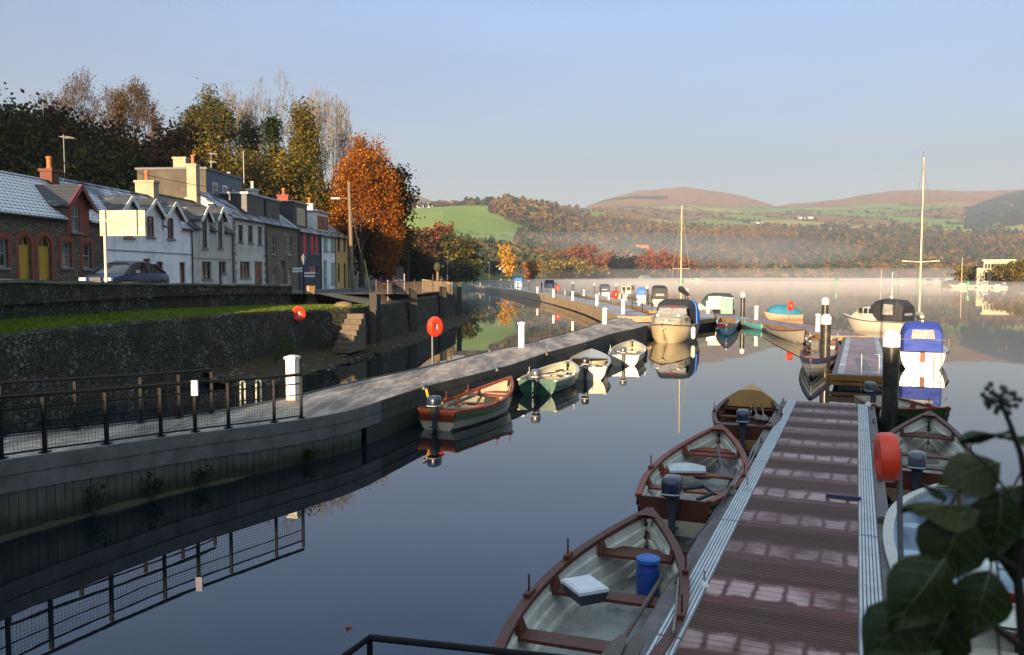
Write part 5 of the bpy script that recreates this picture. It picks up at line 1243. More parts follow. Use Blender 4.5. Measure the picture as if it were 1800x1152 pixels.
    # floor
    def iy(t, z):
        lo, hi = 0, 1
        for _ in range(18):
            m_ = (lo+hi)/2
            if h.pt(t, m_).z < z: lo = m_
            else: hi = m_
        return max(.01, h.pt(t, lo).y-.02)
    zf = .1; mb = MB(); mb.loft([[Vector((h.L*t, -iy(t, zf), zf)), Vector((h.L*t, iy(t, zf), zf))] for t in np.linspace(.01, .92, 20)], flip=True); mb.build('floorboards', floor or floor_m, r)
    # seats
    for i, t in enumerate(thwarts):
        z = h.zg(t)-.17; y = iy(t, z); mb = MB(); mb.box((t*L-.12,-y,z-.02),(t*L+.12,y,z+.015)); mb.build('thwart', thwart_m, r)
        for sd in (1,-1):
            kb = MB(); kb.poly([(t*L-.11, sd*y*.98, z+.016),(t*L+.11, sd*y*.98, z+.016),(t*L+.05, sd*(y*.99+.02), h.zg(t)-.01),(t*L-.05, sd*(y*.99+.02), h.zg(t)-.01)], (0,-sd,0), .05); kb.build('seat_knee', thwart_m, r)
    if aft_seat:
        z = h.zs-.16; mb = MB(); mb.box((.05,-iy(.03,z),z-.02),(.36,iy(.03,z),z+.015)); mb.build('aft_seat', thwart_m if aft_seat is True else aft_seat, r)
    if fore < .95 and tarp is None:
        t = .84; z = h.zg(t)-.22; mb = MB(); mb.poly([(t*L-.25,-iy(t-.03,z),z),(t*L+.1,-iy(t+.03,z)*.7,z),(t*L+.1,iy(t+.03,z)*.7,z),(t*L-.25,iy(t-.03,z),z)], (0,0,1), .03); mb.build('bow_seat', thwart_m, r)
    if rowlocks:
        for t in (.42, .66)[:rowlocks if rowlocks is not True else 2]:
            for sd in (1,-1):
                p = h.pt(t,1,0,sd); mb = MB(); mb.box((p.x-.1,p.y-.04,p.z+.025),(p.x+.1,p.y+.03,p.z+.06)); mb.tube([(p.x,p.y,p.z+.06),(p.x,p.y,p.z+.24)], .011, 6); mb.build('rowlock', rail_m, r)
    if tarp:
        mb = MB(); t0 = .72; rows = []
        for t in np.linspace(t0, .995, 9):
            f = (t-t0)/(1-t0); a, b = h.pt(t,1,.02,1), h.pt(t,1,.02,-1); zc = h.zg(t)+.08+.22*(1-f)
            rows.append([b+Vector((0,-.01,-.16)), b+Vector((0,0,.035)), Vector((a.x,b.y*.45,zc-.03)), Vector((a.x,0,zc)), Vector((a.x,a.y*.45,zc-.03)), a+Vector((0,0,.035)), a+Vector((0,.01,-.16))])
        mb.loft(rows, caps=True, flip=True); mb.build('bow_cover', tarp, r, smooth=50)
    if motor: outboard(r, (-.03, motor_off, h.zs+.02), motor, .86)
    r['_h'] = 0; del r['_h']
    return r, h
def outboard(parent, at, m, s=1.0, tilt=0, tiller=True):
    x, y, z = at
    mb = MB(); 
    mb.box((x-.06*s,y-.1*s,z-.24*s),(x+.09*s,y+.1*s,z+.03*s))
    mb.loft([[(x-.1*s-a,y-w_,zz),(x-.1*s+a,y-w_,zz),(x-.1*s+a,y+w_,zz),(x-.1*s-a,y+w_,zz)] for a, w_, zz in ((.11*s,.09*s,z+.12*s),(.085*s,.07*s,z-.2*s),(.07*s,.045*s,z-.45*s),(.07*s,.03*s,z-.75*s))], closed=True, caps=True)
    mb.box((x-.25*s,y-.1*s,z-.52*s),(x-.02*s,y+.1*s,z-.5*s))
    leg = mb.build('outboard_motor', motor_black if m is motor_black else plastic_dark, parent)
    cw = MB(); secs = []
    for f, zz in ((.8,.08),(.96,.11),(1,.18),(1,.3),(.95,.37),(.8,.41),(.4,.425)):
        secs.append([(x-.1*s+math.copysign(abs(math.cos(a))**.5, math.cos(a))*.235*s*f-.03*s, y+math.copysign(abs(math.sin(a))**.5, math.sin(a))*.165*s*f, z+zz*s) for a in np.linspace(0, 2*math.pi, 17)[:-1]])
    cw.loft(secs, closed=True, caps=True); cw.build('cowling', m, leg, smooth=60)
    bn = MB(); bn.loft([[(x-.1*s+math.copysign(abs(math.cos(a))**.5, math.cos(a))*.238*s-.03*s, y+math.copysign(abs(math.sin(a))**.5, math.sin(a))*.168*s, z+zz*s) for a in np.linspace(0, 2*math.pi, 17)[:-1]] for zz in (.13,.155)], closed=True); bn.build('trim_band', plastic_pale, leg)
    if tiller: MB().tube([(x+.06*s,y,z+.12*s),(x+.35*s,y+.05*s,z+.2*s),(x+.6*s,y+.07*s,z+.21*s)], [.025*s,.025*s,.022*s], 6).build('tiller', plastic_dark, leg)
    return leg
def oar(label, a, b, blade=True):
    a, b = Vector(a), Vector(b); r = empty('oar', a, 0, label, 'oar', 'wooden oars lying in the boats'); d = (b-a); 
    MB().tube([(0,0,0), d*.98], [.028,.022], 8).build('shaft', wood_oar, r, smooth=True)
    n = d.normalized(); sd = n.cross(Vector((0,0,1))).normalized()
    mb = MB(); mb.loft([[n*(d.length*f)-sd*w_+Vector((0,0,.022)), n*(d.length*f)+sd*w_+Vector((0,0,.022)), n*(d.length*f)+sd*w_+Vector((0,0,.04)), n*(d.length*f)-sd*w_+Vector((0,0,.04))] for f, w_ in ((.70,.03),(.78,.07),(.96,.085),(1,.06))], closed=True, caps=True); mb.build('blade', wood_oar, r)
def inb(o, x, y, z): return Vector(o.location) + Matrix.Rotation(o.rotation_euler[2], 3, 'Z') @ Vector((x, y, z))
def rope(name, label, a, b, sag, m, r_=.012, grp='mooring ropes'):
    a, b = Vector(a), Vector(b); mb = MB(); mb.tube([a.lerp(b, t)+Vector((0,0,-4*sag*t*(1-t))) for t in np.linspace(0,1,10)], r_, 6); o = mb.build(name, m); tag(o, label, 'rope', grp); return o
def fender(label, p, l=.5, r_=.1, m=None):
    o = empty('fender', p, 0, label, 'fender', 'fenders hanging beside the boats'); MB().lathe([(.03,-l/2),(r_*.8,-l/2+.06),(r_,-l/2+.14),(r_,l/2-.14),(r_*.8,l/2-.06),(.03,l/2)], 14).build('body', m or white_paint, o, smooth=True); MB().tube([(0,0,l/2),(0,0,l/2+.12)], .01, 5).build('lanyard', rope_m, o)
# nearest boat, left of the foreground pontoon
b1, h1 = open_boat('rowing_boat', 'nearest open rowing boat with pale ribbed interior, blue drum and red-brown seats', P(962,1225,.5), P(1143,892,.86), 1.6, .55, .52, .84, hull_dark, grp_inner, wood_dark, wood_dark, thwarts=(.30,.56,.80), strakes=7, aft_seat=False, fore=.94, floor=floor_m, rowlocks=2)
mb = MB(); mb.box((.16*h1.L-.13,-.7,.40),(.16*h1.L+.13,.7,.43)); mb.build('pale_seat', plastic_pale, b1)
b1['label'] = 'nearest open rowing boat with pale ribbed interior, blue drum and red-brown seats'
# lettered strip inside the bow
dr = empty('drum', inb(b1, h1.L*.71, -.22, .1), 0, 'blue plastic drum standing in the nearest boat', 'drum'); MB().lathe([(.12,0),(.135,.03),(.135,.40),(.12,.44),(.12,.47),(.135,.49)], 20).build('body', plastic_blue, dr, smooth=50); MB().lathe([(.14,.491),(.14,.53),(.11,.55)], 20).build('lid', mat('bright_blue_lid', (.015,.11,.42), r=.4), dr, smooth=50)
p = inb(b1, h1.L*.53, .32, .38); cb = empty('seat_cushion', p, b1.rotation_euler[2]+.75, 'grey box seat with white padded top on the nearest boat thwart', 'seat cushion')
MB().loft([[(-.25,-.2,0),(.25,-.2,0),(.25,.2,0),(-.25,.2,0)],[(-.3,-.25,.14),(.3,-.25,.14),(.3,.25,.14),(-.3,.25,.14)]], closed=True, caps=True).build('base', plastic_dark, cb); 
MB().loft([[(-a,-b,z),(a,-b,z),(a,b,z),(-a,b,z)] for a, b, z in ((.29,.24,.142),(.31,.26,.16),(.31,.26,.2),(.27,.22,.225))], closed=True, caps=True).build('pad', mat('white_vinyl', (.62,.62,.68), r=.45), cb, smooth=30)
cb.scale = (.7,.7,.8)
ls = MB(); a_, b_ = h1.pt(.86,.86,-.07,-1), h1.pt(.93,.86,-.07,-1); ls.poly([a_+Vector((0,.0,-.05)), b_+Vector((0,0,-.05)), b_+Vector((0,0,.03)), a_+Vector((0,0,.03))], (0,1,0), .004); ls.build('name_strip', white_paint, b1)
oar('grey oar lying along the nearest boat, blade towards the viewer', inb(b1, h1.L*.70, -.38, .42), inb(b1, h1.L*.12, -.32, .5)); oar('second grey oar beside the first in the nearest boat', inb(b1, h1.L*.72, -.5, .4), inb(b1, h1.L*.16, -.46, .46))
# second boat
b2, h2 = open_boat('rowing_boat', 'open boat with red-brown rail, pale seat pad and dark blue outboard, second from the viewer', P(1184,884,.5), P(1266,747,.86), 1.6, .56, .5, .86, hull_green, grp_inner, wood_red, wood_red, thwarts=(.3,.52,.76), strakes=7, motor=motor_blue, transom_m=grp_cream, transom_top=wood_dark, fore=.93, aft_seat=grp_inner, rowlocks=1)
p = inb(b2, h2.L*.55, .3, .36); o = MB().loft([[(-.34*f,-.25*f,z),(.3*f,-.3*f,z),(.38*f,.1*f,z),(.1*f,.3*f,z),(-.3*f,.26*f,z)] for f, z in ((.7,0),(1,.03),(1,.07),(.55,.12))], closed=True, caps=True).build('seat_pad', mat('pale_pad', (.5,.51,.53), r=.5), None, smooth=40, loc=p); tag(o, 'crumpled pale seat pad on a thwart of the second boat', 'seat pad')
oar('weathered oar leaning across the seats of the second boat', inb(b2, h2.L*.78, -.1, .62), inb(b2, h2.L*.36, -.52, .5)); oar('oar lying low along the second boat side', inb(b2, h2.L*.7, -.5, .3), inb(b2, h2.L*.2, -.55, .3))
MB().tube([inb(b2, h2.L*x, y, z) for x, y, z in ((.06,-.3,.5),(.12,-.5,.55),(.2,-.3,.54),(.16,0,.52))], .03, 8).build('fuel_hose', cover_black, None)
tag(bpy.data.objects['fuel_hose'], 'black hose curled at the stern of the second boat', 'hose')
# boat with mustard bow cover
b3, h3 = open_boat('rowing_boat', 'dark brown open boat with mustard yellow cover over its bow', P(1306,752,.5), P(1322,672,.95), 1.6, .55, .5, .86, hull_dark, wood_dark, wood_dark, wood_dark, thwarts=(.28,.5,.68), strakes=6, motor=motor_blue, transom_m=mat('mustard_hull', (.36,.22,.07), (.28,.16,.05), 3, .5), transom_top=wood_dark, tarp=cover_tan, floor=wood_dark, aft_seat=False, fore=.96, rowlocks=1)
oar('oar lying in the boat with the mustard cover', inb(b3, h3.L*.7, -.3, .55), inb(b3, h3.L*.2, -.45, .5)); oar('second oar lying in the boat with the mustard cover', inb(b3, h3.L*.7, -.1, .55), inb(b3, h3.L*.24, -.3, .48))
# right side of the pontoon
b4, h4 = open_boat('rowing_boat', 'open boat with dark red rail, pale interior and grey outboard right of the lifebuoy', P(1612,836,.5), P(1634,724,.86), 1.62, .56, .5, .86, hull_dark, grp_inner, wood_dark, wood_dark, thwarts=(.3,.5,.78), strakes=6, motor=motor_grey, transom_m=mat('tan_transom', (.3,.21,.12), r=.5), transom_top=wood_dark, aft_seat=False, rowlocks=1)
oar('oar lying against the left side of the pale boat right of the lifebuoy', inb(b4, h4.L*.66, .45, .45), inb(b4, h4.L*.2, .5, .5))
b5, h5 = open_boat('rowing_boat', 'dark green rowing boat with red-brown seats half hidden behind the nearest pile', P(1534,696,.5), P(1668,716,.78), 1.5, .5, .46, .76, hull_green, grp_inner, wood_red, wood_red, thwarts=(.26,.5,.74), strakes=6, motor=motor_grey, transom_m=grp_cream, aft_seat=False, rowlocks=1, top_strake=None)
b6, h6 = open_boat('dinghy', 'pale blue-grey fibreglass boat with red transom behind the ivy leaves', P(1722,1036,.5), P(1686,842,.78), 1.95, .5, .52, .76, grp_white, grp_blue, grp_white, grp_blue, thwarts=(.34,.62), strakes=2, motor=motor_white, transom_m=hull_red, floor=grp_blue, aft_seat=True, rowlocks=False, full=3.0, tw=.85, fore=.9, rail_w=.1)
b7, h7 = open_boat('dinghy', 'white fibreglass boat in the bottom right corner below the ivy', P(1900,1500,.5), P(1790,1062,.74), 1.95, .5, .5, .72, grp_white, grp_white, grp_white, grp_white, thwarts=(.34,.6), strakes=2, floor=grp_white, aft_seat=True, rowlocks=False, full=3.0, tw=.85, fore=.86, rail_w=.1)
# left side boats along the boardwalk
b8, h8 = open_boat('rowing_boat', 'green and cream rowing boat with red rail and small outboard beside the boardwalk', P(768,729,.4), P(898,662,.86), 1.55, .52, .46, .86, grp_cream, grp_cream, wood_red, wood_red, thwarts=(.3,.52,.74), strakes=4, top_strake=hull_green, motor=motor_blue, transom_m=grp_cream, transom_top=wood_red, rowlocks=2)
oar('oar with dark blade lying in the red-railed boat', inb(b8, h8.L*.2, .2, .45), inb(b8, h8.L*.62, .3, .5)); oar('second oar lying in the red-railed boat', inb(b8, h8.L*.25, .34, .45), inb(b8, h8.L*.66, .42, .5))
b9, h9 = open_boat('dinghy', 'dark green dinghy with grey outboard and pale inside', P(944,676,.36), P(1000,634,.72), 1.62, .5, .48, .72, hull_dkgreen, grp_cream, grp_cream, grp_cream, thwarts=(.34,.62), strakes=5, motor=motor_grey, transom_m=hull_dkgreen, rowlocks=1, full=2.6, tw=.8, aft_seat=False)
oar('oar lying across the green dinghy', inb(b9, h9.L*.3, .3, .5), inb(b9, h9.L*.7, -.1, .5))
b10, h10 = open_boat('motor_boat', 'small white motor boat with tilted black outboard beside the boardwalk', P(1034,652,.36), P(1040,614,.72), 1.62, .5, .5, .72, grp_white, grp_white, grp_white, grp_white, thwarts=(.38,), strakes=2, motor=motor_black, transom_m=grp_white, rowlocks=False, full=2.8, tw=.82, fore=.55, motor_off=.1)
b11, h11 = open_boat('dinghy', 'cream dinghy with low outboard, between the white motor boat and the cruiser', P(1096,629,.36), P(1112,598,.7), 1.6, .46, .46, .7, grp_cream, grp_cream, grp_white, grp_white, thwarts=(.35,.6), strakes=3, motor=motor_grey, transom_m=grp_cream, rowlocks=1, full=2.8, tw=.82)
# boats by the brown pontoon
b12, h12 = open_boat('rowing_boat', 'turquoise rowing boat with dark stern strap', P(1350,574,.3), P(1296,557,.6), 1.5, .42, .4, .62, hull_turq, hull_turq, hull_turq, hull_turq, thwarts=(.35,.6), strakes=4, aft_seat=True, rowlocks=1)
b13, h13 = open_boat('rowing_boat', 'blue and red rowing boat seen bow-on below the green-canopied cruiser', P(1280,559,.4), P(1277,572,.75), 1.6, .5, .5, .8, hull_blue, wood_red, hull_blue, wood_red, thwarts=(.35,.6), strakes=5, top_strake=hull_red)
b14, h14 = open_boat('rowing_boat', 'cream wooden rowing boat with brown rail moored at the brown pontoon', P(1358,573,.4), P(1416,580,.85), 1.5, .5, .45, .85, grp_cream, wood_oar, wood_red, wood_red, thwarts=(.3,.55,.75), strakes=6)
b15, h15 = open_boat('rowing_boat', 'cream boat moored between the paired black piles and the pontoon', P(1462,583,.4), P(1424,600,.75), 1.5, .5, .45, .75, grp_cream, wood_oar, grp_white, wood_red, thwarts=(.4,.65), strakes=5)
b16, h16 = open_boat('rowing_boat', 'grey rowing boat with blue stripe seen bow-on left of the corner pile', P(1452,602,.4), P(1425,634,.75), 1.6, .5, .46, .78, grp_cream, wood_dark, wood_dark, wood_dark, thwarts=(.3,.55,.75), strakes=6, top_strake=mat('navy_stripe', (.02,.04,.12), r=.4))
# low covered boat
def covered(label, c, rz, L, B_, hull_m, cov):
    h = Hull(L, B_, .5, .48, .7, .75); r = empty('covered_boat', c, rz, label, 'boat'); ts = np.linspace(0, 1, 20)
    mb = MB()
    for sd in (1,-1): mb.loft([[h.pt(t, j, 0, sd) for j in np.linspace(0,1,7)] for t in ts], flip=(sd == 1))
    mb.poly([h.pt(0, j, 0, -1) for j in np.linspace(1,0,6)]+[h.pt(0, j, 0, 1) for j in np.linspace(0,1,6)][1:], (1,0,0), .03); mb.build('hull', hull_m, r, smooth=True)
    mb = MB(); rows = []
    for t in np.linspace(.02, .9, 14):
        b_, z = h.b(t)+.03, h.zg(t); k = math.sin(min(1, t/.35)*math.pi/2)*(1 if t < .6 else math.cos((t-.6)/.35*math.pi/2*.9)); H_ = .12+.75*k
        rows.append([Vector((t*L, math.cos(a)*b_, z-.05+max(0,math.sin(a))**.7*H_)) for a in np.linspace(math.pi, 0, 11)])
    mb.loft(rows, caps=True, flip=False); mb.build('cover', cov, r, smooth=50); return r
p = P(1437,566,0); covered('boat under a rounded teal cover behind the orange lifebuoy', (p.x, p.y+4, 0), R(176), 3.3, 1.6, mat('salmon_hull', (.5,.3,.2), r=.5), cover_teal)
# ------------------------------------------------------------------ cruisers
def solid_hull(r, L, B_, zs, zm, zb, hull_m, deck_m, stripe=None, tw=.82, full=2.4, keel=-.35, rake=.9):
    h = Hull(L, B_, zs, zm, zb, tw, keel, rake=rake, full=full, kr=.9); ts = list(np.linspace(0, .92, 24))+[.95,.975,.99,1]
    mb = MB()
    for sd in (1,-1): mb.loft([[h.pt(t, j, 0, sd) for j in np.linspace(0,1,9)] for t in ts], flip=(sd == 1))
    mb.poly([h.pt(0, j, 0, -1) for j in np.linspace(1,0,9)]+[h.pt(0, j, 0, 1) for j in np.linspace(0,1,9)][1:], (1,0,0), .05); mb.build('hull', hull_m, r, smooth=35)
    mb = MB(); mb.loft([[h.pt(t,1,0,-1)+Vector((0,0,.002)), Vector((t*L,0,h.zg(t)+.05)), h.pt(t,1,0,1)+Vector((0,0,.002))] for t in ts], flip=True); mb.build('deck', deck_m, r)
    for sd in (1,-1):
        mb = MB(); mb.tube([h.pt(t,1,.015,sd)+Vector((0,0,-.04)) for t in ts], .03, 6); mb.build('rubbing_strake', stripe or plastic_dark, r)
    return h
def arch_cover(r, name, m, secs, panels=(), pm=None):
    # secs: (x, halfwidth, z0, z1)
    def prof(x, w_, z0, z1, n=17, e=.3): return [Vector((x, math.copysign(abs(math.cos(a))**e, math.cos(a))*w_*(1-.12*abs(math.sin(a))), z0+abs(math.sin(a))**e*(z1-z0))) for a in np.linspace(math.pi, 0, n)]
    mb = MB(); mb.loft([prof(*s_) for s_ in secs], caps=True, flip=secs[0][0] < secs[-1][0]); o = mb.build(name, m, r, smooth=45)
    return o
def quad(name, pts, m, par, th=.02):
    pts = [Vector(p) for p in pts]; n = (pts[1]-pts[0]).cross(pts[2]-pts[0]).normalized(); mb = MB(); mb.poly(pts, n, th); return mb.build(name, m, par)
def rail_loop(r, pts, m=galv, rad=.016, name='guard_rail'):
    MB().tube(pts, rad, 6).build(name, m, r)
# cream cruiser, bow towards the viewer
bow_ = P(1163,606,0); st_ = Vector((bow_.x+2.5, bow_.y+6.5, 0)); rz = math.atan2(bow_.y-st_.y, bow_.x-st_.x)
cr = empty('cabin_cruiser', st_, rz, 'cream cabin cruiser with black canopy moored bow-on at the boardwalk corner', 'boat'); L = 7.0
gel = mat('aged_cream_gelcoat', (.50,.42,.27), (.44,.36,.22), 2, .35, dirt=(.3,.24,.14), dsc=1.6)
h = solid_hull(cr, L, 2.5, .95, .95, 1.2, gel, gel, brown_p, full=2.9, tw=.9, rake=1.3)
mb = MB(); mb.loft([[Vector((x, y*w_, z0 + (z1-z0)*f)) for y, f in ((-1,0),(-.93,.75),(-.7,1),(0,1.06),(.7,1),(.93,.75),(1,0))] for x, w_, z0, z1 in ((3.3,1.06,.9,1.62),(4.0,1.02,.95,1.6),(4.9,.9,1.0,1.5),(5.5,.74,1.05,1.38),(5.95,.5,1.1,1.16))], caps=True, flip=True); mb.build('cabin', gel, cr, smooth=35)
for sd in (1,-1):
    quad('fore_window', [(5.56,sd*.12,1.38),(5.56,sd*.56,1.35),(5.86,sd*.44,1.18),(5.88,sd*.12,1.2)][::sd], clear_panel, cr, .03)
    quad('side_window', [(3.6,sd*1.055,1.2),(4.5,sd*.985,1.22),(4.4,sd*.95,1.42),(3.6,sd*1.03,1.45)][::-sd], car_glass, cr, .02)
    MB().lathe([(.02,0),(.1,.02),(.1,.14),(.02,.16)], 10, (5.0,sd*.62,1.5)).build('nav_light', lampw, cr)
quad('windscreen', [(3.35,-.95,1.62),(3.75,-.8,1.62),(3.75,.8,1.62),(3.35,.95,1.62)][:0] or [(3.9,-.92,1.6),(3.9,.92,1.6),(3.45,.8,2.0),(3.45,-.8,2.0)], clear_panel, cr, .02)
for y in (-.92,0,.92): MB().bar((3.92,y,1.6),(3.44,y*.87,2.02),.035).build('screen_frame', galv, cr)
arch_cover(cr, 'canopy', cover_black, [(3.5,.95,1.95,2.12),(3.2,1.05,1.3,2.42),(2.2,1.12,1.0,2.5),(1.5,1.12,1.0,2.45)]); arch_cover(cr, 'rear_canopy', cover_royal, [(1.49,1.2,.9,2.46),(.8,1.2,.9,2.42),(.1,1.15,.9,2.1)])
quad('red_emblem', [(3.62-.0,-.3,2.06),(3.62,.3,2.06),(3.6,.3,2.085),(3.6,-.3,2.085)], bright_red, cr, .01)
quad('bow_badge', [(6.45,-.36,1.12),(6.45,.36,1.12),(6.93,0,.8)], grp_white, cr, .01)
rail_loop(cr, [h.pt(t,1,-.06,1)+Vector((0,0,.0 if t < .56 else .42)) for t in (.55,.6,.7,.8,.9,.96)] + [Vector((6.95,0,1.62))] + [h.pt(t,1,-.06,-1)+Vector((0,0,.0 if t < .56 else .42)) for t in (.96,.9,.8,.7,.6,.55)])
for sd in (1,-1):
    for t in (.65,.8,.92): p = h.pt(t,1,-.06,sd); MB().tube([p, p+Vector((0,0,.42))], .014, 5).build('stanchion', galv, cr)
outboard(cr, (-.03,.3,.85), motor_grey, 1.3, tiller=False)
fender('white fender hanging beside the cream cruiser bow', inb(cr, 4.6, 1.42, .55), .75, .13); fender('navy blue fender at the cream cruiser bow on the boardwalk side', inb(cr, 5.2, -1.3, .65), .6, .13, plastic_blue)
# sailing boat with blue cockpit cover, stern towards the viewer
ss = P(1621,650,0); hdv = Vector((.42,1,0)).normalized(); sb_ = empty('sailing_boat', ss, math.atan2(hdv.y, hdv.x), 'white sailing boat with blue cockpit cover and bare mast, stern towards the viewer', 'boat')
h = solid_hull(sb_, 6.6, 2.35, .72, .70, 1.0, grp_white, grp_white, cover_navy, tw=.72, full=2.3, keel=-.25)
arch_cover(sb_, 'cockpit_cover', cover_blue, [(.06,.72,.76,1.2),(.14,.76,.76,1.7),(.5,.8,.78,1.95),(1.2,.82,.8,1.98),(2.1,.8,.85,1.85)])
quad('clear_window', [(.06,-.45,1.28),(.06,.45,1.28),(.17,.4,1.68),(.17,-.4,1.68)][::-1], clear_panel, sb_, .03)
mb = MB(); mb.loft([[Vector((x, y*w_, .8+f*zh)) for y, f in ((-1,0),(-.88,1),(0,1.1),(.88,1),(1,0))] for x, w_, zh in ((2.0,.85,.42),(3.4,.75,.4),(4.6,.5,.28))], caps=True, flip=True); mb.build('coachroof', grp_white, sb_, smooth=30)
mast_m = mat('gold_anodised_mast', (.52,.44,.28), (.45,.38,.24), 2, .4, metal=.3)
msx = 2.9
ztop = Q(1627,279,ss.y+msx).z
MB().tube([(msx,0,1.2),(msx,0,ztop)], [.052,.036], 10).build('mast', mast_m, sb_, smooth=True)
MB().tube([(msx-.05,0,2.05),(.6,0,2.0)], .045, 8).build('boom', mast_m, sb_)
mb = MB(); mb.loft([[Vector((x, math.cos(a)*.15*f, 2.17+math.sin(a)*.13*f)) for a in np.linspace(0, 6.28, 9)[:-1]] for x, f in ((2.85,1.3),(2.5,1.1),(1.8,.8),(1.0,.6))], closed=True, caps=True); mb.build('furled_sail', mat('cream_sailcloth', (.5,.44,.3), r=.8), sb_, smooth=True)
zs_ = 1.2+(ztop-1.2)*.42; MB().tube([(msx,-.75,zs_+.05),(msx,0,zs_),(msx,.75,zs_+.05)], .012, 5).build('spreader', mast_m, sb_)
for a in ((msx,-1.1,.85),(msx,1.1,.85)):
    MB().tube([a, (msx, a[1]*.68, zs_+.05), (msx,0,ztop-.3)], .006, 4).build('shroud', galv, sb_)
MB().tube([(.05,0,.9),(msx,0,ztop-.05)], .006, 4).build('backstay', galv, sb_); MB().tube([(6.5,0,1.1),(msx,0,ztop-.6)], .006, 4).build('forestay', galv, sb_)
MB().tube([(msx,0,ztop),(msx-.1,.05,ztop+.3)], .008, 4).build('wind_vane', galv, sb_)
MB().box((-.06,-.09,.32),(-.002,.09,.72)).build('rudder_bracket', wood_red, sb_)
lb_ = MB(); 
for y in (.42,.7): lb_.tube([(-.05,-y,.75),(-.1,-y,-.2)], .014, 5)
for z in (.5,.25,0): lb_.tube([(-.07,-.42,z),(-.07,-.7,z)], .012, 5)
lb_.build('boarding_ladder', galv, sb_)
for sd in (1,-1): rail_loop(sb_, [(.05,sd*.3,1.25),(.1,sd*.9,1.25),(1.0,sd*1.05,1.3),(1.0,sd*1.05,.82)], name='pushpit_rail')
# white cruiser with black canopy, broadside
cw0 = P(1600,586,0); cw1 = P(1482,580,0); d_ = (cw1-cw0); rz = math.atan2(d_.y, d_.x); L = d_.length*1.0
wc = empty('cabin_cruiser', cw0, rz, 'white cabin cruiser with black cockpit canopy, broadside behind the pontoon', 'boat'); h = solid_hull(wc, L, 2.3, .75, .8, 1.15, grp_white, grp_white, brown_p, keel=-.3)
mb = MB(); mb.loft([[Vector((x, y*w_, .8+f*zh)) for y, f in ((-1,0),(-.9,.95),(0,1.05),(.9,.95),(1,0))] for x, w_, zh in ((L*.42,.95,1.0),(L*.6,.9,.98),(L*.7,.8,.75),(L*.82,.55,.35))], caps=True, flip=True); mb.build('cabin', grp_white, wc, smooth=30)
for sd in (1,-1):
    for k in range(3): a = L*(.46+.075*k); quad('side_window', [(a,sd*.95,1.3),(a+L*.06,sd*.935,1.3),(a+L*.06,sd*.90,1.65),(a,sd*.91,1.68)][::-sd], car_glass, wc, .02)
arch_cover(wc, 'canopy', cover_black, [(.15,1.0,.8,1.9),(.5,1.05,.8,2.25),(L*.33,1.05,.8,2.35),(L*.44,.98,1.1,2.2),(L*.5,.9,1.75,1.9)])
for sd in (1,-1): quad('clear_panel', [(.75,sd*1.02,1.25),(L*.31,sd*1.02,1.25),(L*.3,sd*.98,2.0),(.8,sd*.98,1.95)][::-sd], clear_panel, wc, .03)
quad('rear_panel', [(.13,-.6,1.2),(.13,.6,1.2),(.2,.55,1.8),(.2,-.55,1.8)], clear_panel, wc, .02)
rail_loop(wc, [(L*.6,1.0,.95),(L*.65,.95,1.4),(L*.95,.25,1.6),(L*.97,0,1.62),(L*.95,-.25,1.6),(L*.65,-.95,1.4),(L*.6,-1,.95)]); MB().tube([(L*.42,.2,2.3),(L*.42,.2,4.4)], .02, 5).build('aerial', white_paint, wc); MB().lathe([(.03,0),(.1,.02),(.1,.16),(.04,.22)], 10, (L*.28,0,2.36)).build('radar_dome', white_paint, wc); MB().tube([(L*.25,.3,2.3),(L*.25,.3,4.2)], .018, 5).build('light_pole', white_paint, wc)
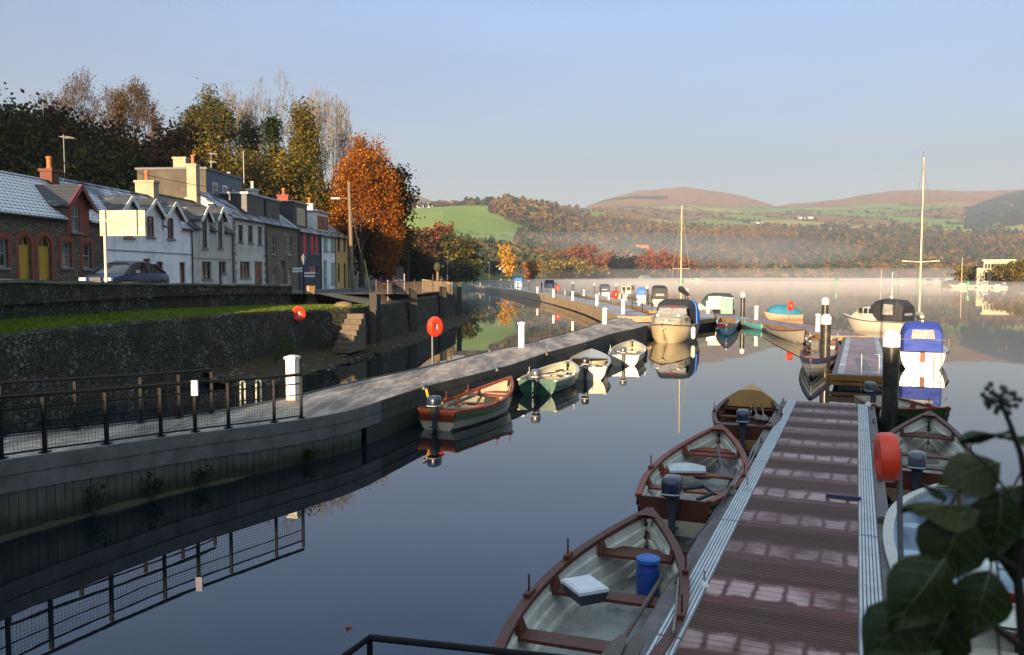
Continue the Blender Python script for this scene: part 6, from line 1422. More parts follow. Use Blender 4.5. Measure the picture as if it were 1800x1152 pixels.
# small cruisers further out
def small_cruiser(label, pt_, rz, L, B_, cov, wheelhouse=False, hull=None, trim=None, z1=2.3):
    r = empty('motor_cruiser', pt_, rz, label, 'boat'); h = solid_hull(r, L, B_, .75, .75, 1.05, hull or grp_white, grp_white, trim, keel=-.3)
    if wheelhouse:
        x0, x1 = L*.3, L*.62; w_ = B_*.38; MB().loft([[(x0,-w_,z),(x1+dx,-w_,z),(x1+dx,w_,z),(x0,w_,z)] for z, dx in ((.75,.3),(1.3,.1),(2.1,-.1))], closed=True, caps=True).build('wheelhouse', grp_white, r)
        for k in range(2):
            for sd in (1,-1): quad('side_window', [(x0+.15+k*.9,sd*(w_+.004),1.4),(x0+.9+k*.8,sd*(w_+.004),1.4),(x0+.9+k*.8,sd*(w_+.004),1.95),(x0+.15+k*.9,sd*(w_+.004),1.95)][::-sd], car_glass, r, .01)
        for sd in (-1, 1): quad('rear_window', [(x0-.004,sd*.1,1.35),(x0-.004,sd*w_*.85,1.35),(x0-.004,sd*w_*.85,1.95),(x0-.004,sd*.1,1.95)][::-sd], car_glass, r, .01)
        MB().box((x0-.1,-w_-.08,2.102),(x1,w_+.08,2.2)).build('wheelhouse_roof', trim or orange, r); MB().lathe([(.1,0),(.25,.05),(.25,.2),(.1,.25)], 12, ((x0+x1)/2,0,2.21)).build('radar', grp_white, r)
    else:
        arch_cover(r, 'canopy', cov, [(.15,B_*.42,.75,z1-.35),(.5,B_*.44,.75,z1),(L*.32,B_*.44,.75,z1+.05),(L*.42,B_*.42,.95,z1-.1),(L*.5,B_*.36,1.3,1.5)])
        quad('rear_panel', [(.12,-B_*.24,1.2),(.12,B_*.24,1.2),(.2,B_*.22,z1-.55),(.2,-B_*.22,z1-.55)], clear_panel, r, .03)
        for sd in (1,-1): quad('side_panel', [(.6,sd*B_*.425,1.2),(L*.3,sd*B_*.425,1.2),(L*.29,sd*B_*.41,z1-.3),(.65,sd*B_*.41,z1-.35)][::-sd], clear_panel, r, .03)
        MB().loft([[(x,y*w_,.8+f*zh) for y, f in ((-1,0),(-.85,1),(0,1.08),(.85,1),(1,0))] for x, w_, zh in ((L*.42,B_*.4,.55),(L*.62,B_*.34,.5),(L*.8,B_*.2,.2))], caps=True, flip=True).build('cabin', grp_white, r, smooth=30)
    return r
def sc_at(label, px, base, rz, L, B_, cov, **k):
    p = P(px, base, 0); return small_cruiser(label, (p.x, p.y, 0), R(rz), L, B_, cov, **k)
o = sc_at('white cruiser with bottle green canopy behind the turquoise rowing boat', 1292, 559, 165, 6.2, 2.3, cover_green); 
sc_at('white boat with navy canopy on the outer pontoon', 1062, 521, 82, 6.5, 2.5, cover_navy); sc_at('white wheelhouse boat with orange roof behind the jetty lifebuoy', 1094, 524, 62, 6.5, 2.5, None, wheelhouse=True, trim=mat('salmon_trim', (.55,.2,.1), r=.5))
sc_at('low boat with blue canopy behind the black framed gate', 1129, 527, 78, 5.5, 2.3, cover_royal, z1=2.0); sc_at('white boat with black canopy directly behind the cream cruiser', 1160, 536, 84, 6.5, 2.5, cover_black, z1=2.6)
sc_at('distant tall white boat with blue top beside the far jetty', 911, 502, 82, 9, 4.2, cover_royal, z1=3.3); sc_at('distant boat with blue and red canopy beside the far jetty', 965, 511, 82, 7, 3.2, cover_navy, z1=2.9)
for px, lab in ((866,'far red boat moored left of the far piles'),(884,'far red boat moored right of the far piles')): sc_at(lab, px, 500, 20, 6, 2.4, hull_red, hull=hull_red)
# second yacht behind the cream cruiser: mast and dark stowed sail
pm_ = Q(1203, 505, 72); y2 = empty('sailing_boat', (pm_.x, 72, 0), R(85), 'sailing boat with dark stowed sail and bare mast behind the cream cruiser', 'boat'); h = solid_hull(y2, 6.0, 2.2, .8, .75, 1.0, grp_white, grp_white, cover_navy, keel=-.25)
zt2 = Q(1203,362,74.6).z; MB().tube([(2.6,0,.9),(2.6,0,zt2)], [.07,.05], 8).build('mast', mast_m, y2); MB().tube([(2.6,-.0,2.6),(.2,-.5,2.1)], .05, 6).build('boom', mast_m, y2)
mb = MB(); mb.loft([[Vector((2.6-2.2*f_, -.45*f_+math.cos(a)*.2*w_, 2.75-.5*f_+math.sin(a)*.24*w_)) for a in np.linspace(0, 6.28, 9)[:-1]] for f_, w_ in ((0,1.3),(.3,1.1),(.7,.9),(1,.5))], closed=True, caps=True); mb.build('furled_sail', cover_black, y2, smooth=True)
for a in ((2.6,-1.05,.8),(2.6,1.05,.8)): MB().tube([a,(2.6,a[1]*.7,4.6),(2.6,0,zt2-.2)], .011, 4).build('shroud', mast_m, y2)
MB().tube([(2.6,-.75,4.6),(2.6,.75,4.6)], .02, 5).build('spreader', mast_m, y2); MB().tube([(5.9,0,1.0),(2.6,0,zt2-.3)], .01, 4).build('forestay', mast_m, y2)
# ropes
rope('mooring_rope', 'yellow rope from the boardwalk cleat down to the red-railed boat', P(748,684,AZ+.05), inb(b8, .9, .5, .5), .25, yellow_rope, .016); rope('mooring_rope', 'second yellow rope looped beside the first at the boardwalk cleat', P(750,684,AZ+.05), inb(b8, 1.3, .55, .5), .35, yellow_rope, .016)
rope('mooring_rope', 'dark rope from the nearest boat bow to the pontoon', inb(b1, h1.L*.78, -.6, .72), pt(10.3,.08,.08), .1, dark_rope, .012); rope('mooring_rope', 'pale rope from the nearest boat stern to the pontoon', inb(b1, h1.L*.3, -.8, .6), pt(14.5,.08,.08), .05, rope_m, .014)
rope('mooring_rope', 'rope from the second boat stern to the pontoon', inb(b2, h2.L*.2, -.75, .6), pt(7.4,.08,.08), .05, rope_m, .014); rope('mooring_rope', 'rope from the second boat middle to the pontoon', inb(b2, h2.L*.5, -.82, .6), pt(6.0,.08,.08), .05, rope_m, .014)
rope('mooring_rope', 'rope from the yellow-covered boat to the pontoon corner', inb(b3, h3.L*.45, -.8, .6), pt(.3,.08,.08), .06, rope_m, .012)
fender('small white fender beside the second boat', inb(b2, h2.L*.3, -.92, .35), .3, .1); fender('white fender beside the nearest boat', inb(b1, h1.L*.64, -.9, .3), .5, .08); fender('pale fender between the pile and the dark green boat', inb(b5, 1.6, -.9, .35), .45, .1); fender('small cream fender at the far right pontoon corner', pt(.9,2.55,-.1), .35, .1, grp_cream)

# rope coils and small gear
def coil(label, p, r_=.13, turns=4, m=None, flat=1.0, seed=1):
    rs = random.Random(seed); pts = []
    for k in range(turns*12): a = k*2*math.pi/12; q = r_*(1-.12*k/(turns*12))*(1+rs.gauss(0,.04)); pts.append(Vector((math.cos(a)*q, math.sin(a)*q*.8, .012+.022*(k//12)*flat+rs.gauss(0,.003))))
    mb = MB(); mb.tube(pts, .011, 6); o = mb.build('rope_coil', m or rope_m, None, smooth=True, loc=p); tag(o, label, 'rope coil', 'rope coils lying about'); return o
coil('pale rope coil on the left pontoon beam by the nearest boat bow', pt(10.5,.1,-.018), .09, 3, rope_m, 1, 1); coil('dark rope coil on the left pontoon beam by the middle boat', pt(7.6,.09,-.018), .09, 3, dark_rope, 1, 2); coil('green-grey rope coil on the right pontoon beam by the lifebuoy pole', pt(11.2,2.27,-.018), .08, 3, mat('green_rope', (.05,.09,.06), r=.9), 1, 3)
coil('frayed rope coil on the floor of the nearest boat', inb(b1, h1.L*.4, -.35, .1), .17, 4, rope_m, 1, 4); coil('dark rope coil on the bow floor of the second boat', inb(b2, h2.L*.68, .1, .1), .15, 3, dark_rope, 1, 5); coil('pale rope coil on the floor of the boat right of the lifebuoy', inb(b4, h4.L*.62, -.1, .1), .16, 3, rope_m, 1, 6)
for bt_, hh, lab in ((b1,h1,'cut-down pale plastic bailer on the floor of the nearest boat'),(b2,h2,'pale plastic bailer on the floor of the second boat')):
    mb = MB(); mb.lathe([(.06,0),(.075,.01),(.085,.16),(.078,.165),(.068,.02),(.02,.015)], 12); o = mb.build('bailer', plastic_pale, None, smooth=40, loc=inb(bt_, hh.L*.22, .22, .105)); tag(o, lab, 'bailer')
# ------------------------------------------------------------------ street furniture on the left bank
sp = Q(187, 500, 32.5); sgn = empty('road_sign', (sp.x, 32.5, 2.6), R(-4), 'back of a large pale metal road sign on two posts above the stone wall', 'road sign')
sb_m = mat('sign_back_grey', (.26,.235,.155), (.23,.21,.14), 2, .5, metal=.1, dirt=(.3,.28,.22), dsc=3)
ztp, zbt = Q(187,370,32.5).z-2.6, Q(187,415,32.5).z-2.6; wsg = 82*32.5/FPX
MB().box((-.22,.04,zbt),(wsg-.22,.06,zbt+(ztp-zbt)*.51-.004)).build('panel', sb_m, sgn); MB().box((-.22,.04,zbt+(ztp-zbt)*.51),(wsg-.22,.06,ztp)).build('panel', sb_m, sgn)
MB().tube([(0,0,0),(0,0,ztp)], .057, 12).build('post', mat('cream_pole', (.52,.48,.38), (.46,.42,.33), 3, .5), sgn, smooth=True); MB().tube([(wsg-.56,0,zbt+.05),(wsg-.56,0,ztp)], .05, 12).build('stub_post', bpy.data.materials['cream_pole'], sgn, smooth=True)
MB().box((.06,-.01,zbt+(ztp-zbt)*.55),(wsg-.62,.035,zbt+(ztp-zbt)*.65)).build('cross_bar', sb_m, sgn); MB().lathe([(.0,0),(.06,.001),(.06,.01)], 14).build('sticker', white_paint, sgn).matrix_local = Matrix.Translation((wsg-.34,.03,zbt+.25)) @ Matrix.Rotation(R(90),4,'X')
pole_m = mat('creosoted_pole', (.20,.14,.08), (.12,.085,.05), 3, .85, .3, 12, st=(4,4,.4), dirt=(.06,.045,.03), dsc=1)
pb = Q(620, 500, 72); zt = Q(616,320,72).z
up = empty('utility_pole', (pb.x, 72, 2.4), 0, 'tall leaning wooden utility pole with a street lamp arm beside the yellow house', 'utility pole')
MB().tube([(0,0,-.3),(-.22,0,zt-2.4)], [.19,.14], 10).build('pole', pole_m, up, smooth=True); za = Q(592,350,72).z-2.4
MB().tube([(-.18,0,za),(-.7,-.05,za+.03),(-1.0,-.1,za+.02)], .035, 6).build('lamp_arm', galv, up); MB().loft([[(-1.0-.75*f,-.1-w_,za-.03),(-1.0-.75*f,-.1+w_,za-.03),(-1.0-.75*f,-.1+w_*.7,za+.1),(-1.0-.75*f,-.1-w_*.7,za+.1)] for f, w_ in ((0,.09),(.3,.15),(.8,.15),(1,.08))], closed=True, caps=True).build('lamp_head', plastic_pale, up, smooth=30)
MB().tube([(-.19,0,zt-4.4),(1.75,-1.0,-.2)], .014, 5).build('stay_wire', galv, up); MB().tube([(1.15,-.62,2.9),(1.75,-1.0,-.2)], .05, 6).build('wire_guard', mat('yellow_guard', (.45,.36,.12), r=.5), up)
def pole_thing(name, label, px, d, top, r_, m, cat='pole', base=None):
    z0 = base if base is not None else 2.4; p = Q(px, 500, d); zt = Q(px, top, d).z; o = empty(name, (p.x, d, z0), 0, label, cat); MB().tube([(0,0,-.3),(0,0,zt-z0)], [r_, r_*.75], 8).build('pole', m, o, smooth=True); return o, zt-z0
o, h_ = pole_thing('utility_pole', 'dark utility pole on the roadside right of the trees', 717, 100, 402, .2, bark, 'utility pole')
for z in (h_-.3, h_-1.0): MB().cbox((0,0,z),(1.3,.1,.1)).build('cross_arm', bark, o)
def wire(label, a, b, sag=.6): return rope('overhead_wire', label, a, b, sag, cover_black, .016, 'overhead wires')
wire('overhead wire crossing in front of the flat-roofed block', Q(225,300,46), Vector((pb.x-.2,72,zt-.3)), .9); wire('overhead wire between the leaning pole and the dark pole', Vector((pb.x-.2,72,zt-.2)), Vector((o.location.x,100,2.4+h_-.3)), .5)
# lamp post with finger signs before the slate-blue house
lp = Q(534, 500, 55); o = empty('lamp_post', (lp.x, 55, 2.35), 0, 'black lamp post with lantern and finger signs before the dark blue house', 'lamp post'); 
MB().lathe([(.12,0),(.12,.25),(.06,.35),(.045,2.2),(.05,2.25),(.03,2.3)], 10).build('column', black_metal, o, smooth=50); MB().lathe([(.05,2.3),(.17,2.75),(.2,2.78),(.06,2.95),(.02,3.05)], 6).build('lantern', galv, o)
for z, s in ((2.0,-1),(1.82,-1),(1.7,1),(1.5,1)): MB().box((.05*s,-.02,z),(.75*s,.02,z+.13)).build('finger_sign', plastic_pale, o)
lp = Q(769, 510, 74); o = empty('lamp_post', (lp.x, 74, 2.3), 0, 'ivy-wrapped wooden post with a dark lantern on the quay by the fence', 'lamp post'); MB().tube([(0,0,-.2),(.03,0,2.3)], [.14,.11], 8).build('column', pole_m, o); MB().lathe([(.1,2.0),(.3,2.2),(.34,2.45),(.22,2.75),(.05,2.85)], 9).build('ivy_clump', mat('dark_ivy', (.03,.035,.012), r=.8), o); MB().tube([(0,0,2.5),(.45,0,2.55)], .04, 6).build('lamp_arm', black_metal, o); MB().cbox((.5,0,2.5),(.22,.2,.22)).build('lantern', black_metal, o)
# sign gantry by the road
gp = Q(703, 492, 96); o = empty('road_sign', (gp.x, 96, 2.4), R(8), 'tall two-post road sign frame on the far quay road', 'road sign')
for x in (-.42,.42): MB().tube([(x,0,0),(x,0,2.6)], .05, 6).build('post', galv, o)
MB().box((-.42,-.03,1.35),(.42,.03,2.5)).build('panel', galv, o)
gp = Q(676, 482, 91); o = empty('road_sign', (gp.x, 91, 2.4), R(5), 'small red road sign above the red car', 'road sign'); MB().tube([(0,.05,0),(0,.05,1.2)], .035, 6).build('post', galv, o); MB().box((-.3,-.02,.55),(.3,.02,1.05)).build('panel', bright_red, o)
# ------------------------------------------------------------------ quay fence, steps, timber fenders
fx = [(552,47.6),(583,50),(610,52.5),(651,56),(700,60.5),(735,64.5),(767,69),(786,72.5),(800,75.2)]
fn = empty('quay_fence', Q(552,520,47.6), 0, 'rusty mesh fence with steel posts along the top of the quay wall', 'fence')
fpts = [Vector((qx(d)-.7, d, 2.33)) for _, d in fx]
rust = mat('rusty_steel', (.07,.04,.026), (.045,.028,.02), 4, .85, co='World', dirt=(.11,.075,.045), dsc=1.2)
for i, p in enumerate(fpts): mb = MB(); mb.bar(p+Vector((0,0,-.05)), p+Vector((0,0,1.35 if i not in (3,6,8) else 1.75)), .07, .07, up=(0,1,0)); B(mb, 'post', galv if i % 2 else rust, fn)
for a, b in zip(fpts[:-1], fpts[1:]):
    mb = MB(); mb.bar(a+Vector((0,0,1.2)), b+Vector((0,0,1.2)), .04); B(mb, 'rail', rust, fn)
    mb = MB(); n = int((b-a).length/.13)
    for k in range(1, n): q = a.lerp(b, k/n); mb.bar(q+Vector((0,0,.08)), q+Vector((0,0,1.18)), .012, .012, up=(0,1,0))
    B(mb, 'bars', rust, fn)
wsn = empty('timber_screen', (qx(72)-1.0, 72, 2.3), R(20), 'sunlit slatted timber screen on the corner of the quay', 'screen'); mb = MB()
for k in range(16): mb.box((-1.3+k*.17,-.02,0),(-1.3+k*.17+.14,.02,1.35-.02*k))
mb.build('slats', lit_timber, wsn); MB().box((-1.35,.021,1.0),(1.45,.08,1.1)).build('rail', lit_timber, wsn); MB().box((-1.35,.021,.2),(1.45,.08,.3)).build('rail', lit_timber, wsn)
st_ = empty('stone_steps', (qx(41)+.02, 41, 0), R(-8), 'worn stone steps descending the quay wall to the mud', 'steps')
for k in range(7): MB().box((-.1,-2.3+k*.36,.3),(.75,-1.94+k*.36-.006,.55+k*.25)).build('step', mat('worn_step', (.13,.095,.06), (.06,.048,.035), 4, .9, .4) if k == 0 else bpy.data.materials['worn_step'], st_)
for px, d, r_, ztop, lab in ((617,43.6,.16,3.0,'square timber fender post left of the steps'),(627,44.6,.12,3.0,'second square timber post beside the steps'),(668,53,.24,3.1,'dark timber pile against the quay wall'),(757,68,.26,3.0,'rough dark pile near the end of the quay wall'),(800,75.6,.2,3.3,'tall steel pile at the corner of the quay')):
    o = empty('fender_pile', (qx(min(d,QEND))+.34, d, 0), .2, lab, 'fender pile'); MB().loft([[(a*r_,b*r_,z) for a, b in ((-1,-1),(1,-1),(1,1),(-1,1))] for z in (-1,ztop)], closed=True, caps=True).build('pile', mat('wet_dark_timber', (.045,.04,.032), (.025,.023,.02), 3, .8, .5, st=(3,3,.4), dirt=(.08,.07,.05)) if px == 617 else bpy.data.materials['wet_dark_timber'], o); MB().box((-r_*1.1,-r_*1.1,ztop+.002),(r_*1.1,r_*1.1,ztop+.05)).build('cap', rust, o)
tb = Q(556, 528, 46.6); o = empty('tree_stump', (rwx(46.6)+.9, 48.2, 2.2), 0, 'sunlit pale stump of a tree at the end of the stone wall', 'tree stump'); MB().loft([[(math.cos(a)*r_*(1+.25*math.sin(3*a+z)), math.sin(a)*r_*(1+.25*math.sin(3*a+z)), z) for a in np.linspace(0, 6.28, 13)[:-1]] for r_, z in ((.5,0),(.3,.25),(.22,.7),(.24,1.15))], closed=True, caps=True).build('stump', mat('pale_stump', (.3,.2,.09), (.18,.12,.06), 5, .9, .5), o, smooth=True)
o = MB().loft([[(math.cos(a)*r_, math.sin(a)*r_*.8, z) for a in np.linspace(0, 6.28, 10)[:-1]] for r_, z in ((.5,0),(.52,.12),(.36,.25),(.1,.3))], closed=True, caps=True).build('boulder', mat('sandy_boulder', (.17,.115,.06), (.12,.085,.05), 3, .9, .4), None, smooth=60, loc=(qx(42.8)-.9, 42.8, 2.3)); tag(o, 'rounded sandy boulder at the end of the grass strip above the steps', 'boulder')
# weeds
def weed(label, p, s, n, pal_, seed):
    o = empty('weed', p, 0, label, 'plant', 'weeds growing by the water'); rg = np.random.default_rng(seed); mb = MB(); tips = []
    for k in range(9):
        a = rg.random()*6.28; q = Vector((math.cos(a)*s*.5*rg.random(), math.sin(a)*s*.5*rg.random(), s*(.5+.6*rg.random()))); mb.tube([(0,0,-.1), q*.5+Vector((0,0,.05*s)), q], [.012,.009,.006], 4); tips += [q, q*.7]
    mb.build('stem', bark, o); tp = np.array([tuple(t) for t in tips]); ci = rg.integers(0, len(tp), n); pos = tp[ci]+rg.normal(size=(n,3))*s*.13; c = np.array(PALS[pal_])[rg.integers(0, len(PALS[pal_]), n)]; leaf_mesh('foliage', pos, np.full(n, .045*max(s,.6)), c, leaf_m, o, seed)
PALS['lush'] = [(.06,.1,.015),(.10,.14,.02),(.035,.06,.012)]
p = P(508,632,.3); weed('bushy green weed on the mud behind the white post', p, .8, 420, 'lush', 1); p = P(486,640,.3); weed('smaller weed left of the bushy one on the mud', p, .5, 200, 'lush', 2)
for i, px in enumerate((165,258,330,520)):
    k_ = min(range(len(AF)), key=lambda q: abs(AF[q].x/AF[q].y*_ca*FPX+900-px)); q_ = AF[k_]+outn(AF,k_)*.1; weed('green weed tuft at the water line under the boardwalk cladding, %s' % ('nearest','second from the left','third from the left','far one')[i], Vector((q_.x,q_.y,.02)), .42 if i < 2 else .3, 150, 'green', 10+i)
# ------------------------------------------------------------------ small marina furniture
p = P(1256,551,.66); o = empty('notice_board', p, R(-12), 'pale notice board on two legs by the link deck', 'notice board')
MB().box((-.55,-.03,.35),(.55,.03,1.5)).build('board', mat('cream_board', (.5,.46,.36), (.4,.36,.27), 9, .6), o); MB().box((-.5,-.045,.6),(.1,-.032,1.35)).build('paper', plastic_pale, o)
for x in (-.5,.5): MB().bar((x,.06,0),(x,.06,1.5),.06,up=(0,1,0)).build('leg', wood_grey, o)
p = P(1277,552,.6); o = empty('pump_cabinet', p, R(-10), 'teal service cabinet in front of the green-canopied cruiser', 'cabinet'); MB().box((-.5,-.3,0),(.5,.3,1.35)).build('body', mat('teal_cabinet', (.10,.26,.22), (.2,.22,.18), 3, .6), o); MB().box((-.42,-.32,.15),(.42,-.302,1.2)).build('door', mat('faded_panel', (.16,.3,.26), r=.6), o); MB().box((-.55,-.35,1.351),(.55,.35,1.42)).build('lid', plastic_pale, o)
p = P(1120,549,.8); o = empty('access_gate', p, R(5), 'black steel access frame beside the outer pontoon', 'gate')
for x in (-.45,0.45,1.3): MB().bar((x,0,0),(x,0,1.15),.05,up=(0,1,0)).build('post', black_metal, o)
for z in (.35,.75,1.12): MB().bar((-.45,0,z),(1.3,0,z),.035).build('rail', black_metal, o)
for x in (1500+14, 1500+33): pass
lf = empty('boarding_rail', pt2(len2-.05, 1.15, 0), math.atan2(hn2.y, hn2.x), 'thin white boarding rail at the near end of the second pontoon', 'rail')
MB().tube([(-.28,-.05,-.5),(-.28,-.05,.72),(.28,-.05,.72),(.28,-.05,-.5)], .014, 6).build('hoop', white_paint, lf); MB().tube([(-.28,-.05,.1),(.28,-.05,.1)], .012, 6).build('rung', white_paint, lf)
# gangway rail at the bottom edge
gr0 = P(650,1121,1.15); zt = 1.15
a, b, c = Vector((gr0.x,gr0.y,zt)), P(930,1151,zt), P(590,1165,zt); e = b+(b-a)*1.2; c2 = c+(c-a)*1.5
gw = empty('gangway_rail', (a.x, a.y, 0), 0, 'black steel gangway handrail crossing the bottom edge of the view', 'railing')
mb = MB(); mb.tube([c2, a, e], .028, 8); B(mb, 'handrail', black_metal, gw); mb = MB(); mb.tube([c2-Vector((0,0,.2)), a-Vector((0,0,.2)), e-Vector((0,0,.2))], .022, 8); B(mb, 'lower_rail', black_metal, gw)
for q in (a, e, c2): mb = MB(); mb.bar(q+Vector((0,0,-.75)), q, .04, .04, up=(0,1,0)); B(mb, 'post', black_metal, gw)
mb = MB(); pl = [c2, a, e, e+Vector((0,-2.2,0)), c2+Vector((0,-2.2,0))]; mb.poly([Vector((q.x,q.y,.34)) for q in pl], (0,0,-1), .12); B(mb, 'platform', wood_grey, gw)
# floating maple leaf
p = P(612,1103,.006); mb = MB(); pts = []
for k in range(22):
    a_ = 2*math.pi*k/22; r_ = .055*(1 if k % 4 == 0 else .62 if k % 2 == 0 else .5); pts.append((math.cos(a_)*r_, math.sin(a_)*r_, .012*math.sin(3*a_)))
mb.poly(pts, (0,0,1), .003); mb.tube([(0,-.03,.003),(.02,-.1,.01)], .003, 4); o = mb.build('fallen_leaf', mat('red_leaf', (.3,.05,.015), r=.6), None, loc=p); tag(o, 'single fallen red leaf floating on the dark water', 'leaf')
# ------------------------------------------------------------------ far shore: buildings, markers, boats
def cottage(label, px, d, w_, h_, rf_, z=None, rz=0, wm=None, rm=None, cat='house'):
    zz = z if z is not None else float(terrain_z(np.array([px]), np.array([float(d)]))[0]); x = (px-900)/FPX*d; o = empty('cottage', (x, d, zz-.5), R(rz), label, cat, 'white houses on the far slopes' if cat == 'house' else None)
    D_ = w_*.55; mb = MB(); mb.box((-w_/2,-D_/2,0),(w_/2,D_/2,h_)); 
    for s in (-1,1): mb.add([(s*w_/2,-D_/2,h_),(s*w_/2,D_/2,h_),(s*w_/2,0,h_+rf_)], [(0,1,2) if s > 0 else (2,1,0)])
    mb.build('wall', wm or white_paint, o); rb = MB()
    for s in (-1,1): rb.add([(-w_/2-.3,s*(D_/2+.3),h_-.2),(w_/2+.3,s*(D_/2+.3),h_-.2),(w_/2+.3,0,h_+rf_+.1),(-w_/2-.3,0,h_+rf_+.1)], [(0,1,2,3) if s < 0 else (3,2,1,0)])
    ro = rb.build('roof', rm or slate_d, o); MB().box((-w_*.4,-.5,h_+rf_*.6),(-w_*.4+1.0,.5,h_+rf_+1.3)).build('chimney', wm or white_paint, ro)
    for k in range(3): MB().box((-w_*.32+k*w_*.28,-D_/2-.05,h_*.4),(-w_*.32+k*w_*.28+1.2,-D_/2-.003,h_*.8)).build('window', glass, o)
for lab, px, d, w_, h_, rf_ in (('white farmhouse high on the pasture skyline, left',740,1560,13,5,4),('white farmhouse high on the pasture skyline, right',757,1570,12,5,4),('white house by the smoke below the pasture',876,620,12,5,3.5),('red-roofed white house among the trees above the willow',1128,1480,22,8,7),('long white house left of the tall mast',1115,1250,16,5,4),('white house just left of the tall mast',1176,1200,12,5,4),('pale house on the slope right of the tall mast',1188,1230,14,5,4),
    ('white farm in the green fields, left building',1406,2950,26,8,6),('white farm in the green fields, right building',1421,2960,20,7,5),('small white house in the woods right of centre',1437,1650,14,6,5),('white lakeside house, left of a pair',1293,1150,10,4.5,3.5),('white lakeside house, right of a pair',1304,1160,9,4.5,3.5),('white terrace house on the far shore, left',1366,1180,9,4.5,3.5),('white terrace house on the far shore, middle',1376,1185,9,4.5,3.5),('white terrace house on the far shore, right',1386,1190,9,4.5,3.5),('pale cottage on the moor edge',1332,2700,18,6,5)):
    cottage(lab, px, d, w_, h_, rf_, rz=(px*37 % 40)-20, rm=terra if 'red-roofed' in lab else None)
p = Q(1133,488,790); o = empty('boathouse', (p.x, 790, .4), R(-20), 'arched pale boathouse on the far shore', 'boathouse'); MB().loft([[(x, math.cos(a)*3.4, math.sin(a)*4.6) for a in np.linspace(math.pi, 0, 13)] for x in (-6.5, 6.5)], caps=True, flip=True).build('shell', mat('pale_green_cladding', (.13,.18,.16), r=.7), o).rotation_euler = (0,0,R(70)); 
# hotel on the right headland
hl = MB(); rows = []
for px in np.linspace(1655, 2700, 60):
    d0 = float(np.interp(px, [1655,1690,1750,1800,1900,2200,2700], [330,300,276,262,250,240,230])); rows.append([((px-900)/FPX*(d0+q*140), d0+q*140, -1.2+min(1, q*8)*2.2+3.5*max(0, q-.12)*min(1,(px-1650)/60)) for q in (0,.03,.08,.14,.3,.6,1)])
hl.loft(rows, flip=True); tag(hl.build('headland', mat('shore_grass', (.06,.06,.025), (.09,.07,.035), .2, .95, co='World')), kind='structure')
htl = empty('hotel_building', ((1752-900)/FPX*305, 305, .9), R(-24), 'pale yellow flat-roofed building with tall columns on the right shore', 'building'); bm_ = mat('warm_render', (.5,.42,.28), (.44,.37,.25), .5, .8)
MB().box((-4.6,0,0),(5.2,7,8.6)).build('wall', bm_, htl); MB().box((-5.2,-.8,8.602),(5.6,7.4,9.1)).build('roof', mat('bright_fascia', (.66,.6,.42), r=.6), htl); MB().box((-6.8,-.5,0),(-4.62,4,6.0)).build('wing', bm_, htl)
for k in range(9): MB().box((-6.6+k*1.05,-1.2,0),(-6.3+k*1.05,-.82,5.0 if k < 4 else 5.3)).build('column', bm_, htl)
MB().box((-6.9,-1.3,5.302),(3,-.6,5.6)).build('balcony', bm_, htl)
for k in range(7): MB().box((-4.2+k*1.0,-.06,5.9),(-3.5+k*1.0,-.004,7.6)).build('window', glass, htl)
for k in range(4): MB().box((-4.2+k*2.0,-.06,.8),(-3.0+k*2.0,-.004,4.4)).build('window', glass, htl)
for i, (px, d, top, wp, pal, lab) in enumerate(((1700,330,468,52,'bush','rounded olive tree left of the pale lakeside building'),(1782,285,460,56,'bush','olive tree right of the pale lakeside building'),(1802,280,456,60,'gold','golden green tree at the right edge of the far shore'),(1768,290,474,34,'darkbrown','dark bush below the right end of the pale building'),(1830,300,455,70,'bush','olive tree just past the right edge of the shore'))):
    far_tree(lab, px, 0, d, top, wp, pal, z=1.4, nleaf=1700, lsz=.5, clump=.8, seed=150+i, low=.02, group=G2)
def marker(label, px, base, top):
    p = P(px, base, 0); o = empty('channel_marker', (p.x,p.y,0), 0, label, 'channel marker', 'green channel markers'); zt = Q(px, top, p.y).z; g_ = mat('marker_green', (.02,.30,.10), r=.5) if 'marker_green' not in bpy.data.materials else bpy.data.materials['marker_green']
    MB().tube([(0,0,-1),(0,0,zt-1.0)], .16, 10).build('post', g_, o); MB().lathe([(.16,zt-1.35),(.2,zt-1.3),(.2,zt-1.02),(.16,zt-1.0)], 10).build('band', white_paint, o); MB().lathe([(.2,zt-1.0),(.5,zt-.95),(.42,zt-.3),(.15,zt)], 12).build('topmark', g_, o)
marker('green channel marker in the middle of the lake', 1470, 507, 489); marker('green channel marker right of the tall mast', 1701, 512, 494); marker('green channel marker beside the dark stowed sail', 1198, 515, 491)
for i, (px, base, L_, lab) in enumerate(((1596,497,9,'distant white boat left of the tall mast'),(1640,496.5,10,'distant white boat just right of the tall mast'),(1652,496.2,9,'distant white boat, second right of the tall mast'),(1664,496.5,9,'distant white boat, third right of the tall mast'),(1678,497,9,'distant white boat nearest the right green marker'),(1232,494.5,14,'distant white boat on the left of the far lake'),(1240,495,13,'distant low white boat on the left of the far lake'),(1770,507,5,'white boat moored below the pale building'),(1745,506,6,'grey canopied boat moored below the pale building'))):
    sc_at(lab, px, base, 170, L_, L_*.33, cover_navy, wheelhouse=i % 2 == 0, trim=white_paint, z1=2.2)
p = P(1712,506,0); o = empty('sailing_boat', (p.x,p.y,0), R(170), 'distant white yacht with bare mast before the pale lakeside building', 'boat'); solid_hull(o, 8, 2.6, .9, .85, 1.2, grp_white, grp_white, None, keel=-.3); MB().tube([(4,0,.9),(4,0,Q(1717,452,p.y).z)], [.16,.1], 6).build('mast', mast_m, o); MB().box((2,-.8,.9),(5,.8,1.5)).build('cabin', grp_white, o)
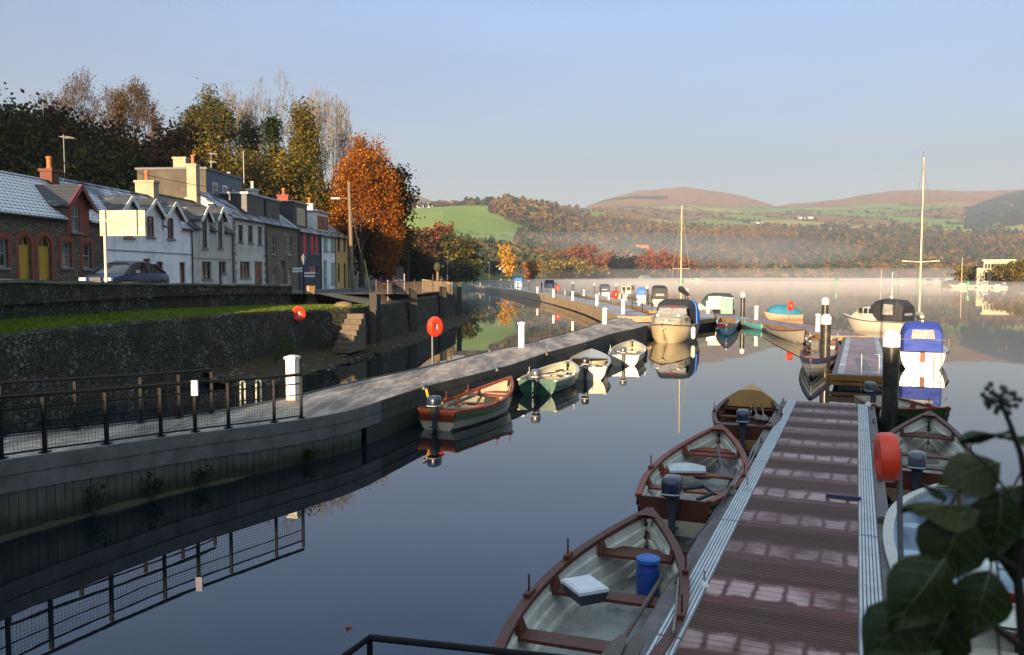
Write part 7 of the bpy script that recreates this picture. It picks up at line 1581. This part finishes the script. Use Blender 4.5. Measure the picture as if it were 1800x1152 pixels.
# far quay beyond the jetty
fq = MB(); pts_ = [P(px, 486+3.9*FPX/d, 0) for px, d in ((790,205),(815,318),(860,330),(905,405),(960,520),(1000,600))]; pts_ = resample([Vector((p.x,p.y,0)) for p in pts_], 40); fq.loft([[p+Vector((0,0,-1)), p+Vector((0,0,1.9)), p+Vector((-.2,1.2,1.9)), p+Vector((-.2,1.2,-1))] for p in pts_], closed=True, caps=True, flip=True)
o = fq.build('far_quay_wall', dark_stone); tag(o, 'dark stone quay wall on the far bank beyond the jetty', 'quay wall')
for i, (px, d, top) in enumerate(((787,190,452),(860,360,462),(918,420,452),(935,440,460))): oo, hh = pole_thing('street_lamp', ('thin lamp pole on the bank left of the jetty end','thin lamp pole by the far car park, left','thin lamp pole by the slender poplar','thin lamp pole by the square orange tree')[i], px, d, top, .09, galv, 'street lamp', 2.2); MB().box((-.7,-.1,hh-.06),(.1,.1,hh+.04)).build('lamp_head', plastic_pale, oo)
car('parked_car', 'pale blue car parked on the far bank left of the poplar', ((832-900)/FPX*345, 345, 2.5), R(20), silver_car, hatch=True)
# ------------------------------------------------------------------ ground, unseen houses added behind the viewer to shade the foreground
bk = MB(); bk.loft([[(-30,-60,2.4),(-17,-10,2.2),(-9,-1,2.1),(-4,1.2,2.1),(0,1.9,2.1),(4,1.6,2.1),(12,-2,2.1),(40,-12,2.1)], [(-30,-60,-1),(-17,-9.5,-1),(-9,-.5,-1),(-4,1.6,-1),(0,2.3,-1),(4,2.0,-1),(12,-1.6,-1),(40,-11,-1)]], flip=True); bk.loft([[(-30,-60,2.4),(-17,-10,2.2),(-9,-1,2.1),(-4,1.2,2.1),(0,1.9,2.1),(4,1.6,2.1),(12,-2,2.1),(40,-12,2.1)], [(-30,-80,2.4),(-17,-80,2.2),(-9,-80,2.1),(-4,-80,2.1),(0,-80,2.1),(4,-80,2.1),(12,-80,2.1),(40,-80,2.1)]]); tag(bk.build('terrain', bank_m), kind='structure')
ca_, sa_ = math.cos(R(SUN_AZ)), math.sin(R(SUN_AZ))
def uv(u, v_): return Vector((u*ca_+v_*sa_, -u*sa_+v_*ca_, 0))
hb_ = empty('shade_house', uv(-6, -27)+Vector((0,0,2.1)), -R(SUN_AZ), 'tall unseen cream house added behind the viewpoint to shade the foreground', 'house'); HW, HD, HE, HR = 34, 8, 4.6, 2.6
mb = MB(); mb.box((0,-HD,0),(HW,0,HE)); 
for x in (0, HW): mb.add([(x,-HD,HE),(x,0,HE),(x,-HD/2,HE+HR)], [(0,1,2)])
mb.build('wall', render_c, hb_); mb = MB()
for s in (0, 1): ya = -HD-.4 if s else .4; mb.add([(-.3,ya,HE-.25),(HW+.3,ya,HE-.25),(HW+.3,-HD/2,HE+HR),(-.3,-HD/2,HE+HR),(-.3,ya,HE-.1),(HW+.3,ya,HE-.1),(HW+.3,-HD/2,HE+HR+.15),(-.3,-HD/2,HE+HR+.15)], [(0,1,2,3),(7,6,5,4),(0,4,5,1),(1,5,6,2),(2,6,7,3),(3,7,4,0)])
ro = mb.build('roof', slate_d, hb_); chimney(ro, 2, 3.2, -4.6, -3.4, HE+1.5, HE+HR+1.2, render_c, (.3,.7)); chimney(ro, 20, 21.2, -4.6, -3.4, HE+1.5, HE+HR+1.2, render_c, (.3,.7))
for k in range(8):
    f = MB().box((1.6+k*4.1,.003,1.0),(2.8+k*4.1,.08,2.9)).build('window', white_paint, hb_); MB().box((1.7+k*4.1,.081,1.1),(2.7+k*4.1,.09,2.8)).build('pane', glass, f)
lh = empty('shade_house', uv(-21, -27.5)+Vector((0,0,2.1)), -R(SUN_AZ), 'low unseen pale annexe added behind the viewpoint to shade the near boardwalk', 'house')  # lower building, added so its shadow falls on the boardwalk side and railing
mb = MB(); mb.box((0,-7,0),(14.9,0,3.2))
for x in (0, 14.9): mb.add([(x,-7,3.2),(x,0,3.2),(x,-3.5,5.35)], [(0,1,2)])
mb.build('wall', render_g, lh); mb = MB()
for ya in (.3, -7.3): mb.add([(-.2,ya,3.05),(14.9,ya,3.05),(14.9,-3.5,5.35),(-.2,-3.5,5.35),(-.2,ya,3.2),(14.9,ya,3.2),(14.9,-3.5,5.5),(-.2,-3.5,5.5)], [(0,1,2,3),(7,6,5,4),(0,1,5,4),(1,2,6,5),(2,3,7,6),(3,0,4,7)])
mb.build('roof', slate_d, lh)
for k in range(4): f = MB().box((1.2+k*3.4,.003,.9),(2.4+k*3.4,.08,2.3)).build('window', white_paint, lh); MB().box((1.3+k*3.4,.081,1.0),(2.3+k*3.4,.09,2.2)).build('pane', glass, f)
# ------------------------------------------------------------------ ivy in the right foreground
ivy_m = NT('ivy_leaf'); _v = ivy_m.co('Object'); ivy_m.set(Base__Color=ivy_m.mix(ivy_m.noise(_v, 22, 4), (.009,.017,.004), (.022,.033,.007)), Roughness=.42, Specular__IOR__Level=.16); ivy_m = ivy_m.m
ivy_y = mat('olive_ivy_leaf', (.04,.042,.008), (.026,.03,.006), 22, .5, spec=.2); ivy_vein = mat('ivy_vein', (.06,.075,.022), r=.5); ivy_stem = mat('ivy_stem', (.035,.022,.018), (.022,.014,.012), 30, .7)
ib = Q(1790, 1180, 1.2); ivy = empty('ivy_plant', (ib.x+.05, 1.15, 2.1), 0, 'dark glossy ivy with a ball of black berries in the right foreground', 'ivy')
def ivleaf(px, py, d, size, ang, tiltx, m, wide=.62, attach=None):
    c = Q(px, py, d); L_ = size*d/FPX; rs_ = random.Random(px*7+py)
    prof = [(0,.05),(.08,.42),(.22,.78),(.38,1),(.55,.92),(.72,.62),(.88,.26),(1,.02)]
    vs = []; n = len(prof)
    for t_, w_ in prof:
        for s in (-1,-.5,0,.5,1):
            vs.append(Vector(((t_-.5)*L_, s*w_*wide*L_*.5, -abs(s)*.10*L_*w_ + .05*L_*math.sin(s*3+t_*5) - .22*L_*(t_-.4)**2)))
    rot = Matrix.Rotation(R(rs_.uniform(-25,25)), 3, 'Z') @ Matrix.Rotation(R(tiltx), 3, 'X')
    ca2, sa2 = math.cos(R(ang)), math.sin(R(ang))
    # blade plane roughly upright facing the light: local x along the blade, y across
    bx_ = Vector((ca2, 0, sa2)); ny = Vector((-sa2*.9, -.35, ca2*.9)); ny = (ny - bx_*ny.dot(bx_)).normalized()
    ny = Matrix.Rotation(R(tiltx), 3, bx_) @ ny; nz = bx_.cross(ny)
    mb = MB(); P_ = [c + bx_*v.x + ny*v.y + nz*v.z for v in vs]
    mb.add(P_, [(i*5+j, i*5+j+1, (i+1)*5+j+1, (i+1)*5+j) for i in range(n-1) for j in range(4)])
    mb.tube([P_[i*5+2]+nz*.0006 for i in range(n)], [.0016*(1-.1*i) for i in range(n)], 5, 1)
    for i in range(1, 6):
        for s_ in (0, 4): mb.tube([P_[i*5+2]+nz*.0005, P_[(i+1)*5+s_].lerp(P_[(i+1)*5+2], .2)+nz*.0005], .0006, 4, 1)
    q = P_[2]; a_ = attach or (c + Vector((rs_.uniform(.0,.05), rs_.uniform(-.03,.08), -.09))); mb.tube([q, q.lerp(a_, .5)+Vector((0,0,.01)), a_], .0018, 4)
    B(mb, 'leaf', [m, ivy_vein], ivy, smooth=70)
stem = [Vector((ib.x+.05,1.15,2.15)), Q(1800,1140,1.16), Q(1788,1000,1.12), Q(1805,860,1.08), Q(1795,800,1.05), Q(1775,745,1.03), Q(1758,706,1.02)]
mb = MB(); mb.tube(stem, [.012,.008,.006,.005,.004,.0032,.0026], 7); st2 = [stem[1], Q(1720,1080,1.1), Q(1650,1020,1.08), Q(1640,930,1.07), Q(1690,860,1.05)]; mb.tube(st2, [.006,.005,.004,.003,.002], 6); mb.tube([stem[2], Q(1730,960,1.08), Q(1700,900,1.06)], [.004,.003,.002], 6); mb.tube([st2[1], Q(1640,1120,1.08), Q(1580,1160,1.06)], [.004,.003,.002], 6); B(mb, 'stem', ivy_stem, ivy, smooth=True)
for k in ((1733,772,1.05,95,8,65,ivy_m,.5),(1703,832,1.06,116,200,18,ivy_y,.8),(1655,893,1.05,138,176,48,ivy_y,.62),(1668,968,1.04,142,250,8,ivy_m,.85),(1752,930,1.08,130,265,-12,ivy_m,.8),(1612,1048,1.0,168,235,5,ivy_m,.7),(1563,1118,1.02,150,235,20,ivy_m,.8),(1722,1066,1.0,132,255,15,ivy_m,.75),
          (1792,858,1.1,110,185,60,ivy_m,.6),(1785,905,1.1,110,200,25,ivy_m,.8),(1796,965,1.12,130,260,10,ivy_m,.9),(1640,1130,1.05,150,245,10,ivy_m,.8),(1600,985,1.12,70,200,40,ivy_y,.5),(1795,770,1.1,80,170,60,ivy_m,.55),(1640,860,1.12,60,150,50,ivy_m,.5),(1585,1170,1.0,150,200,20,ivy_m,.8),(1690,930,1.1,120,220,20,ivy_m,.8)):
    ivleaf(*k)
uc = stem[-1]; mb = MB(); rs_ = random.Random(8); 
for k in range(26):
    z_ = 1-2*(k+.5)/26; a_ = k*2.4; d_ = Vector((math.cos(a_)*math.sqrt(1-z_*z_), math.sin(a_)*math.sqrt(1-z_*z_), z_*.8+.15)); q = uc + d_*.021*rs_.uniform(.75,1.15); mb.tube([uc, q], .0008, 4)
    mb.lathe([(.0008,-.0036),(.003,-.0022),(.0036,.0005),(.0026,.003),(.0008,.0038)], 8, q)
B(mb, 'berry_cluster', mat('black_berry', (.02,.012,.012), r=.5), ivy, smooth=True)
# ------------------------------------------------------------------ haze
hz = MB(); hz.box((-8500,-350,-5),(8500,8600,620)); ho_ = hz.build('haze', [])
hm = bpy.data.materials.new('haze_air'); hm.use_nodes = True; hn = hm.node_tree; hn.nodes.remove(hn.nodes['Principled BSDF'])
pvn = hn.nodes.new('ShaderNodeVolumePrincipled'); pvn.inputs['Density'].default_value = .00013; pvn.inputs['Color'].default_value = (.70,.79,.98,1); pvn.inputs['Anisotropy'].default_value = .1
hn.links.new(pvn.outputs[0], hn.nodes['Material Output'].inputs['Volume']); ho_.data.materials.append(hm); tag(ho_, kind='stuff')

def vol(name, dens, colr, mesh):
    o = mesh.build(name, []); m = bpy.data.materials.new(name+'_air'); m.use_nodes = True; n = m.node_tree; n.nodes.remove(n.nodes['Principled BSDF'])
    v = n.nodes.new('ShaderNodeVolumePrincipled'); v.inputs['Density'].default_value = dens; v.inputs['Color'].default_value = (*colr,1); n.links.new(v.outputs[0], n.nodes['Material Output'].inputs['Volume']); o.data.materials.append(m); tag(o, kind='stuff')
def ellip(c, r):
    mb = MB(); rings = []
    for a in np.linspace(.04, math.pi-.04, 14): rings.append([(c[0]+r[0]*math.sin(a)*math.cos(t), c[1]+r[1]*math.sin(a)*math.sin(t), c[2]+r[2]*math.cos(a)) for t in np.linspace(0, 2*math.pi, 33)[:-1]])
    mb.loft(rings, closed=True, caps=True, flip=True); return mb
mb = MB(); mb.box((-120,100,.03),(900,985,2.4)); vol('mist', .0026, (.95,.9,.88), mb)
vol('smoke', .00045, (.72,.82,.95), ellip((60, 1130, 34), (420, 330, 26)))
vol('mist', .0007, (.9,.9,.95), ellip((350, 700, 0), (720, 300, 11)))
